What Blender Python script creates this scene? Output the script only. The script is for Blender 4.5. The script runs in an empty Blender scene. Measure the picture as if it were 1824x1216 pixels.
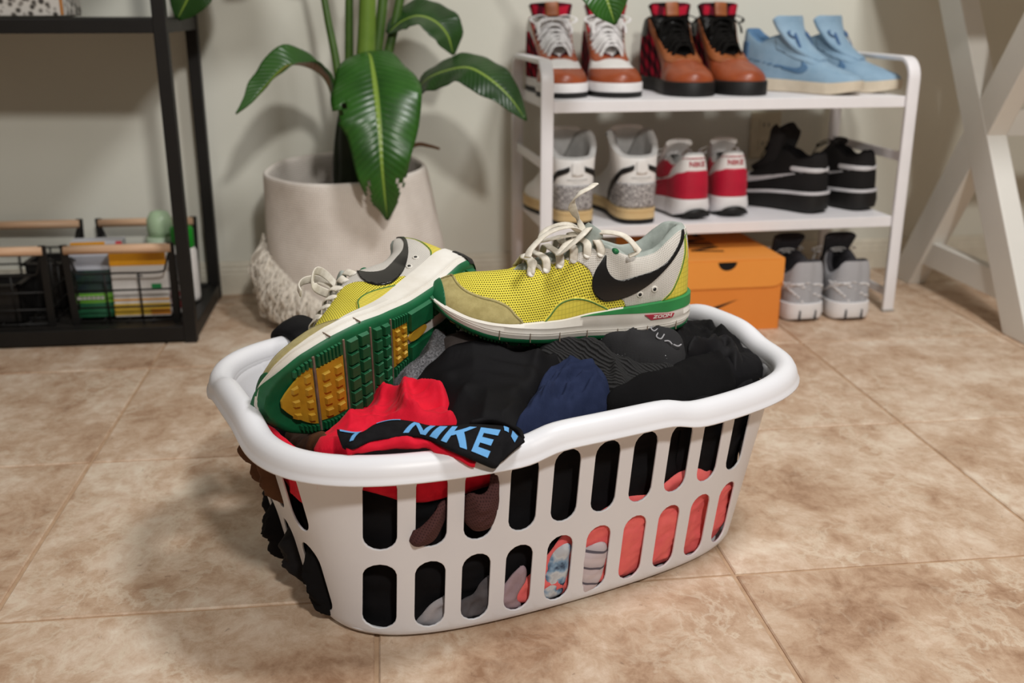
import bpy, bmesh, math, random
import numpy as np
from mathutils import Vector, Matrix
PI = math.pi
SC = bpy.context.scene
COL = SC.collection
rng = np.random.RandomState(7)

# ---------------------------------------------------------------- camera, world, lights, exposure
cam_d = bpy.data.cameras.new('camera'); cam = bpy.data.objects.new('camera', cam_d); COL.objects.link(cam)
cam.location = (0, 0, 0.72)
cam.rotation_euler = (math.radians(90 - 18.0042), 0, math.radians(-6.9838))
cam_d.sensor_width = 36.0; cam_d.lens = 36.0 * 1840 / 1824
cam_d.dof.use_dof = True; cam_d.dof.focus_distance = 1.24; cam_d.dof.aperture_fstop = 4.3
cam_d.clip_start = 0.02
SC.camera = cam
SC.view_settings.view_transform = 'Standard'; SC.view_settings.look = 'None'
SC.view_settings.exposure = 0.0; SC.view_settings.gamma = 1.0
SC.view_settings.use_curve_mapping = False

world = bpy.data.worlds.new('world'); SC.world = world; world.use_nodes = True
wb = world.node_tree.nodes['Background']
wb.inputs['Color'].default_value = (1.0, 0.88, 0.74, 1); wb.inputs['Strength'].default_value = 0.115

def area(name, loc, size, power, color, target):
    d = bpy.data.lights.new(name, 'AREA'); d.shape = 'DISK'; d.size = size; d.energy = power; d.color = color
    o = bpy.data.objects.new(name, d); COL.objects.link(o); o.location = loc
    o.rotation_euler = (Vector(target) - Vector(loc)).to_track_quat('-Z', 'Y').to_euler()
    return o
area('ceiling_lamp', (0.65, -1.25, 2.45), 0.26, 54, (1.0, 0.97, 0.92), (0.25, 1.9, 0.1))
area('ceiling_lamp_far', (-1.3, -0.3, 2.45), 0.5, 5, (1.0, 0.955, 0.895), (0.3, 1.9, 0.1))
area('ceiling_panel', (1.05, 0.95, 2.5), 0.5, 36, (1.0, 0.99, 0.975), (0.6, 1.5, 0.0))

# ---------------------------------------------------------------- helpers: objects
def lin(h):
    h = h.lstrip('#'); r = [int(h[i:i + 2], 16) / 255 for i in (0, 2, 4)]
    return tuple(c / 12.92 if c <= 0.04045 else ((c + 0.055) / 1.055) ** 2.4 for c in r)

def thing(name, label, cat, loc=(0, 0, 0), rotz=0.0, group=None):
    o = bpy.data.objects.new(name, None); COL.objects.link(o)
    o.location = loc; o.rotation_euler = (0, 0, rotz); o.empty_display_size = 0.05
    o['label'] = label; o['category'] = cat
    if group: o['group'] = group
    return o

def tag(o, label, cat, group=None, kind=None):
    o['label'] = label
    if cat: o['category'] = cat
    if group: o['group'] = group
    if kind: o['kind'] = kind
    return o

def mesh(name, V, F, mat=None, parent=None, smooth=True, uv=None, label=None, mats=None, midx=None):
    me = bpy.data.meshes.new(name)
    V = np.asarray(V, float)
    me.from_pydata(V.tolist(), [], [tuple(int(i) for i in f) for f in F])
    if mats:
        for m in mats: me.materials.append(m)
        if midx is not None: me.polygons.foreach_set('material_index', np.asarray(midx, np.int32))
    elif mat: me.materials.append(mat)
    if smooth: me.polygons.foreach_set('use_smooth', np.ones(len(me.polygons), bool))
    if uv is not None:
        l = me.uv_layers.new(name='UVMap'); idx = np.zeros(len(me.loops), np.int32); me.loops.foreach_get('vertex_index', idx)
        l.data.foreach_set('uv', np.asarray(uv, np.float32)[idx].ravel())
    me.update()
    o = bpy.data.objects.new(name, me); COL.objects.link(o)
    if parent: o.parent = parent
    if label: o['label'] = label
    return o

def bm_obj(name, bm, mat, parent=None, smooth=False, bevel=0, seg=2, label=None):
    me = bpy.data.meshes.new(name)
    bmesh.ops.recalc_face_normals(bm, faces=bm.faces)
    bm.to_mesh(me); bm.free(); me.materials.append(mat)
    if smooth: me.polygons.foreach_set('use_smooth', np.ones(len(me.polygons), bool))
    o = bpy.data.objects.new(name, me); COL.objects.link(o)
    if parent: o.parent = parent
    if label: o['label'] = label
    if bevel:
        b = o.modifiers.new('bevel', 'BEVEL'); b.width = bevel; b.segments = seg; b.limit_method = 'ANGLE'; b.harden_normals = False
    return o

def bx(bm, c, s, rot=None):
    m = Matrix.Translation(Vector(c))
    if rot is not None: m = m @ rot.to_4x4()
    m = m @ Matrix.Diagonal((s[0], s[1], s[2], 1))
    bmesh.ops.create_cube(bm, size=1.0, matrix=m)

def box(name, c, s, mat, parent=None, bevel=0.002, rot=None, label=None):
    bm = bmesh.new(); bx(bm, c, s, rot); return bm_obj(name, bm, mat, parent, False, bevel, 2, label)

def bar_bm(bm, a, b, w, h, up=(0, 0, 1)):
    a, b = Vector(a), Vector(b); d = b - a; L = d.length; z = d.normalized()
    u = Vector(up); x = u.cross(z)
    if x.length < 1e-6: x = Vector((1, 0, 0))
    x.normalize(); y = z.cross(x)
    R = Matrix((x, y, z)).transposed()
    bx(bm, (a + b) / 2, (w, h, L), R)

def bar(name, a, b, w, h, mat, parent=None, up=(0, 0, 1), bevel=0.0015, label=None):
    bm = bmesh.new(); bar_bm(bm, a, b, w, h, up); return bm_obj(name, bm, mat, parent, False, bevel, 2, label)

def catmull(P, n, closed=False):
    P = np.asarray(P, float); m = len(P)
    out = []
    segs = m if closed else m - 1
    for i in range(segs):
        p1, p2 = P[i], P[(i + 1) % m]
        p0 = P[(i - 1) % m] if (closed or i > 0) else 2 * p1 - p2
        p3 = P[(i + 2) % m] if (closed or i + 2 < m) else 2 * p2 - p1
        for k in range(n):
            t = k / n
            out.append(0.5 * ((2 * p1) + (-p0 + p2) * t + (2 * p0 - 5 * p1 + 4 * p2 - p3) * t * t + (-p0 + 3 * p1 - 3 * p2 + p3) * t ** 3))
    if not closed: out.append(P[-1])
    return np.array(out)

def pint(x, pts):
    """smooth (monotone-ish cubic) interpolation through a table"""
    xs = np.array([p[0] for p in pts], float); ys = np.array([p[1] for p in pts], float)
    x = np.clip(np.asarray(x, float), xs[0], xs[-1])
    d = np.diff(ys) / np.diff(xs); m = np.zeros(len(xs))
    m[0], m[-1] = d[0], d[-1]
    for i in range(1, len(xs) - 1):
        m[i] = 0 if d[i - 1] * d[i] <= 0 else 2 * d[i - 1] * d[i] / (d[i - 1] + d[i])
    k = np.clip(np.searchsorted(xs, x) - 1, 0, len(xs) - 2)
    h = xs[k + 1] - xs[k]; t = (x - xs[k]) / h
    return ((2 * t ** 3 - 3 * t ** 2 + 1) * ys[k] + (t ** 3 - 2 * t ** 2 + t) * h * m[k]
            + (-2 * t ** 3 + 3 * t ** 2) * ys[k + 1] + (t ** 3 - t ** 2) * h * m[k + 1])

def tube_vf(P, r, n=8, closed=False, off=0):
    P = np.asarray(P, float); m = len(P); r = np.broadcast_to(np.asarray(r, float), (m,))
    T = np.gradient(P, axis=0)
    if closed: T = np.roll(P, -1, 0) - np.roll(P, 1, 0)
    T /= np.linalg.norm(T, axis=1)[:, None] + 1e-12
    up = np.array([0, 0, 1.0]) if abs(T[0][2]) < 0.9 else np.array([1.0, 0, 0])
    N = np.zeros_like(P); nrm = np.cross(T[0], up); nrm /= np.linalg.norm(nrm); N[0] = nrm
    for i in range(1, m):
        v = N[i - 1] - T[i] * (N[i - 1] @ T[i]); N[i] = v / (np.linalg.norm(v) + 1e-12)
    B = np.cross(T, N)
    a = np.arange(n) * 2 * PI / n
    V = P[:, None, :] + r[:, None, None] * (np.cos(a)[None, :, None] * N[:, None, :] + np.sin(a)[None, :, None] * B[:, None, :])
    F = []
    for i in range(m if closed else m - 1):
        j = (i + 1) % m
        for k in range(n):
            F.append((off + i * n + k, off + i * n + (k + 1) % n, off + j * n + (k + 1) % n, off + j * n + k))
    if not closed:
        F.append(tuple(off + k for k in range(n))[::-1]); F.append(tuple(off + (m - 1) * n + k for k in range(n)))
    return V.reshape(-1, 3), F

def tubes(name, paths, r, mat, parent=None, n=8, closed=False, label=None):
    VV, FF, o = [], [], 0
    for P in paths:
        V, F = tube_vf(P, r, n, closed, o); VV.append(V); FF += F; o += len(V)
    return mesh(name, np.concatenate(VV), FF, mat, parent, True, label=label)

def ribbon_vf(P, U, w, th, off=0):
    """flat strip along P, lying flat with its faces towards U"""
    P = np.asarray(P, float); m = len(P); U = np.broadcast_to(np.asarray(U, float), P.shape)
    T = np.gradient(P, axis=0); T /= np.linalg.norm(T, axis=1)[:, None] + 1e-12
    S = np.cross(U, T); S /= np.linalg.norm(S, axis=1)[:, None] + 1e-12
    N = np.cross(T, S); w = np.broadcast_to(np.asarray(w, float), (m,))[:, None]
    q = [(-.5, -.3), (-.38, .5), (0, .68), (.38, .5), (.5, -.3), (.38, -.5), (-.38, -.5)]
    V = np.stack([P + S * w * a + N * th * b for a, b in q], 1).reshape(-1, 3); n = len(q); F = []
    for i in range(m - 1):
        for k in range(n):
            F.append((off + i * n + k, off + i * n + (k + 1) % n, off + (i + 1) * n + (k + 1) % n, off + (i + 1) * n + k))
    F.append(tuple(off + k for k in range(n))[::-1]); F.append(tuple(off + (m - 1) * n + k for k in range(n)))
    return V, F

def ribbons(name, paths, w, th, mat, parent=None, label=None):
    VV, FF, o = [], [], 0
    for P, U in paths:
        V, F = ribbon_vf(P, U, w, th, o); VV.append(V); FF += F; o += len(V)
    return mesh(name, np.concatenate(VV), FF, mat, parent, True, label=label)

def grid_faces(nu, nv, cu=False, off=0, flip=False):
    F = []
    for i in range(nu if cu else nu - 1):
        j = (i + 1) % nu
        for k in range(nv - 1):
            f = (off + i * nv + k, off + j * nv + k, off + j * nv + k + 1, off + i * nv + k + 1)
            F.append(f[::-1] if flip else f)
    return F

# ---------------------------------------------------------------- helpers: smooth noise for folds
_perm = np.random.RandomState(3).rand(64, 64, 64)
def vnoise(p):
    p = np.asarray(p, float); i = np.floor(p).astype(int); f = p - i; f = f * f * (3 - 2 * f); i &= 63; j = (i + 1) & 63
    g = lambda a, b, c: _perm[a, b, c]
    x0, y0, z0 = i[..., 0], i[..., 1], i[..., 2]; x1, y1, z1 = j[..., 0], j[..., 1], j[..., 2]
    fx, fy, fz = f[..., 0], f[..., 1], f[..., 2]
    a = g(x0, y0, z0) * (1 - fx) + g(x1, y0, z0) * fx; b = g(x0, y1, z0) * (1 - fx) + g(x1, y1, z0) * fx
    c = g(x0, y0, z1) * (1 - fx) + g(x1, y0, z1) * fx; d = g(x0, y1, z1) * (1 - fx) + g(x1, y1, z1) * fx
    return ((a * (1 - fy) + b * fy) * (1 - fz) + (c * (1 - fy) + d * fy) * fz) * 2 - 1
def fbm(p, o=3):
    s, a = 0, 1.0
    for k in range(o): s = s + a * vnoise(p * 2 ** k + 7.3 * k); a *= 0.5
    return s
def folds(x, y, ang, freq, seed, warp=0.6, sharp=1.0):
    """creases running along `ang`: ridged noise stretched along one direction, domain-warped"""
    c, s = math.cos(ang), math.sin(ang); u = x * c + y * s; w = -x * s + y * c
    q = np.stack([u * freq * 0.3 + seed, w * freq + seed * 2, 0 * x + seed], -1)
    q = q + warp * np.stack([vnoise(np.stack([x * freq * .5 + 5, y * freq * .5, 0 * x + seed], -1)), vnoise(np.stack([x * freq * .5 + 9, y * freq * .5, 0 * x + seed + 4], -1)), 0 * x], -1)
    n = 1 - np.abs(vnoise(q)) ** sharp * 1.6
    return n - 0.4

# ---------------------------------------------------------------- helpers: materials
MATS = {}
class NT:
    def __init__(s, name):
        s.m = bpy.data.materials.new(name); s.m.use_nodes = True; s.t = s.m.node_tree; s.b = s.t.nodes['Principled BSDF']
    def n(s, typ, **kw):
        x = s.t.nodes.new(typ)
        for k, v in kw.items():
            if k in x.inputs: 
                s.set(x.inputs[k], v)
            else: setattr(x, k, v)
        return x
    def set(s, inp, v):
        if isinstance(v, bpy.types.NodeSocket): s.t.links.new(v, inp)
        elif isinstance(v, (tuple, list)) and len(v) == 3 and inp.type == 'RGBA': inp.default_value = (*v, 1)
        else: inp.default_value = v
    def math(s, op, a, b=0.0, c=None):
        x = s.t.nodes.new('ShaderNodeMath'); x.operation = op; s.set(x.inputs[0], a); s.set(x.inputs[1], b)
        if c is not None: s.set(x.inputs[2], c)
        return x.outputs[0]
    def mix(s, f, a, b):
        x = s.t.nodes.new('ShaderNodeMix'); x.data_type = 'RGBA'; s.set(x.inputs[0], f); s.set(x.inputs[6], a); s.set(x.inputs[7], b); return x.outputs[2]
    def ramp(s, f, stops):
        x = s.t.nodes.new('ShaderNodeValToRGB'); s.set(x.inputs[0], f); e = x.color_ramp.elements
        while len(e) < len(stops): e.new(0.5)
        for i, (p, c) in enumerate(stops): e[i].position = p; e[i].color = (*c, 1)
        return x.outputs[0]
    def noise(s, vec, scale, detail=3, rough=0.5):
        x = s.n('ShaderNodeTexNoise'); s.set(x.inputs['Scale'], scale); s.set(x.inputs['Detail'], detail); s.set(x.inputs['Roughness'], rough)
        if vec is not None: s.t.links.new(vec, x.inputs['Vector'])
        return x.outputs[0]
    def coord(s, k='Object'): return s.n('ShaderNodeTexCoord').outputs[k]
    def bump(s, h, strength, dist=0.001):
        x = s.n('ShaderNodeBump'); s.set(x.inputs['Height'], h); s.set(x.inputs['Strength'], strength); s.set(x.inputs['Distance'], dist)
        s.t.links.new(x.outputs[0], s.b.inputs['Normal'])
    def base(s, v): s.set(s.b.inputs['Base Color'], v)

def mat(name, col, rough=0.6, spec=0.4, col2=None, nscale=30, bump=0, bscale=400, sheen=0, metal=0, coat=0, bdist=0.0006):
    if name in MATS: return MATS[name]
    T = NT(name); c = lin(col)
    T.b.inputs['Roughness'].default_value = rough; T.b.inputs['Specular IOR Level'].default_value = spec; T.b.inputs['Metallic'].default_value = metal
    if sheen:
        T.b.inputs['Sheen Weight'].default_value = sheen; T.b.inputs['Sheen Roughness'].default_value = 0.5
        T.b.inputs['Sheen Tint'].default_value = (*[min(1, x * 0.6 + 0.25) for x in c], 1)
    if coat: T.b.inputs['Coat Weight'].default_value = coat; T.b.inputs['Coat Roughness'].default_value = 0.15
    co = T.coord()
    c2 = lin(col2) if col2 else tuple(x * 0.88 for x in c)
    T.base(T.ramp(T.noise(co, nscale, 4, 0.6), [(0.3, c2), (0.7, c)]))
    if bump: T.bump(T.noise(co, bscale, 3, 0.6), bump, bdist)
    MATS[name] = T.m; return T.m

def mesh_fabric(name, col, hole, pitch, rad=0.3, rough=0.8, stagger=True, bump=0.5):
    """knitted mesh with small holes, from the UV map (metres)"""
    if name in MATS: return MATS[name]
    T = NT(name); uv = T.coord('UV'); sx = T.n('ShaderNodeSeparateXYZ'); T.t.links.new(uv, sx.inputs[0])
    u = T.math('DIVIDE', sx.outputs[0], pitch); v = T.math('DIVIDE', sx.outputs[1], pitch * (0.87 if stagger else 1))
    if stagger: u = T.math('ADD', u, T.math('MULTIPLY', T.math('FLOORED_MODULO', T.math('FLOOR', v), 2.0), 0.5))
    fu = T.math('SUBTRACT', T.math('FRACT', u), 0.5); fv = T.math('SUBTRACT', T.math('FRACT', v), 0.5)
    d = T.math('SQRT', T.math('ADD', T.math('MULTIPLY', fu, fu), T.math('MULTIPLY', fv, fv)))
    k = T.n('ShaderNodeMapRange'); k.interpolation_type = 'SMOOTHSTEP'
    T.set(k.inputs[0], d); k.inputs[1].default_value = rad * 0.7; k.inputs[2].default_value = rad * 1.3
    c = lin(col); n = T.noise(T.coord(), 25, 3); cc = T.ramp(n, [(0.3, tuple(x * 0.9 for x in c)), (0.7, c)])
    T.base(T.mix(k.outputs[0], lin(hole), cc)); T.b.inputs['Roughness'].default_value = rough; T.b.inputs['Specular IOR Level'].default_value = 0.2
    T.bump(k.outputs[0], bump, pitch * 0.4); MATS[name] = T.m; return T.m

def weave(name, col, col2, pitch, rough=0.85, bump=0.4, sheen=0.2, diag=False, use='UV'):
    """ribs or a plain weave from wave patterns"""
    if name in MATS: return MATS[name]
    T = NT(name); uv = T.coord(use); sx = T.n('ShaderNodeSeparateXYZ'); T.t.links.new(uv, sx.inputs[0])
    u = T.math('MULTIPLY', sx.outputs[0], 2 * PI / pitch); v = T.math('MULTIPLY', sx.outputs[1], 2 * PI / pitch)
    if diag: h = T.math('SINE', T.math('ADD', u, v))
    else: h = T.math('MULTIPLY', T.math('SINE', u), T.math('SINE', v))
    n = T.noise(T.coord(), 40, 4)
    f = T.math('ADD', T.math('MULTIPLY', h, 0.25), T.math('MULTIPLY', n, 0.9))
    T.base(T.ramp(f, [(0.2, lin(col2)), (0.75, lin(col))])); T.b.inputs['Roughness'].default_value = rough
    T.b.inputs['Specular IOR Level'].default_value = 0.15; T.b.inputs['Sheen Weight'].default_value = sheen
    T.bump(h, bump, pitch * 0.25); MATS[name] = T.m; return T.m
# ---------------------------------------------------------------- the setting
WY = math.radians(2.15); WALL_Y = 2.711          # the wall line: y = WALL_Y + x tan(WY)
def wallp(x, off=0.0, z=0.0): return (x, WALL_Y + x * math.tan(WY) - off, z)

def m_wall():
    T = NT('wall_paint'); co = T.coord()
    T.base(T.ramp(T.noise(co, 3, 3), [(0.35, lin('#dbdace')), (0.7, lin('#e1e0d5'))]))
    T.b.inputs['Roughness'].default_value = 0.75; T.b.inputs['Specular IOR Level'].default_value = 0.25
    T.bump(T.noise(co, 60, 4, 0.6), 0.25, 0.0015); return T.m
M_WALL = m_wall()
def m_tile():
    T = NT('travertine'); co = T.n('ShaderNodeTexCoord').outputs['Object']; oi = T.n('ShaderNodeObjectInfo')
    off = T.n('ShaderNodeVectorMath', operation='MULTIPLY_ADD'); T.t.links.new(oi.outputs['Random'], off.inputs[0]); off.inputs[1].default_value = (37, 53, 11); T.t.links.new(co, off.inputs[2])
    v = off.outputs[0]
    st = T.n('ShaderNodeMapping'); T.t.links.new(v, st.inputs[0]); st.inputs['Scale'].default_value = (1.15, 0.95, 1); st.inputs['Rotation'].default_value = (0, 0, 0.25)
    wv = T.n('ShaderNodeVectorMath', operation='MULTIPLY_ADD'); nn = T.n('ShaderNodeTexNoise'); nn.inputs['Scale'].default_value = 9; nn.inputs['Detail'].default_value = 5; T.t.links.new(st.outputs[0], nn.inputs['Vector'])
    T.t.links.new(nn.outputs['Color'], wv.inputs[0]); wv.inputs[1].default_value = (0.07, 0.07, 0.07); T.t.links.new(st.outputs[0], wv.inputs[2])
    n1 = T.noise(wv.outputs[0], 7.0, 10, 0.66); n2 = T.noise(wv.outputs[0], 34, 8, 0.72); n3 = T.noise(st.outputs[0], 2.6, 4, 0.6)
    f = T.math('ADD', T.math('ADD', T.math('MULTIPLY', n1, 0.52), T.math('MULTIPLY', n2, 0.30)), T.math('MULTIPLY', n3, 0.20))
    f = T.math('ADD', f, T.math('MULTIPLY', T.math('SUBTRACT', oi.outputs['Random'], 0.5), 0.06))
    c = T.ramp(f, [(0.385, lin('#957359')), (0.455, lin('#b3947a')), (0.515, lin('#c4a990')), (0.565, lin('#d2bba5')), (0.64, lin('#e2d3c0'))])
    vn = T.n('ShaderNodeTexNoise'); vn.inputs['Scale'].default_value = 13; vn.inputs['Detail'].default_value = 6; vn.inputs['Roughness'].default_value = .62; T.t.links.new(wv.outputs[0], vn.inputs['Vector'])
    vr = T.ramp(T.math('ABSOLUTE', T.math('SUBTRACT', vn.outputs[0], 0.5)), [(0.0, (1, 1, 1)), (0.045, (0, 0, 0))])
    c = T.mix(T.math('MULTIPLY', T.math('MULTIPLY', vr, 0.55), T.ramp(n3, [(0.42, (0, 0, 0)), (0.62, (1, 1, 1))])), c, lin('#ded0bb'))
    pit = T.noise(wv.outputs[0], 60, 5, 0.7); pk = T.ramp(pit, [(0.28, (1, 1, 1)), (0.36, (0, 0, 0))])
    c = T.mix(T.math('MULTIPLY', pk, 0.45), c, lin('#6f5442'))
    T.base(c); T.b.inputs['Roughness'].default_value = 0.55; T.b.inputs['Specular IOR Level'].default_value = 0.3
    T.bump(T.math('ADD', T.math('MULTIPLY', n2, 0.5), T.math('MULTIPLY', pk, -0.5)), 0.25, 0.002)
    return T.m
M_TILE = m_tile()
M_GROUT = mat('grout', '#c3a68a', 0.9, 0.1, '#ad9075', 40, 0.3, 300)
M_BASEBOARD = mat('baseboard_paint', '#ded7c6', 0.5, 0.35)
M_WHITE_METAL = mat('white_powder_coat', '#efedf0', 0.42, 0.45, '#ebe9ec', 20, 0.05, 500)
M_BLACK_METAL = mat('black_powder_coat', '#171513', 0.5, 0.35, '#12100f', 20)

fl = box('floor', (0.6, 0.9, -0.011), (7.6, 4.6, 0.016), M_GROUT, None, 0); fl['kind'] = 'structure'
# tiles of the floor, each its own piece (origin at its centre so that the stone pattern differs from tile to tile)
TS = 0.472; G = 0.0055
def tile_mesh(w, d):
    bm = bmesh.new(); bx(bm, (0, 0, 0), (w, d, 0.008))
    e = [ed for ed in bm.edges if all(v.co.z > 0 for v in ed.verts)]
    bmesh.ops.bevel(bm, geom=e, offset=0.0018, segments=1, affect='EDGES')
    me = bpy.data.meshes.new('tile'); bm.to_mesh(me); bm.free(); me.materials.append(M_TILE); return me
TM0 = tile_mesh(TS - G, TS - G)
for i in range(-5, 9):
    for j in range(-3, 5):
        cx = -0.031 + TS * (i + 0.5); cy = 1.168 + TS * (j + 0.5)
        if j == 4: continue
        o = bpy.data.objects.new('tile', TM0); COL.objects.link(o); o.parent = fl; o.location = (cx, cy, -0.004)
# the wall stands on the last row
bm = bmesh.new()
a, b = wallp(-3.0), wallp(4.4); n = Vector((b[0] - a[0], b[1] - a[1], 0)).normalized(); nb = Vector((-n.y, n.x, 0))
vs = [bm.verts.new(p) for p in [a, b, (b[0] + nb.x * .12, b[1] + nb.y * .12, 0), (a[0] + nb.x * .12, a[1] + nb.y * .12, 0)]]
f = bm.faces.new(vs); r = bmesh.ops.extrude_face_region(bm, geom=[f])
bmesh.ops.translate(bm, verts=[v for v in r['geom'] if isinstance(v, bmesh.types.BMVert)], vec=(0, 0, 2.6))
w = bm_obj('wall_back', bm, M_WALL); w['kind'] = 'structure'
# moulded baseboard
prof = [(0.0, 0.0), (0.013, 0.0), (0.013, 0.052), (0.0115, 0.058), (0.0115, 0.064), (0.009, 0.07), (0.009, 0.076), (0.004, 0.084), (0.0, 0.086)]
V = []; 
for x in (-3.0, 4.4):
    for (d, z) in prof: p = wallp(x, d + 0.0005, z); V.append(p)
m_ = len(prof); F = [(k, k + 1, m_ + k + 1, m_ + k) for k in range(m_ - 1)] + [tuple(range(m_)), tuple(range(2 * m_ - 1, m_ - 1, -1))]
o = mesh('baseboard_back', V, F, M_BASEBOARD, None, False); o['kind'] = 'structure'
# wall outlet behind the rack
ou = thing('wall_outlet', 'cream electrical outlet plate on the wall behind the white shoe rack', 'outlet', wallp(1.03, 0.0, 0.385), WY)
M_PLATE = mat('outlet_plastic', '#d8cdb2', 0.4, 0.4)
box('cover_plate', (0, -0.004, 0), (0.085, 0.007, 0.125), M_PLATE, ou, 0.003)
for dz in (-0.025, 0.025):
    s = box('socket', (0, -0.0085, dz), (0.036, 0.003, 0.034), M_PLATE, ou, 0.001)
    box('slot', (-0.007, -0.0102, 0.003), (0.003, 0.001, 0.009), M_BLACK_METAL, s, 0).location = (0, 0, dz)
    box('slot', (0.007, -0.0102, 0.003), (0.003, 0.001, 0.009), M_BLACK_METAL, s, 0).location = (0, 0, dz)

# ---------------------------------------------------------------- laundry basket
BX, BY, BYAW = 0.1601, 1.269, 0.3555
BC = (0.015, 0.055)                                # centre of the outline in basket coordinates
M_BASKET = mat('white_basket_plastic', '#e6e6ea', 0.38, 0.42, '#e3e3e8', 15, 0.04, 300)
basket = thing('laundry_basket', 'white plastic laundry basket full of dark clothes on the tiled floor', 'laundry basket', (BX, BY, 0), BYAW)
HT = 0.252
def dims(z):
    z = np.asarray(z, float)
    return 0.305 + 0.050 * z / 0.25, 0.214 + 0.1277 * z       # half length, half depth
def outline(th, z, off=0.0):
    """point of the basket wall at angle th (0 = right end, -90 deg = front) and height z"""
    A, D = dims(z); c, s = np.cos(th), np.sin(th); n = 5.2
    rr = (np.abs(c) ** n + np.abs(s) ** n) ** (-1 / n); x, y = rr * c, rr * s
    X = A * x * (1 - 0.035 * y * y); Y = D * y * (1 - 0.125 * x * x)
    # outward offset
    nx, ny = np.sign(x) * np.abs(x) ** (n - 1) / A, np.sign(y) * np.abs(y) ** (n - 1) / D; l = np.hypot(nx, ny) + 1e-12
    return np.stack([X + BC[0] + off * nx / l, Y + BC[1] + off * ny / l, z + 0 * X], -1)
# front wall as a table a -> th, so that slots sit at true positions along the wall
_th = np.linspace(-PI, 0, 1441)
def th_front(a, z):
    P = outline(_th, np.full_like(_th, z)); return np.interp(a, P[:, 0], _th)
def th_left(b, z):
    t = np.linspace(PI / 2, 3 * PI / 2, 1441); P = outline(t, np.full_like(t, z)); return np.interp(-b, -P[:, 1], t)
def side_map(side):
    """(u, z) on a flattened wall -> point; u is measured at mid height along the wall"""
    if side == 'front': return lambda u, z: outline(np.array([np.interp(u[i] * (1 + 0.0771 * z[i]), *FT[0:2]) if False else th_front(u[i] * (1 + 0.09 * z[i]), z[i]) for i in range(len(u))]), z)
    if side == 'left': return lambda u, z: outline(np.array([th_left(u[i] * (1 + 0.35 * z[i]) + BC[1], z[i]) for i in range(len(u))]), z)
PITCH = 0.0541; ZS = [(0.0165, 0.112), (0.1325, 0.2315)]; SLOTW = 0.0345
# flattened wall: columns of the whole perimeter. front and back share one layout, left and right another
def cell_block(uc, zc0, zc1, pitch, sw, zb, zt):
    """grid of points for one slot cell: boundary rectangle (pitch x (zt-zb)), stadium hole inside"""
    return uc, zc0, zc1
class Wall:
    def __init__(s): s.V, s.F, s.key = [], [], {}
    def v(s, p):
        k = (round(p[0], 5), round(p[1], 5), round(p[2], 5))
        if k not in s.key: s.key[k] = len(s.V); s.V.append(p)
        return s.key[k]
W_ = Wall()
def wall_side(umap, cols, pitch, nh=4, nvr=12, edge=None):
    """umap(u array, z array) -> points. cols: slot centres. builds bands with slots between them"""
    zlv = [0.006, 0.0142] ; bands = []
    rows = [(0.010, 0.1222), (0.1222, 0.2400)]
    for c in cols:
        u0, u1 = c - pitch / 2, c + pitch / 2
        for (zb, zt), (sb, st) in zip(rows, ZS):
            # rectangle boundary points, anticlockwise
            ub = np.linspace(u0, u1, nh + 1); zz = np.linspace(zb, zt, nvr + 1)
            R = [(u, zb) for u in ub[:-1]] + [(u1, z) for z in zz[:-1]] + [(u, zt) for u in ub[::-1][:-1]] + [(u0, z) for z in zz[::-1][:-1]]
            R = np.array(R); hw = SLOTW / 2 * (pitch / PITCH); cz = (sb + st) / 2; hh = (st - sb) / 2
            # stadium points: by normalised perimeter position of the rectangle point
            S = []
            for (u, z) in R:
                x = (u - c) / (pitch / 2); y = (z - cz) / ((zt - zb) / 2)
                if abs(abs(x) - 1) < 1e-6:                  # side of the rectangle
                    yy = np.clip(y, -1, 1) * hh
                    lim = hh - hw
                    if abs(yy) <= lim: S.append((c + np.sign(x) * hw, cz + yy))
                    else:
                        a = (abs(yy) - lim) / hw * (PI / 4) ; S.append((c + np.sign(x) * hw * math.cos(a), cz + np.sign(yy) * (lim + hw * math.sin(a))))
                else:
                    a = PI / 4 + (1 - abs(x)) * PI / 4; S.append((c + np.sign(x) * hw * math.cos(a), cz + np.sign(y) * (hh - hw + hw * math.sin(a))))
            S = np.array(S)
            rings = [R, R * 0.5 + S * 0.5, R * 0.12 + S * 0.88, S]
            ids = []
            for q in rings:
                P = umap(q[:, 0], q[:, 1]); ids.append([W_.v(p) for p in P])
            m = len(R)
            for a_ in range(3):
                for k in range(m):
                    W_.F.append((ids[a_][k], ids[a_][(k + 1) % m], ids[a_ + 1][(k + 1) % m], ids[a_ + 1][k]))
fmap = side_map('front')
def bmap(u, z):
    P = fmap(u, z); P = P.copy(); P[:, 1] = 2 * BC[1] - P[:, 1]; return P
lmap = side_map('left')
def rmap(u, z):
    P = lmap(u, z).copy(); P[:, 0] = 2 * BC[0] - P[:, 0]; return P
FC = [(i - 4.5) * PITCH + 0.0 for i in range(10)]; LC = [(i - 1.5) * 0.068 for i in range(4)]
import functools
wall_side(fmap, FC, PITCH); wall_side(bmap, FC, PITCH); wall_side(lmap, LC, 0.068); wall_side(rmap, LC, 0.068)
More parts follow.
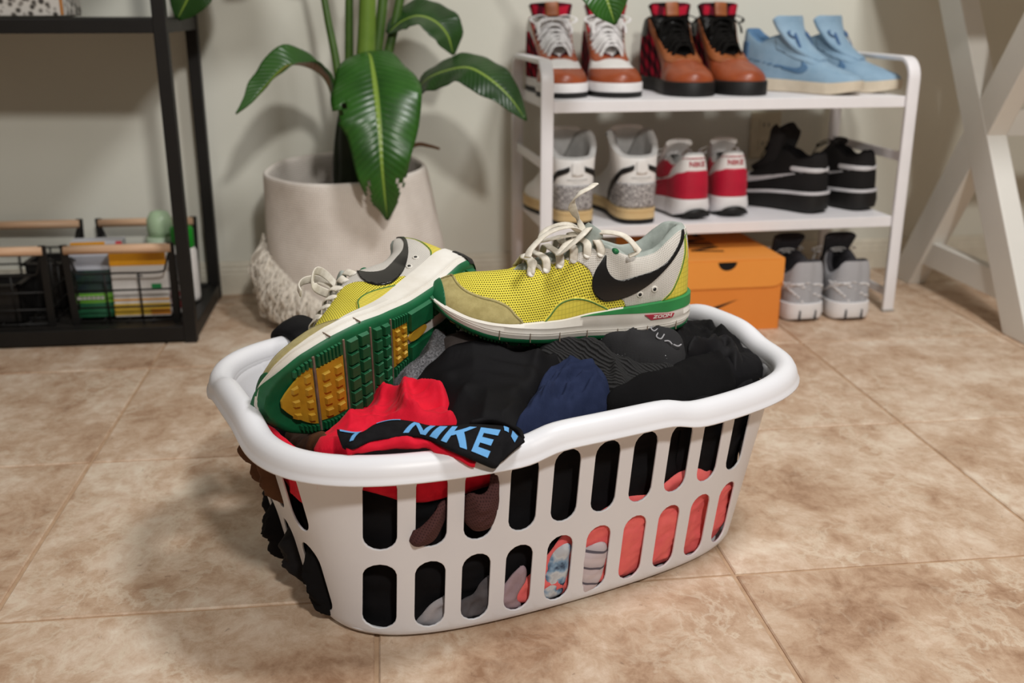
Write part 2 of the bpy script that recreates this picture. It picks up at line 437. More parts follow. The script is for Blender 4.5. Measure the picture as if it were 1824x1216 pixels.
# corner panels between the slotted sides
zcol = np.concatenate([np.linspace(0.010, 0.1222, 13)[:-1], np.linspace(0.1222, 0.24, 13)])
def corner(mapA, uA, mapB, uB, n=12):
    PA = mapA(np.full(len(zcol), uA), zcol); PB = mapB(np.full(len(zcol), uB), zcol); rows = []
    for k, z in enumerate(zcol):
        ta = math.atan2((PA[k][1] - BC[1]), (PA[k][0] - BC[0])); 
        def ang(P):
            t = np.linspace(-PI, PI, 2881); O = outline(t, np.full_like(t, z)); d = np.hypot(O[:, 0] - P[0], O[:, 1] - P[1]); return t[np.argmin(d)]
        a0, a1 = ang(PA[k]), ang(PB[k])
        while a1 < a0 - PI: a1 += 2 * PI
        while a1 > a0 + PI: a1 -= 2 * PI
        t = np.linspace(a0, a1, n + 1); O = outline(t, np.full_like(t, z)); O[0] = PA[k]; O[-1] = PB[k]; rows.append(O)
    ids = [[W_.v(p) for p in r] for r in rows]
    for k in range(len(zcol) - 1):
        for j in range(n): W_.F.append((ids[k][j], ids[k][j + 1], ids[k + 1][j + 1], ids[k + 1][j]))
uf, ul = 5 * PITCH, 2 * 0.068
corner(lmap, -ul, fmap, -uf); corner(fmap, uf, rmap, -ul); corner(rmap, ul, bmap, uf); corner(bmap, -uf, lmap, ul)
# top band (behind the rim) and the floor of the basket
NT_ = 220; t = np.linspace(0, 2 * PI, NT_, endpoint=False)
def ring(z, off=0.0, wave=False): return outline(t, np.full(NT_, z), off)
def smoothbox(x, h, s): return 1 / (1 + np.exp(-(h - np.abs(x)) / s))
def rim_wave():
    P = outline(t, np.full(NT_, 0.25)); a, b = P[:, 0] - 0.02, P[:, 1] - BC[1]
    return 0.0125 * smoothbox(a, 0.097, 0.010) * (np.abs(b) > 0.10) * smoothbox(np.abs(b) - 0.3, 0.13, 0.02) + 0.016 * smoothbox(b, 0.075, 0.012) * (np.abs(a) > 0.2)
WV = rim_wave()
topV = np.concatenate([ring(0.2385), ring(0.25) + np.stack([0 * WV, 0 * WV, WV], -1)]); nb = len(W_.V)
W_.V += [p for p in topV]
for k in range(NT_): W_.F.append((nb + k, nb + (k + 1) % NT_, nb + NT_ + (k + 1) % NT_, nb + NT_ + k))
nb = len(W_.V); rings = [ring(0.0108), ring(0.006, -0.002), ring(0.003, -0.006), ring(0.002, -0.013)]
for R in rings: W_.V += [p for p in R]
for q in range(3):
    for k in range(NT_): W_.F.append((nb + q * NT_ + k, nb + (q + 1) * NT_ + k, nb + (q + 1) * NT_ + (k + 1) % NT_, nb + q * NT_ + (k + 1) % NT_))
W_.F.append(tuple(nb + 3 * NT_ + k for k in range(NT_)))
body = mesh('basket_body', W_.V, W_.F, M_BASKET, basket, True)
bm = bmesh.new(); bm.from_mesh(body.data); bmesh.ops.remove_doubles(bm, verts=bm.verts, dist=1.5e-4); bmesh.ops.recalc_face_normals(bm, faces=bm.faces)
_fl = [f for f in bm.faces if abs(f.normal.z) < .5]; _o = sum((f.calc_center_median().x - BC[0]) * f.normal.x + (f.calc_center_median().y - BC[1]) * f.normal.y for f in _fl)
if _o < 0: bmesh.ops.reverse_faces(bm, faces=bm.faces)
bm.to_mesh(body.data); bm.free()
so = body.modifiers.new('thick', 'SOLIDIFY'); so.thickness = 0.0028; so.offset = -1; so.use_even_offset = False
bv = body.modifiers.new('bevel', 'BEVEL'); bv.width = 0.0008; bv.segments = 2; bv.limit_method = 'ANGLE'; bv.angle_limit = math.radians(50)
# rolled rim
prof = [(-0.0035, 0.236), (-0.0040, 0.246), (-0.0025, 0.2535), (0.001, 0.2588), (0.006, 0.2622), (0.012, 0.2635), (0.018, 0.2622), (0.0235, 0.2582), (0.027, 0.2525), (0.0288, 0.246), (0.0296, 0.2415), (0.0318, 0.2385), (0.0318, 0.2368), (0.0298, 0.2362), (0.0275, 0.2395), (0.025, 0.247), (0.018, 0.2575), (0.012, 0.2605), (0.004, 0.2585), (0.0005, 0.252), (0.0002, 0.236)]
rows = []
for (d, z) in prof:
    P = outline(t, np.full(NT_, 0.25), d); P[:, 2] = z + WV; rows.append(P)
RV = np.stack(rows, 1)  # NT_ x m
F = grid_faces(NT_, len(prof), True)
for k in range(NT_): j = (k + 1) % NT_; m = len(prof); F.append((k * m + m - 1, j * m + m - 1, j * m, k * m))
rim = mesh('rim', RV.reshape(-1, 3), F, M_BASKET, basket, True)
# ---------------------------------------------------------------- where a point of the room stands: pixel + depth along the room -> metres
_p, _y = math.radians(18.0042), math.radians(6.9838)
_fw = np.array([math.sin(_y) * math.cos(_p), math.cos(_y) * math.cos(_p), -math.sin(_p)]); _rt = np.array([math.cos(_y), -math.sin(_y), 0]); _up = np.cross(_rt, _fw)
def at(x, y, Y):
    r = _fw * 1840 + _rt * (x - 912) - _up * (y - 608); return np.array([0, 0, 0.72]) + r * Y / r[1]
def atz(x, y, z):
    r = _fw * 1840 + _rt * (x - 912) - _up * (y - 608); return np.array([0, 0, 0.72]) + r * (z - 0.72) / r[2]

# ---------------------------------------------------------------- white shoe rack
RX, RY, RYAW = 0.357, 2.283, math.radians(3.0)
RW, RD, Z1, Z2 = 0.866, 0.365, 0.520, 0.238
rack = thing('shoe_rack', 'white metal two-shelf shoe rack with rounded end frames against the wall', 'shoe rack', (RX, RY, 0), RYAW)
def rackp(x, y, z=0.0):
    c, s = math.cos(RYAW), math.sin(RYAW); return (RX + x * c - y * s, RY + x * s + y * c, z)
def end_frame(x):
    h, r = 0.603, 0.045; P = [(0.0, 0.0)]
    P = [(0, z) for z in np.linspace(0.0, h - r, 6)] + [(r - r * math.cos(a), h - r + r * math.sin(a)) for a in np.linspace(0, PI / 2, 9)[1:]] \
        + [(y, h) for y in np.linspace(r, RD - r, 5)[1:]] + [(RD - r + r * math.sin(a), h - r + r * math.cos(a)) for a in np.linspace(0, PI / 2, 9)[1:]] + [(RD, z) for z in np.linspace(h - r, 0.0, 6)[1:]]
    P = np.array(P); T = np.gradient(P, axis=0); T /= np.linalg.norm(T, axis=1)[:, None]; N = np.stack([-T[:, 1], T[:, 0]], 1)
    V = []; w, th = 0.028, 0.011
    for q, n in zip(P, N):
        for sx, sn in ((-1, -1), (1, -1), (1, 1), (-1, 1)):
            V.append((x + sx * w / 2, q[0] + n[0] * sn * th / 2, max(0.0, q[1] + n[1] * sn * th / 2)))
    m = len(P); F = [(i * 4 + k, i * 4 + (k + 1) % 4, i * 4 + 4 + (k + 1) % 4, i * 4 + 4 + k) for i in range(m - 1) for k in range(4)] + [(3, 2, 1, 0), tuple(4 * m - 4 + k for k in range(4))]
    o = mesh('end_frame', V, F, M_WHITE_METAL, rack, True); b = o.modifiers.new('bevel', 'BEVEL'); b.width = 0.002; b.segments = 2; b.limit_method = 'ANGLE'; b.angle_limit = 0.9
    return o
end_frame(0.0); end_frame(RW)
def tray(z):
    bm = bmesh.new(); x0, x1, y0, y1 = 0.016, RW - 0.016, 0.004, RD - 0.004
    bx(bm, ((x0 + x1) / 2, (y0 + y1) / 2, z - 0.002), (x1 - x0, y1 - y0, 0.004))
    for y in (y0, y1): bx(bm, ((x0 + x1) / 2, y, z - 0.0125), (x1 - x0, 0.004, 0.025))
    for x in (x0, x1): bx(bm, (x, (y0 + y1) / 2, z - 0.0125), (0.004, y1 - y0, 0.025))
    bm_obj('shelf', bm, M_WHITE_METAL, rack, False, 0.0012)
tray(Z1); tray(Z2)
for x in (0.0, RW):
    bar('side_rail', (x, 0.005, 0.378), (x, RD - 0.005, 0.378), 0.007, 0.022, M_WHITE_METAL, rack)
    bar('side_rail', (x, 0.005, 0.045), (x, RD - 0.005, 0.045), 0.007, 0.020, M_WHITE_METAL, rack)
    for y in (0.0, RD): box('foot_pad', (x, y, 0.003), (0.030, 0.016, 0.006), mat('pale_rubber', '#a9a39c', 0.7), rack, 0.001)

# ---------------------------------------------------------------- white trestle table
M_TABLE = mat('white_table_paint', '#e4e2dc', 0.45, 0.4, '#e0ded8', 12)
table = thing('table', 'white table on crossed wooden legs at the right edge of the room', 'table', (1.425, 2.33, 0))
def xframe(X):
    dx = X - 1.425; w, th = 0.088, 0.05
    def leg(y0, y1, off, th=th):
        # foot and head cut level
        z0, z1 = 0.0, 0.862; d = Vector((y1 - y0, z1 - z0)); half = w / 2 / (d.y / d.length); V = []
        for x in (dx + off - th / 2, dx + off + th / 2):
            V += [(x, y0 - half - 2.33, z0), (x, y0 + half - 2.33, z0), (x, y1 + half - 2.33, z1), (x, y1 - half - 2.33, z1)]
        F = [(0, 1, 2, 3), (7, 6, 5, 4), (0, 4, 5, 1), (1, 5, 6, 2), (2, 6, 7, 3), (3, 7, 4, 0)]
        bm = bmesh.new(); vs = [bm.verts.new(v) for v in V]
        for f in F: bm.faces.new([vs[i] for i in f])
        return bm_obj('leg', bm, M_TABLE, table, False, 0.003)
    leg(2.068, 2.622, 0.0); leg(2.622, 2.068, 0.0, 0.0484)
    bar('side_stretcher', (dx + 0.0, 2.15 - 2.33, 0.098), (dx + 0.0, 2.54 - 2.33, 0.098), 0.03, 0.064, M_TABLE, table)
xframe(1.425); xframe(2.55)
bar('long_stretcher', (0.025, 0.015, 0.455), (1.10, 0.015, 0.455), 0.03, 0.062, M_TABLE, table)
box('tabletop', (0.52, 0.01, 0.877), (1.38, 0.72, 0.03), M_TABLE, table, 0.004)

# ---------------------------------------------------------------- black shelving unit with wire baskets
KX, KY0, KY1 = -0.447, 2.29, 2.655
unit = thing('shelving_unit', 'black metal shelving unit at the left edge of the room', 'shelving unit', (KX, KY0, 0))
def kp(x, y, z): return (x - KX, y - KY0, z)
PW = 0.027
for x in (KX, KX - 1.25):
    for y in (KY0, KY1): bar('post', kp(x, y, 0), kp(x, y, 1.05), PW, PW, M_BLACK_METAL, unit, up=(0, 1, 0))
for z, hh in ((0.022, 0.034), (0.680, 0.028), (0.965, 0.028)):  # unseen top tier added, set low so its shadow darkens the wall
    for y in (KY0, KY1): bar('long_rail', kp(KX - PW / 2, y, z), kp(KX - 1.25 + PW / 2, y, z), PW * 0.9, hh, M_BLACK_METAL, unit)
    for x in (KX, KX - 1.25): bar('side_rail', kp(x, KY0 + PW / 2, z), kp(x, KY1 - PW / 2, z), PW * 0.9, hh, M_BLACK_METAL, unit)
    box('shelf_board', kp(KX - 0.625, (KY0 + KY1) / 2, z + hh / 2 - 0.007 + (0.003 if z > .5 else -0.004)), (1.25 - PW, KY1 - KY0 - PW, 0.010), mat('black_shelf_board', '#1d1a17', 0.6) , unit, 0.001)
SHELF0 = 0.022 + 0.017 - 0.006
# speckled box on the upper shelf
M_SPECK = NT('speckled_print'); _v = M_SPECK.n('ShaderNodeTexVoronoi'); _v.inputs['Scale'].default_value = 75; M_SPECK.t.links.new(M_SPECK.coord(), _v.inputs['Vector'])
M_SPECK.base(M_SPECK.ramp(M_SPECK.math('ADD', _v.outputs['Distance'], M_SPECK.math('MULTIPLY', M_SPECK.noise(M_SPECK.coord(), 40, 4), 0.5)), [(0.50, lin('#3a3632')), (0.64, lin('#8f8880')), (0.82, lin('#d0cac2'))])); M_SPECK = M_SPECK.m
p = at(52, 36, 2.34)
bxo = thing('storage_box', 'black-and-white speckled box on the upper shelf of the black unit', 'box', (p[0], 2.36, 0.699))
box('box_body', (-0.03, 0.06, 0.05), (0.19, 0.16, 0.10), M_SPECK, bxo, 0.003)
box('spine_strip', (0.067, -0.0195, 0.05), (0.006, 0.003, 0.095), mat('orange_strip', '#b5783a', 0.6), bxo, 0.0005, label='thin orange strip')
# wire baskets
M_WOOD = None
def m_wood():
    T = NT('pale_wood'); co = T.coord(); mp = T.n('ShaderNodeMapping'); T.t.links.new(co, mp.inputs[0]); mp.inputs['Scale'].default_value = (3, 60, 60)
    T.base(T.ramp(T.noise(mp.outputs[0], 3, 4), [(0.3, lin('#cfa583')), (0.7, lin('#e2bf9e'))])); T.b.inputs['Roughness'].default_value = 0.55; return T.m
M_WOOD = m_wood()
def wire_basket(label, x0, x1, y0, y1, zh):
    """x0..x1 at the top, handles along x at both y ends"""
    cx = (x0 + x1) / 2; o = thing('wire_basket', label, 'wire basket', (cx, (y0 + y1) / 2, SHELF0), 0, 'black wire baskets with wooden handles')
    hw, hd = (x1 - x0) / 2, (y1 - y0) / 2; bt = 0.965          # the foot is narrower than the top
    H = zh - SHELF0; lo = H * 0.66; zr = H - 0.012
    def pt(sx, sy, z): k = bt + (1 - bt) * z / H; return np.array([sx * hw * k, sy * hd * (0.93 + 0.07 * z / H), z])
    for sy in (-1, 1):
        for sx in (-1, 1):
            b_, t_ = pt(sx, sy, 0.0), pt(sx, sy, H + 0.006); bar('handle_post', b_, t_, 0.016, 0.006, M_BLACK_METAL, o, up=(0, 1, 0))
        a, b = pt(-1, sy, H - 0.006), pt(1, sy, H - 0.006)
        tubes('wooden_handle', [np.linspace(a, b, 3)], 0.0105, M_WOOD, o, 12)
    r = 0.0024
    def face(sy):
        W = []
        W.append(catmull([pt(-1, sy, zr), pt(-0.93, sy, zr - 0.012), pt(-0.86, sy, lo + 0.012), pt(-0.74, sy, lo), pt(0, sy, lo), pt(0.74, sy, lo), pt(0.86, sy, lo + 0.012), pt(0.93, sy, zr - 0.012), pt(1, sy, zr)], 5))
        for z in (0.006, H * 0.22, H * 0.44): W.append([pt(-1, sy, z), pt(0, sy, z), pt(1, sy, z)])
        for sx in (-0.33, 0.33): W.append([pt(sx, sy, 0), pt(sx, sy, H * .4), pt(sx, sy, lo)])
        return W
    def side(sx):
        W = []
        W.append(catmull([pt(sx, -1, zr), pt(sx, -0.85, zr - 0.02), pt(sx, -0.6, lo + 0.02), pt(sx, -0.3, lo), pt(sx, 0.3, lo), pt(sx, 0.6, lo + 0.02), pt(sx, 0.85, zr - 0.02), pt(sx, 1, zr)], 5))
        for z in (0.006, H * 0.22, H * 0.44): W.append([pt(sx, -1, z), pt(sx, 0, z), pt(sx, 1, z)])
        for sy in (-0.72, -0.4, -0.05, 0.3, 0.65): W.append([pt(sx, sy, 0), pt(sx, sy, H * .4), pt(sx, sy, lo + (0.03 if abs(sy) > .5 else 0))])
        return W
    for sy in (-1, 1): tubes('wire_panel', face(sy), r, M_BLACK_METAL, o, 6)
    for sx in (-1, 1): tubes('wire_panel', side(sx), r, M_BLACK_METAL, o, 6)
    W = [[pt(-1, sy, 0.004), pt(1, sy, 0.004)] for sy in (-.6, -.2, .2, .6)] + [[pt(sx, -1, 0.004), pt(sx, 1, 0.004)] for sx in (-.5, 0, .5)]
    tubes('wire_panel', W, r, M_BLACK_METAL, o, 6)
    return o
pa, pb = at(112, 445, 2.32), at(303, 440, 2.32)
wire_basket('black wire basket with wooden handles full of boxes, beside the corner post', pa[0], pb[0], 2.325, 2.625, pa[2] + 0.004)
dxb = pb[0] - pa[0]
wire_basket('black wire basket with wooden handles holding a black bin', pa[0] - dxb - 0.045, pa[0] - 0.045, 2.325, 2.625, pa[2] + 0.004)
# goods in the right wire basket
ZB = SHELF0 + 0.0075
def carton(name, label, cat, c, s, mats_, rotz=0, tilt=0):
    o = thing(name, label, cat, c, rotz); o.rotation_euler = (tilt, 0, rotz); return o
M_ORANGE_P = mat('orange_print', '#e8a01c', 0.5); M_WHITE_P = mat('white_print', '#dedad6', 0.5); M_YEL_P = mat('yellow_print', '#d8b040', 0.5); M_GRN_P = mat('green_print', '#1f8a4c', 0.5)
M_NAVY_P = mat('navy_print', '#1b2436', 0.45, 0.4, '#2c4a34', 30); M_LIME_P = mat('lime_print', '#6fae35', 0.5); M_GREY_P = mat('grey_print', '#b9bcc6', 0.45); M_RED_P = mat('red_print', '#a92a3c', 0.5); M_TXT = mat('grey_text', '#7d7a78', 0.6)
def flat(name, x0, x1, z0, z1, y, m, parent, th=0.0008): return box(name, ((x0 + x1) / 2, y - th / 2, (z0 + z1) / 2), (x1 - x0, th, z1 - z0), m, parent, 0)
q0 = at(213, 590, 2.365); q1 = at(288, 460, 2.365); wv = q1[0] - q0[0] + 0.012; hv = 0.156
c1 = carton('food_box', 'white carton with orange top and yellow foot in the right wire basket', 'box', (q0[0] + wv / 2 - 0.004, 2.40, ZB), None, None)
box('carton', (0, 0, hv / 2), (wv, 0.07, hv), M_WHITE_P, c1, 0.0015)
flat('orange_band', -wv / 2, wv / 2, hv * 0.77, hv, -0.035, M_ORANGE_P, c1); flat('orange_line', -wv / 2, wv / 2, hv * 0.245, hv * 0.27, -0.035, M_ORANGE_P, c1)
flat('picture_panel', -wv / 2, wv / 2, 0.004, hv * 0.2, -0.035, M_YEL_P, c1); flat('picture_corner', wv * 0.15, wv / 2, 0.004, hv * 0.11, -0.036, mat('orange_food', '#c98227', 0.6), c1)
flat('green_square', wv * 0.2, wv * 0.38, hv * 0.40, hv * 0.49, -0.035, M_GRN_P, c1)
flat('small_mark', -wv * 0.05, wv * 0.06, hv * 0.60, hv * 0.63, -0.035, M_TXT, c1)
c2 = carton('snack_pouch', 'dark pouch with green band and grey top in the right wire basket', 'pouch', (q0[0] - 0.052, 2.385, ZB), None, None, 0, -0.10)
pw, ph = 0.098, 0.150
gx = np.linspace(-1, 1, 13); gz = np.linspace(0, 1, 15); V = []; 
for s in (-1, 1):
    for z in gz:
        for x in gx: V.append((x * pw / 2 * (1 - 0.04 * math.sin(z * PI)), s * 0.018 * (1 - x * x) ** 0.5 * (1 - z) ** 0.5 + s * 0.001, z * ph))
F = [(i * 13 + k, i * 13 + k + 1, (i + 1) * 13 + k + 1, (i + 1) * 13 + k) for i in range(14) for k in range(12)]
F2 = [tuple(195 + i for i in f[::-1]) for f in F]
def band(z0, z1, m, nm):
    ff = [f for f in F if z0 <= (f[0] // 13 + 0.5) / 14 < z1]; vv = [(v[0], v[1] - 0.0009, v[2]) for v in V[:195]]
    mesh(nm, vv, ff, m, c2)
mesh('pouch_body', V, F + F2, mat('pouch_film', '#2a3330', 0.35, 0.5), c2)
band(0.70, 1.01, M_GREY_P, 'grey_top'); band(0.38, 0.70, M_NAVY_P, 'fruit_picture'); band(0.22, 0.38, M_LIME_P, 'green_band'); band(0, 0.22, mat('deep_green_print', '#1d5c3c', 0.45), 'green_foot')
for k, (x0, x1) in enumerate([(-.032, -.022), (-.02, -.012), (-.01, -.002), (0, .008), (.010, .018), (.02, .027)]):
    flat('white_lettering', x0, x1, ph * 0.275, ph * 0.325, -0.0215, M_WHITE_P, c2)
c3 = carton('flyer_box', 'white carton with slanted red mark behind the dark pouch in the right wire basket', 'box', (q0[0] - 0.045, 2.445, ZB), None, None, 0.05)
box('carton', (0, 0, 0.0825), (0.115, 0.05, 0.165), mat('white_grey_print', '#cfd0d6', 0.5), c3, 0.0015); flat('orange_top', -0.055, 0.02, 0.154, 0.165, -0.025, M_ORANGE_P, c3)
bm = bmesh.new(); vs = [bm.verts.new(p) for p in [(0.030, -0.0256, 0.128), (0.0575, -0.0256, 0.128), (0.0575, -0.0256, 0.165), (0.045, -0.0256, 0.165)]]; bm.faces.new(vs); bm_obj('red_mark', bm, mat('red_mark_print', '#d84a55', 0.5), c3)
q2 = at(325, 580, 2.40)
c4 = carton('tall_box', 'narrow white carton with dark red foot beside the corner post of the black unit', 'box', (q2[0] - 0.002, 2.43, ZB), None, None)
box('carton', (0, 0, 0.07), (0.040, 0.09, 0.14), M_WHITE_P, c4, 0.001); flat('red_panel', -0.02, 0.02, 0.012, 0.052, -0.045, M_RED_P, c4); flat('red_text', -0.010, 0.010, 0.036, 0.040, -0.0458, M_WHITE_P, c4)
q3 = at(327, 450, 2.50)
c5 = thing('green_jar', 'jar with bright green cap behind the narrow carton in the right wire basket', 'jar', (q3[0], 2.50, ZB))
def lathe(name, pr, m, parent, n=24):
    a = np.arange(n) * 2 * PI / n; V = [(r * math.cos(x), r * math.sin(x), z) for x in a for r, z in pr]; k = len(pr)
    F = grid_faces(n, k, True); F.append(tuple(i * k for i in range(n))[::-1]); F.append(tuple(i * k + k - 1 for i in range(n))); return mesh(name, V, F, m, parent)
lathe('jar_body', [(0.030, 0), (0.031, 0.01), (0.031, 0.12), (0.024, 0.135)], M_WHITE_P, c5); lathe('cap', [(0.026, 0.13), (0.027, 0.133), (0.027, 0.175), (0.024, 0.18)], mat('green_cap', '#179022', 0.4), c5)
q4 = at(287, 415, 2.55)
c6 = thing('pale_bottle', 'pale green bottle with a round top at the back of the right wire basket', 'bottle', (q4[0], 2.545, ZB))
lathe('bottle_body', [(0.034, 0), (0.036, 0.01), (0.036, 0.13), (0.034, 0.15)], mat('pale_green_plastic', '#b9cbb0', 0.35), c6)
lathe('round_top', [(0.028, 0.15), (0.031, 0.165), (0.030, 0.19), (0.020, 0.208), (0.006, 0.212)], mat('pale_green_cap', '#b3cca8', 0.35), c6)
# black bins in the left wire basket
q5 = at(20, 530, 2.36)
b1 = thing('black_bin', 'black plastic bin at the front of the left wire basket', 'bin', (q5[0] - 0.04, 2.40, ZB))
def tub(parent, w, d, h, m, t=0.004, rim=0.006):
    bm = bmesh.new(); bx(bm, (0, 0, 0.003), (w - 0.014, d - 0.014, 0.006))
    for s in (-1, 1): bx(bm, (s * (w / 2 - t / 2), 0, h / 2), (t, d, h)); bx(bm, (0, s * (d / 2 - t / 2), h / 2), (w, t, h))
    bm_obj('bin_body', bm, m, parent, False, 0.001)
    bm = bmesh.new()
    for s in (-1, 1): bx(bm, (s * (w / 2), 0, h), (0.012, d + 0.012, rim)); bx(bm, (0, s * (d / 2), h), (w + 0.012, 0.012, rim))
    bm_obj('bin_rim', bm, m, parent, False, 0.001)
M_BIN = mat('black_plastic', '#1b1918', 0.45)
tub(b1, 0.125, 0.10, 0.085, M_BIN)
q6 = at(92, 540, 2.45)
b2 = thing('black_bin', 'small black plastic bin behind the front one in the left wire basket', 'bin', (q6[0] - 0.012, 2.52, ZB)); tub(b2, 0.085, 0.10, 0.105, M_BIN)

# ---------------------------------------------------------------- orange shoe box
M_CARD = mat('orange_card', '#ee9a44', 0.55, 0.3, '#ea9541', 8); M_CARD2 = mat('orange_card_body', '#e48a3c', 0.55, 0.3, '#e08537', 8); M_INK = mat('black_ink', '#1c1512', 0.55)
B1 = atz(1386, 585, 0.0); OYAW = math.radians(2.0)
ow, od, oh = 0.30, 0.36, 0.168
sb = thing('shoe_box', 'orange cardboard shoe box with half-moon finger hole under the white rack', 'shoe box', (B1[0] - ow * math.cos(OYAW), B1[1] - ow * math.sin(OYAW), 0), OYAW)
bm = bmesh.new(); t_ = 0.003
bx(bm, (ow / 2, od / 2, t_ / 2), (ow, od, t_)); bx(bm, (ow / 2, t_ / 2, oh * 0.5), (ow, t_, oh * 0.98)); bx(bm, (ow / 2, od - t_ / 2, oh * 0.49), (ow, t_, oh * 0.98)); bx(bm, (t_ / 2, od / 2, oh * 0.49), (t_, od, oh * 0.98)); bx(bm, (ow - t_ / 2, od / 2, oh * 0.49), (t_, od, oh * 0.98))
bm_obj('box_body', bm, M_CARD2, sb, False, 0.001)
# lid: top, and a front flap with rounded lower corner and half-moon hole
lh = 0.064; hx = ow * 0.45 + 0.03; hr = 0.0225
bm = bmesh.new(); bx(bm, (ow / 2, od / 2, oh + 0.0015), (ow + 0.004, od + 0.004, 0.003)); bm_obj('lid_top', bm, M_CARD, sb, False, 0.001)
zt, zb = oh, oh - lh
loop = [(-0.002, zt), (-0.002, zb + 0.018)] + [(-0.002 + 0.03 * (1 - math.cos(a)), zb + 0.018 * (1 - math.sin(a))) for a in np.linspace(0.2, PI / 2, 8)] + [(ow + 0.002 - 0.03 * (1 - math.sin(a)), zb + 0.018 * (1 - math.cos(a))) for a in np.linspace(0, PI / 2 - 0.2, 8)] + [(ow + 0.002, zb + 0.018), (ow + 0.002, zt)]
hz = zt - 0.003
hole = [(hx + hr * math.cos(a), hz - 0.0 + 0.9 * hr * math.sin(a)) for a in np.linspace(0, -PI, 15)]
V = [(x, -0.0012, z) for x, z in loop]; 
bm = bmesh.new(); oL = [bm.verts.new((x, -0.0008, z)) for x, z in loop]; hL = [bm.verts.new((x, -0.0008, z)) for x, z in hole]
es = [bm.edges.new((oL[i], oL[(i + 1) % len(oL)])) for i in range(len(oL))] + [bm.edges.new((hL[i], hL[(i + 1) % len(hL)])) for i in range(len(hL))]
bmesh.ops.triangle_fill(bm, use_beauty=True, use_dissolve=False, edges=es)
r_ = bmesh.ops.extrude_face_region(bm, geom=bm.faces[:]); bmesh.ops.translate(bm, verts=[v for v in r_['geom'] if isinstance(v, bmesh.types.BMVert)], vec=(0, -0.0022, 0))
bm_obj('lid_flap', bm, M_CARD, sb, False, 0)
box('hole_shade', (hx, -0.0002, hz - 0.011), (0.05, 0.0008, 0.024), mat('hole_shade_black', '#0d0b0a', 0.9), sb, 0)  # near-black sheet painted in for the shade behind the flap's cut-out
for s in (0, 1): box('lid_side', (-0.0015 + s * (ow + 0.003), od / 2, oh - lh / 2), (0.0025, od + 0.002, lh), M_CARD, sb, 0.0005)
def flatpoly(name, pts, f, m, parent, th=0.0006, nrm=(0, -1, 0)):
    bm = bmesh.new(); vs = [bm.verts.new(f(p)) for p in pts]; fc = bm.faces.new(vs); bmesh.ops.triangulate(bm, faces=[fc])
    r = bmesh.ops.extrude_face_region(bm, geom=bm.faces[:]); bmesh.ops.translate(bm, verts=[v for v in r['geom'] if isinstance(v, bmesh.types.BMVert)], vec=Vector(nrm) * th)
    return bm_obj(name, bm, m, parent)
SWOOSH = catmull([(0.0, 0.16), (0.035, 0.06), (0.13, 0.0), (0.27, 0.03), (0.6, 0.17), (1.0, 0.355)], 6).tolist() + catmull([(1.0, 0.355), (0.6, 0.235), (0.36, 0.16), (0.22, 0.135), (0.14, 0.165), (0.125, 0.24), (0.15, 0.34)], 6).tolist()[1:] + catmull([(0.15, 0.34), (0.07, 0.265), (0.0, 0.16)], 5).tolist()[1:-1]
s0 = ow - 0.125
flatpoly('swoosh_mark', SWOOSH, lambda p: (s0 - 0.135 + p[0] * 0.155, 0.0, 0.012 + p[1] * 0.145 + 0.012), M_INK, sb)
# big lettering on the lid, reading from the right-hand side
def letter_polys(ch):
    """block capitals as lists of convex strokes in a 0..1 square"""
    s = 0.22
    return {'N': [[(0, 0), (s, 0), (s, 1), (0, 1)], [(1 - s, 0), (1, 0), (1, 1), (1 - s, 1)], [(0, 1), (s * 1.1, 1), (1, 0), (1 - s * 1.1, 0)]],
            'I': [[(0, 0), (1, 0), (1, 1), (0, 1)]],
            'K': [[(0, 0), (s, 0), (s, 1), (0, 1)], [(s * .8, 0.36), (s * .8, 0.64), (1 - s * 1.25, 1), (1, 1)], [(s * 1.3, 0.62), (s * 2.6, 0.72), (1, 0), (1 - s * 1.25, 0)]],
            'E': [[(0, 0), (s * 1.1, 0), (s * 1.1, 1), (0, 1)], [(0, 0), (1, 0), (1, s), (0, s)], [(0, 0.39), (0.88, 0.39), (0.88, 0.61), (0, 0.61)], [(0, 1 - s), (1, 1 - s), (1, 1), (0, 1)]],
            'T': [[(0, 1 - s), (1, 1 - s), (1, 1), (0, 1)], [(0.5 - s / 2, 0), (0.5 + s / 2, 0), (0.5 + s / 2, 1), (0.5 - s / 2, 1)]],
            'O': [[(0, 0), (1, 0), (1, s), (0, s)], [(0, 1 - s), (1, 1 - s), (1, 1), (0, 1)], [(0, 0), (s, 0), (s, 1), (0, 1)], [(1 - s, 0), (1, 0), (1, 1), (1 - s, 1)]],
            'M': [[(0, 0), (s * .8, 0), (s * .8, 1), (0, 1)], [(1 - s * .8, 0), (1, 0), (1, 1), (1 - s * .8, 1)], [(0, 1), (s, 1), (0.58, 0.3), (0.42, 0.3)], [(1 - s, 1), (1, 1), (0.58, 0.3), (0.42, 0.3)]],
            'Z': [[(0, 0), (1, 0), (1, s), (0, s)], [(0, 1 - s), (1, 1 - s), (1, 1), (0, 1)], [(0, s * .9), (s * 1.5, s * .9), (1, 1 - s * .9), (1 - s * 1.5, 1 - s * .9)]]}[ch]
LETW = {'I': 0.24, 'N': 0.78, 'K': 0.78, 'E': 0.66, 'M': 0.9, 'O': 0.8, 'Z': 0.75, 'T': 0.7}
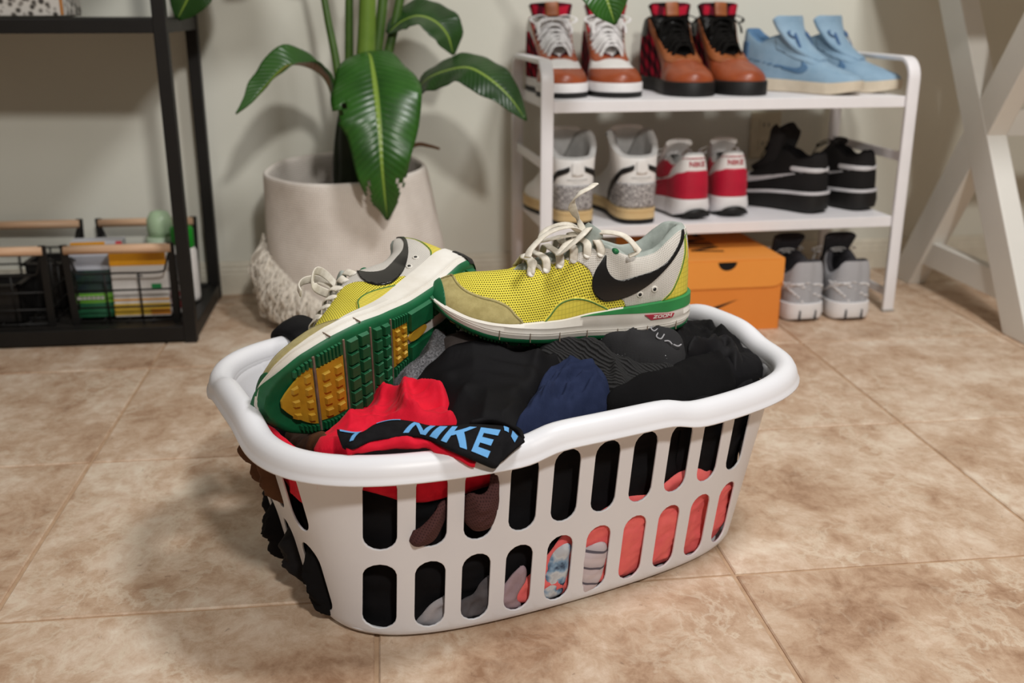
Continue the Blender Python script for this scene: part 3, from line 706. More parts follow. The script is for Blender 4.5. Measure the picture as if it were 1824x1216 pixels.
def word(name, txt, f, m, parent, slant=0.25, gap=0.14, sub=6, nrm=None, th=0.0004):
    """lettering laid on a surface: f(u, v) -> point, letter height 1, u along the baseline"""
    V, F, u = [], [], 0.0
    for ch in txt:
        w = LETW[ch]
        for poly in letter_polys(ch):
            a, b, c, d = [np.array(q, float) for q in poly]; k0 = len(V)
            for i in range(sub + 1):
                for j in range(3):
                    s_, t_ = i / sub, j / 2; q = (a * (1 - t_) + b * t_) * (1 - s_) + (d * (1 - t_) + c * t_) * s_
                    V.append(f(u + q[0] * w + slant * q[1], q[1]))
            F += [(k0 + i * 3 + j, k0 + i * 3 + j + 1, k0 + i * 3 + j + 4, k0 + i * 3 + j + 3) for i in range(sub) for j in range(2)]
        u += w + gap
    return mesh(name, V, F, m, parent, False)
# each letter is about 6 cm tall and runs towards the back of the lid
word('lettering', 'NIKE', lambda u, v: (ow - 0.115 - v * 0.075, 0.075 + u * 0.072, oh + 0.0034 + 0.0002), M_INK, sb, 0.2)
# ---------------------------------------------------------------- potted plant in a fabric basket
PX, PY = -0.095, 2.475
pot = thing('fabric_planter', 'cream woven fabric planter with shaggy diagonal fringe beside the wall', 'planter', (PX, PY, 0))
M_CANVAS = NT('cream_canvas'); _c = M_CANVAS.coord('UV'); _s = M_CANVAS.n('ShaderNodeSeparateXYZ'); M_CANVAS.t.links.new(_c, _s.inputs[0])
_h = M_CANVAS.math('ADD', M_CANVAS.math('MULTIPLY', M_CANVAS.math('SINE', M_CANVAS.math('MULTIPLY', _s.outputs[1], 2 * PI / 0.0055)), 0.5), M_CANVAS.math('MULTIPLY', M_CANVAS.math('SINE', M_CANVAS.math('MULTIPLY', _s.outputs[0], 2 * PI / 0.0045)), 0.35))
_n = M_CANVAS.noise(M_CANVAS.coord(), 18, 5)
M_CANVAS.base(M_CANVAS.ramp(M_CANVAS.math('ADD', _n, M_CANVAS.math('MULTIPLY', _h, 0.08)), [(0.3, lin('#dcd3ca')), (0.7, lin('#ece4dc'))])); M_CANVAS.b.inputs['Roughness'].default_value = 0.9; M_CANVAS.b.inputs['Specular IOR Level'].default_value = 0.1
M_CANVAS.bump(_h, 0.5, 0.0015); M_CANVAS = M_CANVAS.m
def pot_r(z, a):
    """slouching wall: radius and centre drift with height"""
    k = z / 0.36
    r = pint(k, [(0, 0.148), (0.05, 0.176), (0.14, 0.190), (0.45, 0.194), (0.75, 0.191), (1.0, 0.188)])
    bulge = 0.046 * np.exp(-((np.angle(np.exp(1j * a))) / 0.85) ** 2) * (1 - np.clip(k, 0, 1)) ** 0.8 * np.clip(k / .12, 0, 1)
    cr = 0.004 * np.sin(3 * a + 6 * k) * np.sin(PI * np.clip(k, 0, 1)) + 0.003 * np.sin(7 * a + 3 * k)
    return r + bulge + cr * 0.8
def pot_p(a, z, off=0.0):
    k = z / 0.36; r = pot_r(z, a) + off; zz = z + 0.012 * np.sin(a + 0.35) * k ** 2
    return np.stack([r * np.cos(a) + 0.004 * np.sin(PI * np.clip(k * .9, 0, 1)), r * np.sin(a), zz], -1)
na = 120; aa = np.linspace(0, 2 * PI, na, endpoint=False); rows = []
for z in (0.0, 0.004, 0.012) + tuple(np.linspace(0.025, 0.352, 26)): rows.append(pot_p(aa, np.full(na, z)))
for dz, of in ((0.357, -0.001), (0.360, -0.005), (0.358, -0.010), (0.350, -0.012)): rows.append(pot_p(aa, np.full(na, dz), of))
for z in np.linspace(0.33, 0.20, 6): rows.append(pot_p(aa, np.full(na, z), -0.012))
R_ = np.stack(rows, 1); F = grid_faces(na, R_.shape[1], True); F.append(tuple(i * R_.shape[1] for i in range(na))[::-1])
uv = np.stack(np.meshgrid(np.arange(na) / na * 1.2, np.concatenate([[0], np.cumsum(np.linalg.norm(np.diff(R_[0], axis=0), axis=1))]), indexing='ij'), -1).reshape(-1, 2)
mesh('planter_wall', R_.reshape(-1, 3), F, M_CANVAS, pot, uv=uv)
# fringe: strands hanging from a diagonal seam across the front left
M_FRINGE = mat('fringe_cotton', '#e9e2d6', 0.95, 0.05, '#d3c9bb', 90)
VV, FF, o_ = [], [], 0; rr = random.Random(5)
for k in range(1500):
    u = rr.random(); lane = rr.random()
    a = math.radians(188 + 74 * u + rr.uniform(-2, 2))
    ztop = 0.218 - 0.150 * u ** 0.9 - 0.10 * lane * (1 - u * 0.75)
    L = rr.uniform(0.055, 0.115); P = []; far = rr.uniform(.2, 1.5) * (1.6 if rr.random() < .2 else 1)
    sw = rr.uniform(-0.5, 0.5); ph = rr.uniform(0, 6)
    for q in range(5):
        t_ = q / 4; zz = max(0.006 + rr.random() * 0.004, ztop - L * t_); offv = 0.002 + 0.020 * far * math.sin(PI * min(1, t_ * 0.8)) + 0.005 * math.sin(ph + 5 * t_)
        P.append(pot_p(np.array([a + sw * L * t_ * 4 + 0.02 * math.sin(ph + 4 * t_)]), np.array([zz]), offv)[0])
    V, F = tube_vf(P, [0.0017, 0.0020, 0.0019, 0.0016, 0.0007], 4, False, o_); VV.append(V); FF += F; o_ += len(V)
fr = mesh('fringe', np.concatenate(VV), FF, M_FRINGE, pot, label='shaggy cream fringe'); fr['kind'] = 'stuff'
plant = thing('potted_plant', 'large-leaved green plant growing in a black nursery pot inside the fabric planter', 'plant', (PX, PY, 0.0))
def pl(P): return np.asarray(P, float) - np.array([PX, PY, 0.0])
lathe('nursery_pot', [(0.125, 0.012), (0.150, 0.28), (0.156, 0.285), (0.156, 0.297), (0.150, 0.297), (0.146, 0.27), (0.146, 0.262), (0.0001, 0.262)], mat('nursery_pot_plastic', '#2c2b2e', 0.35, 0.5), plant, 48)
so_ = lathe('soil', [(0.1445, 0.255), (0.143, 0.265), (0.08, 0.272), (0.0005, 0.274)], mat('dark_soil', '#241c15', 0.95, 0.1, '#120e0a', 120, 0.8, 150), plant, 48)
# stems
M_STEM = mat('green_stem', '#4c6a2a', 0.4, 0.4, '#3a5520', 14); M_STEM2 = mat('pale_stem', '#6f8a35', 0.4, 0.4, '#5a7a2c', 14); M_TRUNK = mat('dark_stem', '#26301a', 0.5, 0.3, '#1a2413', 10)
YB = 2.44
def pxpath(pts): return catmull([pl(at(x, y, Y)) for x, y, Y in pts], 6)
def stem(pts, r0, r1, m, name='stem'):
    P = pxpath(pts); return tubes(name, [P], np.linspace(r0, r1, len(P)), m, plant, 10) if False else mesh(name, *tube_vf(P, np.linspace(r0, r1, len(P)), 10), m, plant)
stem([(628, 345, 2.47), (628, 300, 2.47), (628, 240, 2.465), (632, 190, 2.46), (640, 140, 2.455)], 0.041, 0.026, M_TRUNK, 'trunk')
stem([(612, 345, 2.475), (608, 290, 2.475), (611, 230, 2.475), (616, 190, 2.475)], 0.024, 0.014, M_TRUNK, 'trunk')
stem([(615, 250, 2.46), (607, 170, 2.46), (597, 100, 2.47), (585, 40, 2.48), (574, -20, 2.49), (560, -80, 2.50)], 0.011, 0.007, M_STEM)
stem([(622, 240, 2.45), (622, 120, 2.45), (622, 40, 2.45), (622, -60, 2.45)], 0.011, 0.009, M_STEM)
stem([(640, 240, 2.43), (648, 150, 2.42), (653, 60, 2.42), (656, -70, 2.42)], 0.026, 0.018, M_STEM2)
stem([(655, 230, 2.45), (668, 120, 2.46), (680, 20, 2.47), (686, -60, 2.48)], 0.014, 0.011, M_STEM)
stem([(662, 220, 2.47), (688, 110, 2.48), (708, 20, 2.49), (722, -60, 2.50)], 0.013, 0.010, M_STEM)
stem([(700, 280, 2.50), (740, 258, 2.50), (765, 260, 2.49), (783, 265, 2.48)], 0.006, 0.003, mat('dry_brown', '#6b4a2f', 0.8), 'dry_stalk')
# leaves
def m_leaf(name, c1, c2, brown=None):
    T = NT(name); uv = T.coord('UV'); s = T.n('ShaderNodeSeparateXYZ'); T.t.links.new(uv, s.inputs[0])
    v = T.math('ABSOLUTE', s.outputs[1])                       # 0 on the midrib, 1 at the edge
    vein = T.math('SINE', T.math('MULTIPLY', T.math('SUBTRACT', s.outputs[0], T.math('MULTIPLY', v, 0.10)), 190.0))
    n = T.noise(T.coord(), 14, 4)
    c = T.ramp(T.math('ADD', T.math('MULTIPLY', n, 0.9), T.math('MULTIPLY', vein, 0.05)), [(0.25, lin(c2)), (0.75, lin(c1))])
    rib = T.n('ShaderNodeMapRange'); T.set(rib.inputs[0], v); rib.inputs[1].default_value = 0.035; rib.inputs[2].default_value = 0.075
    c = T.mix(rib.outputs[0], lin('#7f9a3c'), c)
    if brown:
        b = T.n('ShaderNodeMapRange'); d = T.n('ShaderNodeVectorMath', operation='DISTANCE'); T.t.links.new(uv, d.inputs[0]); d.inputs[1].default_value = brown
        T.set(b.inputs[0], T.math('ADD', d.outputs['Value'], T.math('MULTIPLY', T.noise(T.coord(), 40, 4), 0.5))); b.inputs[1].default_value = 0.52; b.inputs[2].default_value = 0.68
        c = T.mix(b.outputs[0], lin('#86623a'), c)
    T.base(c); T.b.inputs['Roughness'].default_value = 0.33; T.b.inputs['Specular IOR Level'].default_value = 0.5
    T.b.inputs['Subsurface Weight'].default_value = 0.0
    T.bump(T.math('ADD', T.math('MULTIPLY', vein, 0.5), T.math('MULTIPLY', rib.outputs[0], -1.0)), 0.25, 0.002); return T.m
M_LEAF = m_leaf('leaf_green', '#33661f', '#1f4713'); M_LEAF_DK = m_leaf('leaf_dark_green', '#2a4f1c', '#1a3713'); M_LEAF_BR = m_leaf('leaf_browned', '#335f20', '#234a17', (0.40, -0.35, 0))
M_LEAF.use_backface_culling = False
def leaf(path, wl, wr, face, vee, m, name='leaf', nw=9, splits=(), curl=0.0, label=None):
    """path: midrib points (pixel, pixel, depth); wl/wr: half width tables along it; face: which way the blade looks"""
    P = pxpath(path); n = len(P); s = np.concatenate([[0], np.cumsum(np.linalg.norm(np.diff(P, axis=0), axis=1))]); s /= s[-1]
    T = np.gradient(P, axis=0); T /= np.linalg.norm(T, axis=1)[:, None]
    fc = np.asarray(face, float); fc = np.stack([pint(s, list(zip(np.linspace(0, 1, len(fc)), fc[:, k]))) for k in range(3)], -1) if fc.ndim == 2 else np.broadcast_to(fc, P.shape)
    N = fc - T * (fc * T).sum(1)[:, None]; N /= np.linalg.norm(N, axis=1)[:, None]; S = np.cross(T, N)
    w1, w2 = pint(s, wl), pint(s, wr); q = np.linspace(-1, 1, 2 * nw + 1); V, uv = [], []
    vee = np.broadcast_to(vee, (n,)) if not isinstance(vee, list) else pint(s, vee)
    for i in range(n):
        for x in q:
            w = w1[i] if x < 0 else w2[i]; ax = abs(x)
            rip = (0.006 * math.sin(s[i] * 17 + (2 if x < 0 else 0)) * ax ** 2 + 0.0025 * math.sin(s[i] * 41 + x) * ax) * min(1, w / .08)
            ang = vee[i] - curl * ax
            V.append(P[i] + S[i] * (x * w * math.cos(ang)) + N[i] * (ax * w * math.sin(ang) + rip - 0.0015 * math.exp(-(x / 0.1) ** 2)))
            uv.append((s[i], x))
    m2 = len(q); F = []
    for i in range(n - 1):
        for k in range(m2 - 1):
            u_, x_ = (s[i] + s[i + 1]) / 2, (q[k] + q[k + 1]) / 2
            if any(sgn * x_ > x0 and abs(u_ - (u0 + (abs(x_) - 1) * sl)) < hw_ * (abs(x_) - x0) / (1 - x0) for sgn, u0, x0, sl, hw_ in splits): continue
            F.append((i * m2 + k, i * m2 + k + 1, (i + 1) * m2 + k + 1, (i + 1) * m2 + k))
    o = mesh(name, V, F, m, plant, True, uv=uv, label=label); so = o.modifiers.new('thick', 'SOLIDIFY'); so.thickness = 0.0012; so.offset = 0
    return o
leaf([(655, 92, 2.40), (661, 105, 2.355), (668, 150, 2.30), (675, 215, 2.25), (680, 290, 2.225), (685, 345, 2.23), (690, 392, 2.245)],
     [(0, .008), (.06, .045), (.16, .070), (.32, .098), (.5, .086), (.68, .062), (.85, .040), (.93, .022), (1, .003)],
     [(0, .012), (.07, .050), (.2, .082), (.36, .098), (.47, .092), (.56, .070), (.75, .055), (.88, .036), (.94, .016), (1, .003)],
     [(0.0, -1.0, 0.9), (0, -1, 0.45), (0.0, -1, 0.25), (0.0, -1, 0.15)], 0.30, M_LEAF, splits=[(1, .47, .55, .2, .035), (-1, .88, .35, .25, .03), (1, .90, .3, .25, .03), (-1, .80, .7, .3, .02)], curl=0.35, label='broad green leaf facing the front')
leaf([(597, 185, 2.43), (578, 140, 2.41), (545, 118, 2.38), (510, 118, 2.35), (478, 148, 2.33), (448, 182, 2.31), (420, 203, 2.30)],
     [(0, .01), (.2, .030), (.45, .046), (.7, .036), (.9, .018), (1, .002)], [(0, .01), (.2, .034), (.45, .048), (.7, .038), (.9, .018), (1, .002)],
     [(0.3, -0.25, 1.0), (0.1, -0.35, 1.0), (-0.25, -0.4, 1.0)], 0.55, M_LEAF_BR, label='drooping leaf browned along its edge')
leaf([(742, 163, 2.44), (760, 140, 2.41), (795, 125, 2.37), (835, 120, 2.33), (875, 142, 2.30), (910, 175, 2.28), (938, 215, 2.27)],
     [(0, .008), (.12, .038), (.35, .052), (.6, .055), (.85, .032), (1, .002)], [(0, .008), (.12, .038), (.35, .050), (.6, .050), (.85, .03), (1, .002)],
     [(-0.2, -0.8, 0.9), (0.15, -0.9, 0.9), (0.35, -1.0, 0.8)], -0.10, M_LEAF_DK)
stem([(660, 210, 2.46), (690, 185, 2.455), (725, 172, 2.45), (745, 161, 2.44)], 0.007, 0.005, M_STEM)
leaf([(690, 60, 2.47), (715, 38, 2.47), (745, 28, 2.46), (775, 38, 2.45), (797, 62, 2.44), (808, 98, 2.44)],
     [(0, .008), (.2, .045), (.5, .062), (.8, .045), (1, .004)], [(0, .008), (.2, .04), (.5, .05), (.8, .045), (1, .004)],
     [(-0.1, -0.5, 1.0), (0.1, -0.6, 0.9), (0.5, -0.8, 0.6)], 0.1, M_LEAF_DK)
leaf([(1010, -170, 2.20), (1040, -110, 2.17), (1065, -50, 2.15), (1083, 5, 2.14), (1096, 44, 2.14)],
     [(0, .01), (.3, .055), (.6, .058), (.85, .040), (1, .003)], [(0, .01), (.3, .055), (.6, .058), (.85, .040), (1, .003)], (-0.1, -1, 0.45), 0.2, M_LEAF)
leaf([(385, -110, 2.42), (360, -60, 2.42), (338, -10, 2.43), (315, 36, 2.44)],
     [(0, .01), (.3, .05), (.6, .05), (.85, .03), (1, .003)], [(0, .01), (.3, .05), (.6, .05), (.85, .03), (1, .003)], (0.1, -1, 0.4), 0.2, M_LEAF_DK)
# the rest of the crown above: stalks that carry the outer leaves
stem([(656, -60, 2.42), (700, -230, 2.40), (800, -330, 2.33), (920, -290, 2.24), (1010, -170, 2.20)], 0.016, 0.005, M_STEM)
stem([(622, -50, 2.45), (590, -200, 2.44), (500, -260, 2.43), (430, -200, 2.42), (385, -110, 2.42)], 0.010, 0.005, M_STEM)
leaf([(560, -80, 2.50), (520, -140, 2.48), (470, -150, 2.44), (420, -110, 2.41)], [(0, .01), (.3, .06), (.6, .07), (.85, .04), (1, .003)], [(0, .01), (.3, .06), (.6, .07), (.85, .04), (1, .003)], (0.1, -0.5, 1), 0.2, M_LEAF)
leaf([(722, -60, 2.50), (760, -150, 2.47), (820, -190, 2.43), (880, -160, 2.40)], [(0, .01), (.3, .06), (.6, .07), (.85, .04), (1, .003)], [(0, .01), (.3, .06), (.6, .07), (.85, .04), (1, .003)], (0.1, -0.5, 1), 0.2, M_LEAF)
# ---------------------------------------------------------------- shoe making
class TM:
    """triangle surface that can be cut along smooth curves, so that a panel follows the shoe's own surface"""
    def __init__(s, V, F, UV=None, N=None):
        s.V = np.asarray(V, float); T = []
        for f in F:
            for k in range(1, len(f) - 1): T.append((f[0], f[k], f[k + 1]))
        s.F = np.array(T, int).reshape(-1, 3); s.UV = np.zeros((len(s.V), 2)) if UV is None else np.asarray(UV, float)
        s.N = s.normals() if N is None else N
    def normals(s):
        N = np.zeros_like(s.V); a = s.V[s.F]; n = np.cross(a[:, 1] - a[:, 0], a[:, 2] - a[:, 0])
        for k in range(3): np.add.at(N, s.F[:, k], n)
        # weld coincident vertices so that seams shade smoothly
        key = {}; idx = np.empty(len(s.V), int)
        for i, p in enumerate(np.round(s.V, 5)): idx[i] = key.setdefault(tuple(p), i)
        M = np.zeros_like(N); np.add.at(M, idx, N); N = M[idx]
        return N / (np.linalg.norm(N, axis=1)[:, None] + 1e-12)
    def cut(s, d):
        """the part where d > 0"""
        d = np.where(np.abs(d) < 1e-7, 1e-7, d); pos = d > 0; cnt = pos[s.F].sum(1)
        V, UV, N = list(s.V), list(s.UV), list(s.N); E = {}
        def mid(a, b):
            k = (a, b) if a < b else (b, a)
            if k not in E:
                t = d[a] / (d[a] - d[b]); E[k] = len(V)
                V.append(s.V[a] + (s.V[b] - s.V[a]) * t); UV.append(s.UV[a] + (s.UV[b] - s.UV[a]) * t)
                n = s.N[a] + (s.N[b] - s.N[a]) * t; N.append(n / (np.linalg.norm(n) + 1e-12))
            return E[k]
        out = [tuple(f) for f in s.F[cnt == 3]]
        for f in s.F[(cnt > 0) & (cnt < 3)]:
            poly = []
            for k in range(3):
                a, b = f[k], f[(k + 1) % 3]
                if pos[a]: poly.append(a)
                if pos[a] != pos[b]: poly.append(mid(a, b))
            for k in range(1, len(poly) - 1): out.append((poly[0], poly[k], poly[k + 1]))
        if not out: return None
        F = np.array(out); used = np.unique(F); re = -np.ones(len(V), int); re[used] = np.arange(len(used))
        return TM(np.array(V)[used], [tuple(f) for f in re[F]], np.array(UV)[used], np.array(N)[used])
    def panel(s, d, th, name, m, parent, skirt=0.0006, label=None, sdir=None):
        c = s.cut(d)
        if c is None: return None
        V = c.V + c.N * th; e = {}
        for f in c.F:
            for k in range(3):
                a, b = int(f[k]), int(f[(k + 1) % 3])
                if (b, a) in e: del e[(b, a)]
                else: e[(a, b)] = 1
        n = len(V); F = [tuple(f) for f in c.F]; low = {}; VV = [v for v in V]; UU = [u for u in c.UV]
        def lo(i):
            if i not in low: low[i] = len(VV); VV.append(c.V[i] - (c.N[i] if sdir is None else np.array(sdir)) * skirt); UU.append(c.UV[i])
            return low[i]
        for (a, b) in e: F.append((b, a, lo(a), lo(b)))
        return mesh(name, np.array(VV), F, m, parent, True, uv=np.array(UU), label=label)

def _band(s, d, lo, hi, extra, th, name, m, parent):
    c = TM(s.V, s.F, np.concatenate([s.UV, d[:, None], np.broadcast_to(extra, d.shape)[:, None]], 1), s.N).cut(np.minimum(d - lo, extra))
    if c is None: return None
    c2 = c.cut(hi - c.UV[:, 2])
    if c2 is None: return None
    c2.UV = c2.UV[:, :2]; return c2.panel(np.ones(len(c2.V)), th, name, m, parent)
TM.band = _band
def sdf(P, poly):
    """signed distance to a closed polygon, positive inside; P n x 2"""
    poly = np.asarray(poly, float); a = poly; b = np.roll(poly, -1, 0); out = np.full(len(P), 1e9); ins = np.zeros(len(P), bool)
    for p, q in zip(a, b):
        e = q - p; w = P - p; L = e @ e
        if L < 1e-14: continue
        t = np.clip((w @ e) / L, 0, 1); dd = w - t[:, None] * e; out = np.minimum(out, (dd ** 2).sum(1))
        c = ((p[1] > P[:, 1]) != (q[1] > P[:, 1]))
        with np.errstate(divide='ignore', invalid='ignore'): xs = p[0] + (P[:, 1] - p[1]) / (q[1] - p[1] if q[1] != p[1] else 1e-12) * e[0]
        ins ^= c & (P[:, 0] < xs)
    return np.where(ins, 1, -1) * np.sqrt(out)
def sdl(P, line, w, w1=None):
    """positive within half width w of a polyline"""
    line = np.asarray(line, float); out = np.full(len(P), -1e9); n = len(line) - 1
    for i in range(n):
        p, q = line[i], line[i + 1]; e = q - p; L = max(e @ e, 1e-14); t = np.clip(((P - p) @ e) / L, 0, 1)
        ww = w if w1 is None else w + (w1 - w) * (i + t) / n
        out = np.maximum(out, ww - np.linalg.norm(P - p - t[:, None] * e, axis=1))
    return out

HWT = [(0, 0), (.012, .055), (.035, .085), (.07, .103), (.13, .115), (.25, .115), (.4, .114), (.55, .134), (.68, .157), (.78, .163), (.87, .148), (.93, .118), (.97, .078), (.99, .042), (1, 0)]
class Shoe:
    """x: heel to toe, y: to the left, z: up. foot = +1 left shoe, -1 right shoe"""
    def __init__(s, name, label, group, L=0.335, W=1.0, heelw=1.0, foot=1, sole_top=((0, .03), (1, .035)), sole_bot=((0, 0), (.75, 0), (1, .02)), top=(), tw=(), throat=.36, vamp=.66,
                 lean=.02, toe_in=.10, ph=1.7, pg=1.0, nt=70, nv=22, cat='shoe', lining=0.012):
        s.L, s.W, s.foot, s.throat, s.vamp = L, W, foot, throat, vamp
        s.root = thing(name, label, cat, group=group)
        s.hw = lambda t: pint(t, HWT) * L * W * (1 + (heelw - 1) * np.clip(1 - t / 0.45, 0, 1))
        s.cl = lambda t: -foot * L * 0.035 * np.sin(np.clip((t - .25) / .75, 0, 1) * PI) * 1.0 + foot * L * 0.0 * t + (-foot) * L * 0.02 * np.clip((t - .8) / .2, 0, 1)
        s.zt = lambda t: pint(t, sole_top); s.zb = lambda t: pint(t, sole_bot)
        k = np.arange(nt + 1) / nt; s.t1 = 0.5 * (1 - np.cos(PI * k)) * 0.55 + k * 0.45
        s.t = np.concatenate([s.t1, s.t1[::-1][1:-1]]); s.sd = np.concatenate([np.ones(nt + 1), -np.ones(nt - 1)]); s.n = len(s.t)
        s.top = lambda t: pint(t, top); s.tw = lambda t: pint(t, tw) * L
        t, sd = s.t, s.sd; n = s.n
        B = np.stack([t * L, s.cl(t) + sd * s.hw(t), s.zt(t)], -1)
        xt = lean * L + t * (L * (1 - toe_in) - lean * L); T = np.stack([xt, s.cl(t) * 0.8 + sd * s.tw(t), s.top(t)], -1)
        v = np.linspace(0, 1, nv + 1); a = v * PI / 2
        boxy = np.clip((0.5 - t) / 0.5, 0, 1)[:, None]
        h = (1 - np.cos(a))[None, :] ** (ph / 2 + 0 * boxy); g = np.sin(a)[None, :] ** pg; g = g * (1 - 0.45 * boxy) + v[None, :] * 0.45 * boxy
        P = np.empty((n, nv + 1, 3))
        for c in (0, 1): P[:, :, c] = B[:, c, None] + (T[:, c, None] - B[:, c, None]) * h
        P[:, :, 2] = B[:, 2, None] + (T[:, 2, None] - B[:, 2, None]) * g
        # slight outward fullness of the quarter
        full = 0.012 * L * np.sin(PI * v)[None, :] * np.clip(1 - np.abs(t - 0.2) / 0.35, 0, 1)[:, None]; P[:, :, 1] += sd[:, None] * full
        s.P = P; s.T = T; s.B = B
        # rolled collar and inside
        C = np.stack([T[:, 0].mean() * 0 + np.clip(T[:, 0], L * .08, L), s.cl(t) * .8, T[:, 2]], -1)
        dirv = np.stack([np.where(t < .12, (1 - t / .12), 0), -sd * np.clip(t / .05, 0, 1), 0 * t], -1); dirv /= np.linalg.norm(dirv, axis=1)[:, None] + 1e-9
        lim = np.minimum(lining, np.maximum(s.tw(t) * 0.95, 0.0)); lim = np.where(t < .1, lining, lim)[:, None]
        up = np.array([0, 0, 1.0])[None, :] * np.clip(s.tw(t) / (.02 * L) + (t < .1), 0, 1)[:, None] + np.array([0, 0, -1.0])[None, :] * (t > vamp)[:, None] * .5; k_ = (lining * 0.5)
        rows = [T + dirv * lim * .25 + up * k_ * .55, T + dirv * lim * .6 + up * k_ * .7, T + dirv * lim * .95 + up * k_ * .2, T + dirv * lim * 1.05 - np.array([0, 0, lining])]
        for q in (0.25, 0.5, 0.75, 1.0):
            zz = s.zt(t) + 0.012; r = T + dirv * lim * 1.05; r[:, 2] = (T[:, 2] - lining) * (1 - q) + zz * q
            r[:, :2] = r[:, :2] * (1 - 0.55 * q) + (np.stack([B[:, 0], s.cl(t) + sd * s.hw(t) * 0.86], -1) * 0.55 * q + r[:, :2] * 0 * q) if False else r[:, :2]
            rows.append(r)
        s.lin = np.stack([T] + rows, 1)
        u = np.concatenate([[0], np.cumsum(np.linalg.norm(np.diff(B, axis=0), axis=1))]); vv = np.concatenate([[0], np.cumsum(np.linalg.norm(np.diff(P[n // 6], axis=0), axis=1))])
        V = P.reshape(-1, 3); UV = np.stack(np.meshgrid(u, vv, indexing='ij'), -1).reshape(-1, 2)
        F = grid_faces(n, nv + 1, True, flip=True)
        if foot: pass
        s.tm = TM(V, F, UV); 
        # outward check
        c0 = V.mean(0); 
        if ((s.tm.V - c0) * s.tm.N).sum() < 0: s.tm = TM(V, [f[::-1] for f in F], UV)
        s.x, s.y, s.z = s.tm.V[:, 0], s.tm.V[:, 1] - s.cl(np.clip(s.tm.V[:, 0] / L, 0, 1)), s.tm.V[:, 2]
        s.XZ = np.stack([s.x, s.z], -1); s.YZ = np.stack([s.y, s.z], -1); s.XY = np.stack([s.x, s.y], -1)
        s.side = lambda q: np.where(s.tm.N[:, 1] * q > -0.25, s.y * q + 0.004, -0.05)
        s.back = -s.tm.N[:, 0] - 0.15
    def upper(s, m, name='upper', label=None): s.up = mesh(name, s.tm.V, s.tm.F, m, s.root, True, uv=s.tm.UV, label=label); return s.up
    def lining(s, m):
        nl = s.lin.shape[1]; V = s.lin.reshape(-1, 3); F = grid_faces(s.n, nl, True); keep = []
        # insole closes the inside
        h = s.n // 2; k0 = nl - 1
        o = mesh('lining', V, F, m, s.root, True); 
        F2 = [(i * nl + k0, (i + 1) * nl + k0, ((s.n - i - 1) % s.n) * nl + k0, ((s.n - i) % s.n) * nl + k0) for i in range(0, h)]
        mesh('insole', V, F2, m, s.root, True); return o
    def sole(s, name, m, rows, parent=None, label=None, cap=True):
        """rows: (outward offset, f(t) height) from bottom to top"""
        t, sd = s.t, s.sd; R = []
        P0 = np.stack([t * s.L, s.cl(t) + sd * s.hw(t)], -1)
        tn = np.roll(P0, -1, 0) - np.roll(P0, 1, 0); nn = np.stack([tn[:, 1], -tn[:, 0]], -1); nn /= np.linalg.norm(nn, axis=1)[:, None] + 1e-9
        if (nn[:, 1] * sd).mean() < 0: nn = -nn
        nn[0] = (-1, 0); nn[s.n // 2] = (1, 0)
        for off, f in rows:
            o = off(t) if callable(off) else off; q = P0 + nn * np.broadcast_to(o, t.shape)[:, None]; R.append(np.concatenate([q, np.broadcast_to(f(t), t.shape)[:, None]], 1))
        R = np.stack(R, 1); m_ = R.shape[1]; F = grid_faces(s.n, m_, True, flip=True); h = s.n // 2
        if cap:
            for k0, fl in ((0, False), (m_ - 1, True)):
                for i in range(h):
                    f = (i * m_ + k0, (i + 1) * m_ + k0, ((s.n - i - 1) % s.n) * m_ + k0, ((s.n - i) % s.n) * m_ + k0); f = tuple(dict.fromkeys(f)); F.append(f[::-1] if fl else f)
        o = mesh(name, R.reshape(-1, 3), F, m, parent or s.root, True, label=label)
        e = o.modifiers.new('edge', 'EDGE_SPLIT'); e.split_angle = math.radians(48); return o
    def ridge(s, t, sd, v=1.0):
        """a point of the upper at length t, side sd, height share v"""
        i = int(np.argmin(np.abs(s.t1 - t))); i = i if sd > 0 else (s.n - i) % s.n; k = int(round(v * (s.P.shape[1] - 1))); return s.P[i, k].copy()
    def tongue(s, m, pts, w, th=0.008, name='tongue', bulge=0.3, label=None):
        """pts: (x/L, z) along the middle; w: half width table along it"""
        P = catmull([(x * s.L, s.cl(np.array(x)) * .8, z) for x, z in pts], 6); n = len(P); q = np.linspace(-1, 1, 11); S = np.linspace(0, 1, n); ww = pint(S, w) * s.L
        T = np.gradient(P, axis=0); T /= np.linalg.norm(T, axis=1)[:, None]; N = np.cross(T, np.array([0, 1.0, 0])); N /= np.linalg.norm(N, axis=1)[:, None]; N = np.where(N[:, 2:3] < 0, -N, N)
        V = np.stack([P + np.array([0, 1.0, 0]) * (x * ww)[:, None] - N * (bulge * ww * x * x)[:, None] for x in q], 1).reshape(-1, 3)
        o = mesh(name, V, grid_faces(n, 11), m, s.root, True, label=label); so = o.modifiers.new('thick', 'SOLIDIFY'); so.thickness = th; so.offset = 0; sb_ = o.modifiers.new('sm', 'SUBSURF'); sb_.levels = 1; sb_.render_levels = 1
        return P, N, ww
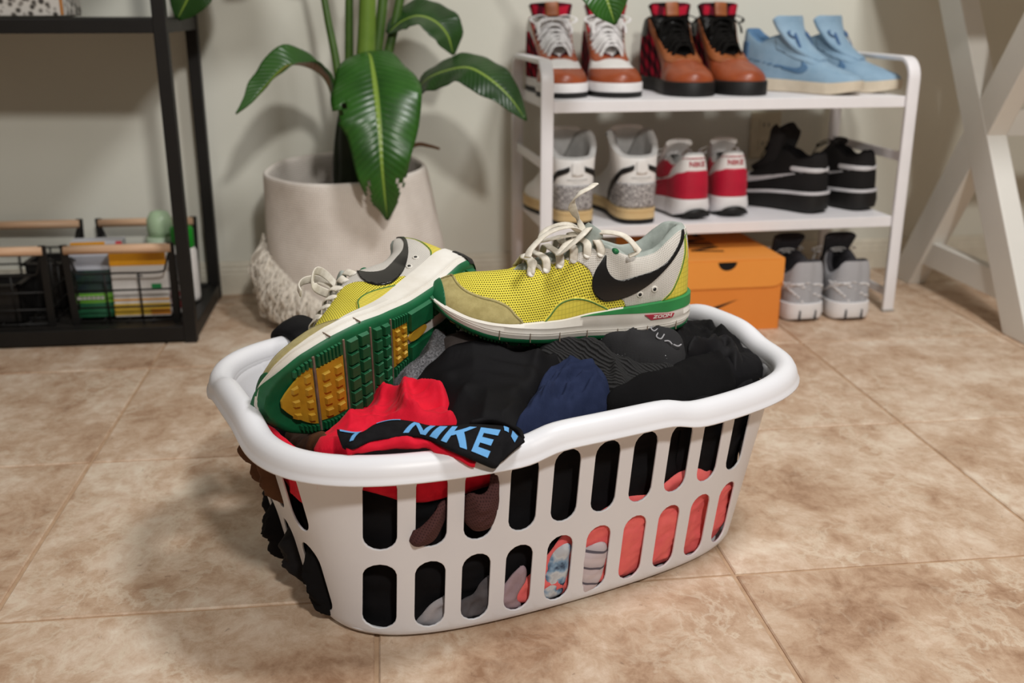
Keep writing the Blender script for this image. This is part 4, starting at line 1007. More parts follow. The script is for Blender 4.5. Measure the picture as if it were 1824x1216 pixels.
    def laces(s, m, ts, w=0.009, th=0.0018, v=0.93, lift=0.006, cross=True, name='lace'):
        """straight bars and crossings over the throat, one mesh per lace part"""
        out = []
        for i, t in enumerate(ts):
            a, b = s.ridge(t, 1, v), s.ridge(t, -1, v)
            mid = (a + b) / 2 + np.array([0, 0, lift]); P = catmull([a - (0, 0, .002), a * .78 + b * .22 + (0, 0, lift * .8), mid, a * .22 + b * .78 + (0, 0, lift * .8), b - (0, 0, .002)], 5)
            out.append((P, (0.3, 0, 1.0)))
            if cross and i + 1 < len(ts):
                c, d = s.ridge(ts[i + 1], -1, v), s.ridge(ts[i + 1], 1, v)
                for p, q in ((a, c), (b, d)):
                    out.append((catmull([p, p * .7 + q * .3 + (0, 0, lift * 1.1), p * .3 + q * .7 + (0, 0, lift * 1.1), q], 5), (0.3, 0, 1.0)))
        return ribbons(name, out, w, th, m, s.root)
    def bow(s, m, t, spread=0.03, size=0.045, w=0.008, lift=0.01):
        a = (s.ridge(t, 1, .95) + s.ridge(t, -1, .95)) / 2 + np.array([0, 0, lift]); out = []
        for q in (1, -1):
            P = catmull([a, a + (0.004, q * size * .5, .012), a + (0.012, q * size, .004), a + (0.022, q * size * .75, -.006), a + (0.012, q * size * .2, .003), a], 6); out.append((P, (0.2, 0.1 * q, 1)))
            P = catmull([a, a + (0.014, q * size * .45, .004), a + (0.030, q * size * .7, -.012), a + (0.040, q * size * .72, -.03)], 6); out.append((P, (0.3, 0.3 * q, 1)))
        return ribbons('lace', out, w, 0.0018, m, s.root)
    def place(s, x, y, z, ang, pitch=0.0):
        s.root.location = (x, y, z); s.root.rotation_euler = (0, -pitch, ang)
def hk(x, z): return x, z
def swoosh_poly(x0, z0, sx, sz, flip=False, rot=0.0):
    c, s_ = math.cos(rot), math.sin(rot); out = []
    for p in SWOOSH:
        q = (p[0] * sx * (-1 if flip else 1), p[1] * sz); out.append((x0 + q[0] * c - q[1] * s_, z0 + q[0] * s_ + q[1] * c))
    return out
def c_(v): return lambda t: np.full(np.shape(t), v)

# shoe materials
M_SH_WHITE = mat('white_leather', '#e6e4e2', 0.45, 0.4, '#dedbd8', 30, 0.08, 300)
M_SH_WHITE2 = mat('white_rubber', '#e9e7e8', 0.5, 0.35, '#dfdcdc', 20)
M_SH_BLACK = mat('black_rubber', '#1a1817', 0.55, 0.35, '#131211', 20)
M_SH_BLKLEA = mat('black_leather', '#191716', 0.4, 0.45, '#121110', 30)
M_BROWN = mat('brown_leather', '#a4512c', 0.38, 0.5, '#8d4122', 24, 0.12, 250)
M_BROWN_D = mat('tan_leather', '#a86236', 0.45, 0.4, '#8e4f2a', 24)
M_LACE_W = mat('white_lace', '#eceaea', 0.85, 0.1, '#d8d5d4', 200, 0.4, 900)
M_LACE_K = mat('black_lace', '#191716', 0.85, 0.1, '#100f0e', 200, 0.4, 900)
M_LACE_B = mat('blue_lace', '#56749a', 0.85, 0.1, '#43618a', 200, 0.4, 900)
M_BLUE = mat('sky_blue_suede', '#96b2c8', 0.85, 0.15, '#84a2ba', 26, 0.2, 500, 0.3)
M_BLUE_D = mat('blue_lining', '#6486a8', 0.9, 0.1, '#527497', 26)
M_CREAM = mat('cream_rubber', '#d9cdb9', 0.55, 0.3, '#cbbda7', 20)
M_TAN_SOLE = mat('tan_midsole', '#d8bd8d', 0.55, 0.3, '#ceb180', 20)
M_RED = mat('red_suede', '#c01838', 0.5, 0.35, '#ab1230', 20, 0.1, 400, 0.2)
M_RED_T = mat('red_thread', '#b0283c', 0.8, 0.1)
M_GREY_MESH = mesh_fabric('grey_mesh', '#bbbcc1', '#97999f', 0.0026, 0.28, 0.85)
M_GREY_DK = mat('dark_grey_lining', '#3d3b3e', 0.9, 0.1, '#302f32', 60)
M_GREY_LIN = mat('grey_lining', '#b9b8b6', 0.9, 0.1, '#a9a8a6', 60)
M_BLK_KNIT = mesh_fabric('black_knit', '#232121', '#121111', 0.0024, 0.28, 0.9)
M_BLK_LIN = mat('black_lining', '#141314', 0.9, 0.1, '#0d0c0d', 60)
M_SILVER = mat('silver_overlay', '#cfcdd0', 0.4, 0.5)
def m_plaid():
    T = NT('plaid_wool'); s = T.n('ShaderNodeSeparateXYZ'); T.t.links.new(T.coord(), s.inputs[0]); u = s.outputs[1]; v = T.math('ADD', s.outputs[2], T.math('MULTIPLY', s.outputs[0], 0.6))
    a = T.math('GREATER_THAN', T.math('FRACT', T.math('DIVIDE', T.math('ADD', u, s.outputs[0]), 0.036)), 0.5); b = T.math('GREATER_THAN', T.math('FRACT', T.math('DIVIDE', v, 0.036)), 0.5)
    k = T.math('ADD', a, b); T.base(T.ramp(T.math('MULTIPLY', k, 0.5), [(0.0, lin('#b21e34')), (0.25, lin('#b21e34')), (0.45, lin('#5a1624')), (0.55, lin('#5a1624')), (0.8, lin('#1d1315'))]))
    T.b.inputs['Roughness'].default_value = 0.95; T.b.inputs['Specular IOR Level'].default_value = 0.1; return T.m
M_PLAID = m_plaid()
def m_cement():
    T = NT('cracked_print'); v = T.n('ShaderNodeTexVoronoi', feature='DISTANCE_TO_EDGE'); v.inputs['Scale'].default_value = 150
    nn = T.n('ShaderNodeVectorMath', operation='MULTIPLY_ADD'); t = T.n('ShaderNodeTexNoise'); t.inputs['Scale'].default_value = 60; T.t.links.new(T.coord(), t.inputs['Vector']); T.t.links.new(t.outputs['Color'], nn.inputs[0]); nn.inputs[1].default_value = (.012, .012, .012); T.t.links.new(T.coord(), nn.inputs[2]); T.t.links.new(nn.outputs[0], v.inputs['Vector'])
    T.base(T.ramp(v.outputs['Distance'], [(0.02, lin('#5d5a5b')), (0.12, lin('#a9a5a5')), (0.3, lin('#c6c3c2'))])); T.b.inputs['Roughness'].default_value = 0.5; return T.m
M_CEMENT = m_cement()

def rack_place(s, x, y, shelf, ang):
    p = rackp(x, y, shelf); s.place(p[0], p[1], p[2] + 0.0005, ang)
ROW_G = 'shoes on the white rack'
# --- basketball high-tops and winter boots on the top shelf share one last
HI_TOP = ((0, .150), (.05, .152), (.12, .156), (.22, .166), (.30, .171), (.38, .154), (.46, .124), (.56, .102), (.66, .089), (.76, .079), (.86, .070), (.94, .062), (1, .058))
HI_TW = ((0, 0), (.03, .065), (.08, .105), (.2, .140), (.30, .150), (.36, .145), (.45, .130), (.56, .105), (.66, .060), (.71, 0.0), (1, 0))
def high_top(label, lace, kind, x, y, ang, foot):
    s = Shoe('high_top_shoe' if kind == 'white' else 'lace_up_boot', label, ROW_G, 0.325, 1.09, 1.12, foot, ((0, .030), (1, .032)), ((0, 0), (.8, 0), (1, .006)), HI_TOP, HI_TW, .36, .70, lean=.03, toe_in=.07, ph=2.0, cat='shoe' if kind == 'white' else 'boot')
    L = s.L
    base = M_SH_WHITE if kind == 'white' else M_BROWN
    s.upper(base); s.lining(M_PLAID if kind == 'white' else M_BLK_LIN)
    if kind == 'white':
        s.sole('outsole', M_SH_BLACK, [(0.002, c_(0.0)), (0.003, c_(0.001)), (0.003, c_(0.011)), (0.001, c_(0.0115))]); s.sole('midsole', M_SH_WHITE2, [(0.001, c_(0.0112)), (0.0035, c_(0.0125)), (0.0035, c_(0.0305)), (0.002, c_(0.0325)), (-0.004, c_(0.033))])
    else:
        s.sole('outsole', M_SH_BLACK, [(0.002, c_(0.0)), (0.004, c_(0.001)), (0.004, c_(0.030)), (0.0025, c_(0.032)), (-0.004, c_(0.033))])
    tip = (s.x - 0.80 * L)
    if kind == 'white':
        # toe bumper: brown band around the toe, white vamp above
        s.tm.panel(np.minimum(s.x - 0.74 * L + np.abs(s.y) * .5, 0.061 - s.z + (s.x - 0.80 * L) * 0.05), 0.0012, 'toe_guard', M_BROWN, s.root, label='brown toe guard')
        for q in (1, -1):
            d = np.minimum(s.side(q), sdf(s.XZ, [(.36 * L, .2), (.40 * L, .165), (.50 * L, .118), (.62 * L, .096), (.70 * L, .088), (.68 * L, .074), (.56 * L, .082), (.44 * L, .105), (.34 * L, .15), (.30 * L, .19)]))
            s.tm.panel(d, 0.0014, 'eyestay', M_BROWN, s.root, label='brown eyestay')
            s.tm.panel(np.minimum(s.side(q), sdf(s.XZ, [(.10 * L, .03), (.10 * L, .14), (.30 * L, .14), (.44 * L, .10), (.56 * L, .078), (.52 * L, .03)])), 0.0008, 'quarter_panel', M_PLAID, s.root, label='red and black plaid quarter')
        s.tm.panel(np.minimum(s.back + .5, np.minimum(.10 * L - s.x, 0.10 - s.z)), 0.0014, 'heel_counter', M_BROWN, s.root)
        s.tm.panel(np.minimum(.20 * L - s.x, s.z - 0.115), 0.001, 'ankle_panel', M_BROWN_D, s.root)
    else:
        for q in (1, -1):
            s.tm.panel(np.minimum(s.side(q), sdf(s.XZ, [(.10 * L, .03), (.10 * L, .13), (.30 * L, .15), (.46 * L, .085), (.60 * L, .05), (.60 * L, .03)])), 0.0009, 'quarter_panel', M_PLAID, s.root, label='red and black plaid quarter')
            s.tm.panel(np.minimum(s.side(q), sdf(s.XZ, [(.36 * L, .2), (.42 * L, .165), (.52 * L, .122), (.66 * L, .100), (.74 * L, .088), (.70 * L, .070), (.58 * L, .078), (.44 * L, .10), (.34 * L, .14), (.30 * L, .19)])), 0.0016, 'eyestay', M_BROWN_D, s.root, label='tan scalloped eyestay')
        s.tm.panel(np.minimum(.30 * L - s.x, s.z - 0.128), 0.002, 'collar_pad', M_SH_BLKLEA, s.root, label='black padded collar')
    P, N, ww = s.tongue(M_SH_WHITE if kind == 'white' else M_SH_BLKLEA, [(.72, .070), (.62, .084), (.50, .106), (.42, .138), (.37, .172), (.35, .196), (.34, .205)], [(0, .05), (.4, .11), (.7, .145), (.93, .165), (1, .135)], 0.014, bulge=.2)
    # plaid head of the tongue with a leather tab in the middle
    i0 = int(len(P) * .66); sl = slice(i0, len(P) - 1); q = np.linspace(-1, 1, 11)
    V = np.stack([P[sl] + N[sl] * .0085 + np.array([0, 1.0, 0]) * (x * ww[sl] * .96)[:, None] - N[sl] * (.2 * ww[sl] * x * x)[:, None] for x in q], 1)
    o = mesh('tongue_head', V.reshape(-1, 3), grid_faces(V.shape[0], 11), M_PLAID, s.root, True, label='red and black plaid tongue head'); so = o.modifiers.new('thick', 'SOLIDIFY'); so.thickness = .003; so.offset = 0
    Q = P[sl] + N[sl] * 0.0112
    ribbons('tongue_tab', [(Q, N[sl])], 0.034, 0.002, M_BROWN_D, s.root, label='tan leather tab')
    ts = (.665, .61, .56, .51, .465, .425, .39)
    s.laces(lace, ts, 0.0105, 0.002, .82, 0.026)
    s.bow(lace, .40, size=.055, lift=.022)
    rack_place(s, x, y, Z1, ang); return s
FACE = -PI / 2 + RYAW          # heading of a toe that points straight at the room
M_BLACKS = M_LACE_K
def hx_(px, Y=2.33): return None
def toe_at(px, py, shelf, ang, L, back=0.0):
    """rack position of the heel for a shoe whose toe end stands at a pixel on a shelf"""
    p = atz(px, py, shelf) if py > 1 else at(px, 160, RY + py + 0.02); x, y = p[0] - L * math.cos(ang), p[1] - L * math.sin(ang); dx, dy = x - RX, y - RY; c, s_ = math.cos(-RYAW), math.sin(-RYAW)
    return dx * c - dy * s_, dx * s_ + dy * c
def heel_at(px, py, shelf, ang):
    p = atz(px, py, shelf); dx, dy = p[0] - RX, p[1] - RY; c, s_ = math.cos(-RYAW), math.sin(-RYAW); return dx * c - dy * s_, dx * s_ + dy * c
for lab, lc, kd, px, py, da, ft in (
        ('white and brown high-top shoe with white laces at the left end of the top shelf', M_LACE_W, 'white', 1004, .05, -0.05, -1),
        ('white and brown high-top shoe with white laces beside the brown boots', M_LACE_W, 'white', 1117, .05, -0.03, 1),
        ('brown leather boot with black laces and plaid tongue beside the white-laced shoes', M_LACE_K, 'brown', 1238, .055, 0.0, -1),
        ('brown leather boot with black laces and plaid tongue beside the sky-blue shoes', M_LACE_K, 'brown', 1349, .07, 0.10, 1)):
    an = FACE + da; x, y = toe_at(px, py, Z1, an, 0.328); high_top(lab, lc, kd, x, y, an, ft)
# --- sky-blue low shoes
def blue_shoe(label, px, py, ang, foot, flop):
    s = Shoe('low_shoe', label, ROW_G, 0.315, 0.98, 1.05, foot, ((0, .030), (.8, .024), (1, .030)), ((0, 0), (.8, 0.0), (1, .010)),
             ((0, .142), (.05, .142), (.12, .128), (.22, .114), (.30, .124), (.38, .130), (.46, .118), (.56, .098), (.66, .082), (.76, .068), (.86, .058), (.94, .050), (1, .046)),
             ((0, 0), (.03, .06), (.08, .09), (.2, .112), (.30, .115), (.36, .10), (.45, .082), (.56, .062), (.64, .03), (.68, 0.0), (1, 0)), .36, .68, lean=.0, toe_in=.06, ph=1.9)
    L = s.L; s.upper(M_BLUE); s.lining(M_BLUE_D)
    s.sole('midsole', M_CREAM, [(-0.002, lambda t: s.zb(t)), (0.002, lambda t: s.zb(t) + .002), (0.0035, lambda t: s.zt(t) * .7 + .004), (0.002, lambda t: s.zt(t) + .003), (-0.004, lambda t: s.zt(t) + .004)])
    s.tongue(M_BLUE, [(.68, .074), (.58, .092), (.48, .120), (.42, .150), (.40, .168), (.395, .176)], [(0, .05), (.4, .14), (.85, .20), (1, .17)], 0.014, label='upright blue tongue')
    for q in (1, -1):
        s.tm.panel(np.minimum(s.side(q), sdf(s.XZ, [(.30 * L, .15), (.46 * L, .135), (.62 * L, .1), (.70 * L, .086), (.66 * L, .066), (.5 * L, .078), (.34 * L, .10)])), 0.0015, 'eyestay', M_BLUE, s.root)
        s.tm.panel(np.minimum(s.side(q), sdf(s.XZ, swoosh_poly(.62 * L, .045, .16, .09, True))), 0.001, 'swoosh', M_BLUE_D, s.root)
    s.tm.panel(np.minimum(.10 * L - s.x, 0.115 - s.z), 0.0015, 'heel_counter', M_BLUE_D, s.root)
    s.laces(M_LACE_B, (.62, .56, .50, .45, .40), 0.008, 0.002, .95, 0.008); s.bow(M_LACE_B, .42, size=.04)
    x, y = toe_at(px, py, Z1, ang, L); rack_place(s, x, y, Z1, ang)
blue_shoe('sky-blue suede low shoe nearer the brown boots on the top shelf', 1530, .05, -0.92, -1, 0)
blue_shoe('sky-blue suede low shoe at the right end of the top shelf', 1604, .10, -0.92, 1, 1)
# --- grey-white high-tops seen from behind
def grey_high(label, px, py, ang, foot):
    s = Shoe('high_top_shoe', label, ROW_G, 0.325, 1.0, 1.22, foot, ((0, .036), (1, .036)), ((0, 0), (.8, 0), (1, .008)),
             ((0, .150), (.04, .151), (.10, .160), (.20, .186), (.28, .203), (.35, .198), (.44, .150), (.56, .115), (.66, .096), (.76, .082), (.86, .072), (.94, .064), (1, .060)),
             ((0, 0), (.03, .080), (.08, .145), (.2, .186), (.28, .178), (.36, .135), (.45, .085), (.56, .062), (.66, .032), (.70, 0.0), (1, 0)), .36, .70, lean=.02, toe_in=.07, ph=2.1, lining=.016)
    L = s.L; s.upper(M_SH_WHITE); s.lining(M_GREY_LIN)
    s.sole('outsole', M_SH_BLACK, [(0.001, c_(0.0)), (0.003, c_(0.001)), (0.003, c_(0.010)), (0.001, c_(0.0105))]); s.sole('midsole', M_TAN_SOLE, [(0.001, c_(0.0102)), (0.0035, c_(0.0115)), (0.0035, c_(0.026)), (0.0022, c_(0.0265)), (0.0038, c_(0.028)), (0.0035, c_(0.035)), (-0.004, c_(0.0365))])
    s.tm.panel(np.minimum(.30 * L - s.x - (s.z - .03) * .4, 0.094 - s.z + np.abs(s.y) * .0), 0.0014, 'heel_counter', M_CEMENT, s.root, label='cracked grey print heel')
    # black band sweeping from the heel forward on both sides
    ar = np.hypot(s.x, s.y); su = np.where(s.x < .06 * L, np.abs(s.y), np.abs(s.y) + (s.x - .06 * L) * .8)
    zc = 0.131 - 0.42 * np.maximum(su - 0.015, 0) - 0.9 * np.maximum(su - .045, 0) ** 1 * .5; wd = 0.0062 + 0.08 * np.maximum(su - .03, 0)
    s.tm.panel(np.minimum(np.minimum(wd - np.abs(s.z - zc), su - 0.017), 0.13 - su), 0.0018, 'swoosh', M_SH_BLKLEA, s.root, label='black sweeping band')
    s.tm.panel(np.minimum(np.minimum(0.0125 - np.abs(s.y), 0.040 * L * 3 - s.x), np.minimum(s.z - 0.116, 0.145 - s.z)), 0.0034, 'heel_tab', M_SH_WHITE, s.root)
    for zz in (0.099, 0.107): s.tm.panel(np.minimum(0.0016 - np.abs(s.z - zz), np.minimum(0.026 - np.abs(s.y), .06 * L * 2 - s.x)), 0.0009, 'stitch_line', M_GREY_LIN, s.root)
    for q in (1, -1):
        p = s.ridge(.285, q, .93); e = lathe('eyelet', [(0.0045, -0.002), (0.005, 0.0015), (0.002, 0.0018)], M_SH_BLACK, s.root, 12); e.location = p; e.rotation_euler = (-q * 1.35, 0, 0)
    s.tongue(M_SH_WHITE, [(.70, .080), (.58, .100), (.48, .138), (.42, .180), (.39, .205), (.38, .212)], [(0, .04), (.5, .10), (.9, .13), (1, .10)], 0.012)
    s.laces(M_LACE_K, (.64, .58, .53, .49), 0.008, 0.002, .95, 0.009)
    x, y = heel_at(px, py, Z2, ang); rack_place(s, x, y, Z2, ang)
AWAY = PI / 2 + RYAW
grey_high('grey-white high-top shoe with tan sole behind the left post, seen from its heel', 1028, 404, AWAY + 0.05, -1)
grey_high('grey-white high-top shoe with tan sole beside the red shoes, seen from its heel', 1141, 399, AWAY + 0.10, 1)
# --- red and white runners
def red_runner(label, px, py, ang, foot):
    s = Shoe('running_shoe', label, ROW_G, 0.325, 1.0, 1.10, foot, ((0, .046), (.3, .040), (.7, .030), (1, .034)), ((0, .012), (.06, .006), (.15, .0), (.75, 0), (1, .022)),
             ((0, .150), (.05, .149), (.12, .134), (.22, .118), (.30, .124), (.38, .130), (.46, .120), (.56, .100), (.66, .086), (.76, .074), (.86, .066), (.94, .058), (1, .054)),
             ((0, 0), (.03, .055), (.08, .080), (.2, .098), (.30, .095), (.36, .08), (.45, .054), (.56, .046), (.64, .026), (.68, 0.0), (1, 0)), .36, .68, lean=.02, toe_in=.06, ph=1.5, lining=.014)
    L = s.L; s.upper(M_SH_WHITE); s.lining(M_GREY_LIN)
    s.sole('midsole', M_SH_WHITE2, [(-0.004, lambda t: s.zb(t) + .004), (0.003, lambda t: s.zb(t) + .006), (0.007, lambda t: s.zb(t) * .5 + s.zt(t) * .5), (0.004, lambda t: s.zt(t) + .001), (-0.003, lambda t: s.zt(t) + .003)])
    s.sole('outsole', M_SH_BLACK, [(-0.006, lambda t: s.zb(t)), (-0.001, lambda t: s.zb(t) + .001), (0.0015, lambda t: s.zb(t) + .0068), (-0.006, lambda t: s.zb(t) + .0072)])
    # black heel bevel: a low arch on the back of the sole
    a = np.linspace(-1, 1, 21); V = [(-0.0075 + 0.012 * (x * x), x * 0.036, 0.006 + h * 0.021 * (1 - x * x) ** .6) for x in a for h in (0, 1)]; F = [(2 * i, 2 * i + 2, 2 * i + 3, 2 * i + 1) for i in range(20)]
    o = mesh('heel_bevel', V, F, M_SH_BLACK, s.root); so = o.modifiers.new('thick', 'SOLIDIFY'); so.thickness = 0.003
    zc = 0.114 - np.clip(np.abs(s.y) - .022, 0, 1) * .55 - np.clip(s.x - .10 * L, 0, 1) * .42
    s.tm.panel(np.minimum(zc - s.z, 0.42 * L - s.x), 0.0016, 'heel_mudguard', M_RED, s.root, label='red heel mudguard')
    zt_ = s.top(np.clip(s.x / L, 0, 1))
    for q in (1, -1):
        s.tm.panel(np.minimum(s.side(q), sdf(s.XZ, [(.16 * L, .135), (.22 * L, .12), (.32 * L, .126), (.44 * L, .122), (.52 * L, .104), (.44 * L, .082), (.34 * L, .084), (.24 * L, .094)])), 0.0016, 'quarter_panel', M_RED, s.root)
        s.tm.panel(np.minimum(s.side(q), sdf(s.XZ, [(.55 * L, .03), (.62 * L, .05), (.8 * L, .052), (1.05 * L, .05), (1.05 * L, .0), (.55 * L, .0)])), 0.0014, 'toe_mudguard', M_RED, s.root)
        s.tm.panel(np.minimum(s.side(q), sdf(s.XZ, swoosh_poly(.66 * L, .050, .16, .12, True))), 0.0022, 'swoosh', M_RED, s.root)
    s.tm.panel(np.minimum(0.0014 - np.abs(s.z - 0.143 + np.abs(s.y) * .1), .09 * L - s.x), 0.001, 'red_piping', M_RED_T, s.root)
    # word on the heel
    TMs = s.tm
    def heel_pt(u, v):
        y_, z_ = -(u * 0.0135 - 0.0188), 0.1235 + v * 0.0120
        k = (TMs.V[:, 0] < .12 * L); d = (TMs.V[:, 1] - s.cl(np.array(0.0)) - y_) ** 2 + (TMs.V[:, 2] - z_) ** 2; d = np.where(k, d, 9); i = np.argsort(d)[:4]; w = 1 / (d[i] + 1e-7); p = (TMs.V[i] * w[:, None]).sum(0) / w.sum()
        return (p[0] - 0.0016, y_, z_)
    word('heel_lettering', 'NIKE', heel_pt, M_RED_T, s.root, 0.0, 0.14, 3)
    s.tongue(M_SH_WHITE, [(.68, .090), (.58, .105), (.48, .128), (.40, .152), (.35, .168), (.335, .173)], [(0, .04), (.5, .085), (.9, .105), (1, .08)], 0.012)
    s.laces(M_LACE_W, (.62, .56, .50, .45, .40), 0.008, 0.002, .95, 0.010); s.bow(M_LACE_W, .41, size=.05)
    x, y = heel_at(px, py, Z2, ang); rack_place(s, x, y, Z2, ang)
red_runner('white and red running shoe seen from its heel beside the grey-white high-tops', 1239, 391, AWAY + 0.10, -1)
red_runner('white and red running shoe seen from its heel, nearer the black shoes', 1306, 386, AWAY - 0.02, 1)
# --- black runners turned to their side
def black_runner(label, px, py, ang, foot, tall):
    s = Shoe('running_shoe', label, ROW_G, 0.30, 1.0, 1.12, foot, ((0, .050), (.4, .044), (.8, .034), (1, .036)), ((0, .006), (.08, 0), (.75, 0), (1, .024)),
             ((0, .142), (.05, .142), (.12, .132), (.22, .128), (.30, .140), (.38, .146), (.46, .134), (.56, .108), (.66, .090), (.76, .076), (.86, .068), (.94, .060), (1, .056)),
             ((0, 0), (.03, .046), (.08, .068), (.2, .082), (.30, .080), (.36, .066), (.45, .054), (.56, .046), (.64, .026), (.68, 0.0), (1, 0)), .36, .68, lean=.015, toe_in=.06, ph=1.6, lining=.014)
    L = s.L; s.upper(M_BLK_KNIT); s.lining(M_BLK_LIN)
    s.sole('midsole', M_SH_BLACK, [(-0.004, lambda t: s.zb(t)), (0.004, lambda t: s.zb(t) + .003), (0.007, lambda t: s.zb(t) * .5 + s.zt(t) * .5), (0.004, lambda t: s.zt(t) + .001), (-0.003, lambda t: s.zt(t) + .003)])
    s.sole('sole_stripe', M_SILVER, [(0.0046, lambda t: s.zt(t) - .004), (0.0072, lambda t: s.zt(t) - .003), (0.0066, lambda t: s.zt(t) + .003), (0.003, lambda t: s.zt(t) + .004)], cap=False, label='pale stripe along the sole')
    for q in (1, -1):
        s.tm.panel(np.minimum(s.side(q), sdf(s.XZ, swoosh_poly(.78 * L, .058, .20, .115, True))), 0.0016, 'swoosh', M_SILVER, s.root, label='silver swoosh')
        s.tm.panel(np.minimum(s.side(q) + .0, sdl(s.XZ, [(.02 * L, .104), (.24 * L, .104)], 0.0055)), 0.0016, 'heel_bar', M_SILVER, s.root, label='silver reflective bar')
    if tall:
        s.tongue(M_BLK_KNIT, [(.66, .084), (.57, .100), (.49, .122), (.45, .148), (.43, .172), (.422, .188), (.42, .194)], [(0, .04), (.4, .12), (.75, .155), (.92, .15), (1, .09)], 0.034, label='tall padded tongue')
    else: s.tongue(M_BLK_KNIT, [(.68, .092), (.58, .106), (.48, .13), (.40, .152), (.36, .166)], [(0, .04), (.5, .085), (1, .09)], 0.014)
    s.laces(M_LACE_K, (.62, .56, .50, .45, .40), 0.009, 0.0025, .95, 0.010); s.bow(M_LACE_K, .42, size=.05)
    x, y = heel_at(px, py, Z2, ang); rack_place(s, x, y, Z2, ang)
black_runner('black running shoe with tall tongue and silver swoosh next to the red shoes', 1464, 380, 2.14, -1, True)
black_runner('black running shoe at the right end of the middle shelf', 1548, 375, 2.08, 1, False)
# --- grey runners on the floor
def grey_runner(label, px, py, ang, foot):
    s = Shoe('running_shoe', label, 'shoes under the white rack', 0.325, 1.08, 1.22, foot, ((0, .044), (.4, .040), (.8, .032), (1, .034)), ((0, .006), (.08, 0), (.75, 0), (1, .022)),
             ((0, .148), (.04, .145), (.10, .124), (.20, .108), (.30, .126), (.38, .146), (.46, .128), (.56, .106), (.66, .090), (.76, .076), (.86, .068), (.94, .060), (1, .056)),
             ((0, 0), (.03, .075), (.08, .112), (.2, .130), (.30, .125), (.36, .10), (.45, .07), (.56, .046), (.64, .026), (.68, 0.0), (1, 0)), .36, .68, lean=-.01, toe_in=.06, ph=1.7, lining=.014)
    L = s.L; s.upper(M_GREY_MESH); s.lining(M_GREY_DK)
    s.sole('midsole', M_SH_WHITE2, [(-0.006, lambda t: s.zb(t)), (0.002, lambda t: s.zb(t) + .004), (0.006, lambda t: s.zb(t) * .5 + s.zt(t) * .5), (0.004, lambda t: s.zt(t) + .001), (-0.003, lambda t: s.zt(t) + .003)])
    s.sole('outsole', M_GREY_DK, [(-0.010, lambda t: s.zb(t) - .0002), (-0.004, lambda t: s.zb(t) + .0005), (-0.003, lambda t: s.zb(t) + .003), (-0.01, lambda t: s.zb(t) + .0035)])
    for y_ in (-0.018, 0.022): box('sole_groove', (-0.0035, y_ + s.cl(np.array(0.0)), 0.018), (0.006, 0.0022, 0.024), M_GREY_DK, s.root, 0)
    su = np.where(s.x < .08 * L, s.y, np.sign(s.y) * (np.abs(s.y) + (s.x - .08 * L) * .85)); Q = np.stack([su, s.z], -1); k = .5 * L - s.x
    for ln in ([(-.055, .050), (-.045, .078), (-.02, .092), (.01, .095), (.035, .090), (.055, .078)], [(-.055, .052), (-.02, .066), (.02, .088), (.045, .092)], [(.012, .048), (.03, .066), (.05, .084), (.062, .09)], [(-.10, .055), (-.06, .075), (-.03, .09)], [(.10, .055), (.07, .07), (.05, .09)]):
        s.tm.panel(np.minimum(sdl(Q, catmull(ln, 4), 0.0026), k), 0.0014, 'white_overlay', M_SH_WHITE2, s.root)
    s.tongue(M_GREY_DK, [(.68, .086), (.58, .100), (.48, .128), (.42, .160), (.385, .182), (.375, .190)], [(0, .04), (.5, .10), (.9, .125), (1, .09)], 0.012)
    s.laces(M_LACE_W, (.62, .56, .50, .45, .40), 0.008, 0.002, .95, 0.010); s.bow(M_LACE_W, .44, size=.055)
    p = atz(px, py, 0.0); s.place(p[0], p[1], 0.0005, ang); return s
grey_runner('grey running shoe with white sole on the floor beside the orange box', 1437, 574, AWAY + 0.03, -1)
grey_runner('grey running shoe with white sole on the floor nearest the right rack post', 1519, 572, AWAY - 0.02, 1)
# ---------------------------------------------------------------- the two yellow running shoes in the basket
M_YMESH = mesh_fabric('yellow_mesh', '#f3e452', '#6f6720', 0.0034, 0.33, 0.75, True, 0.7)
M_GMESH = mesh_fabric('pale_grey_mesh', '#d3cec6', '#a7a29b', 0.0024, 0.26, 0.8, False, 0.5)
M_YRIP = mesh_fabric('yellow_ripstop', '#d8c74a', '#d9ca55', 0.0055, 0.30, 0.55, False, 0.3)
def m_ripstop():
    T = NT('yellow_ripstop_cloth'); s = T.n('ShaderNodeSeparateXYZ'); T.t.links.new(T.coord('UV'), s.inputs[0]); p = 0.0052
    a = T.math('LESS_THAN', T.math('FRACT', T.math('DIVIDE', s.outputs[0], p)), 0.16); b = T.math('LESS_THAN', T.math('FRACT', T.math('DIVIDE', s.outputs[1], p)), 0.16); k = T.math('MAXIMUM', a, b)
    n = T.noise(T.coord(), 30, 4); T.base(T.mix(T.math('MULTIPLY', k, 0.55), T.ramp(n, [(.3, lin('#c9b93f')), (.7, lin('#dccb4c'))]), lin('#a89a33'))); T.b.inputs['Roughness'].default_value = .55; T.bump(k, -.4, .0006); return T.m
M_YRIP = m_ripstop()
M_SUEDE = mat('tan_suede', '#b3a672', 0.95, 0.1, '#9c8f5e', 90, 0.6, 700, 0.3)
M_MID = mat('worn_white_foam', '#e6e3dc', 0.55, 0.35, '#d3cdc2', 14, 0.1, 200)
M_GRN = mat('green_rubber', '#14683f', 0.5, 0.4, '#0e5533', 30, 0.1, 300)
M_GRN_L = mat('green_foam', '#2f8a4b', 0.5, 0.4, '#27793f', 30)
M_YRUB = mat('yellow_rubber', '#c9a02a', 0.5, 0.4, '#b08820', 40, 0.15, 300)
M_KVINYL = mat('black_vinyl', '#171616', 0.24, 0.55, '#151414', 60, 0.1, 500)
M_SOCK = mat('sage_grey_lining', '#a9b0aa', 0.9, 0.1, '#929a94', 60, 0.4, 700)
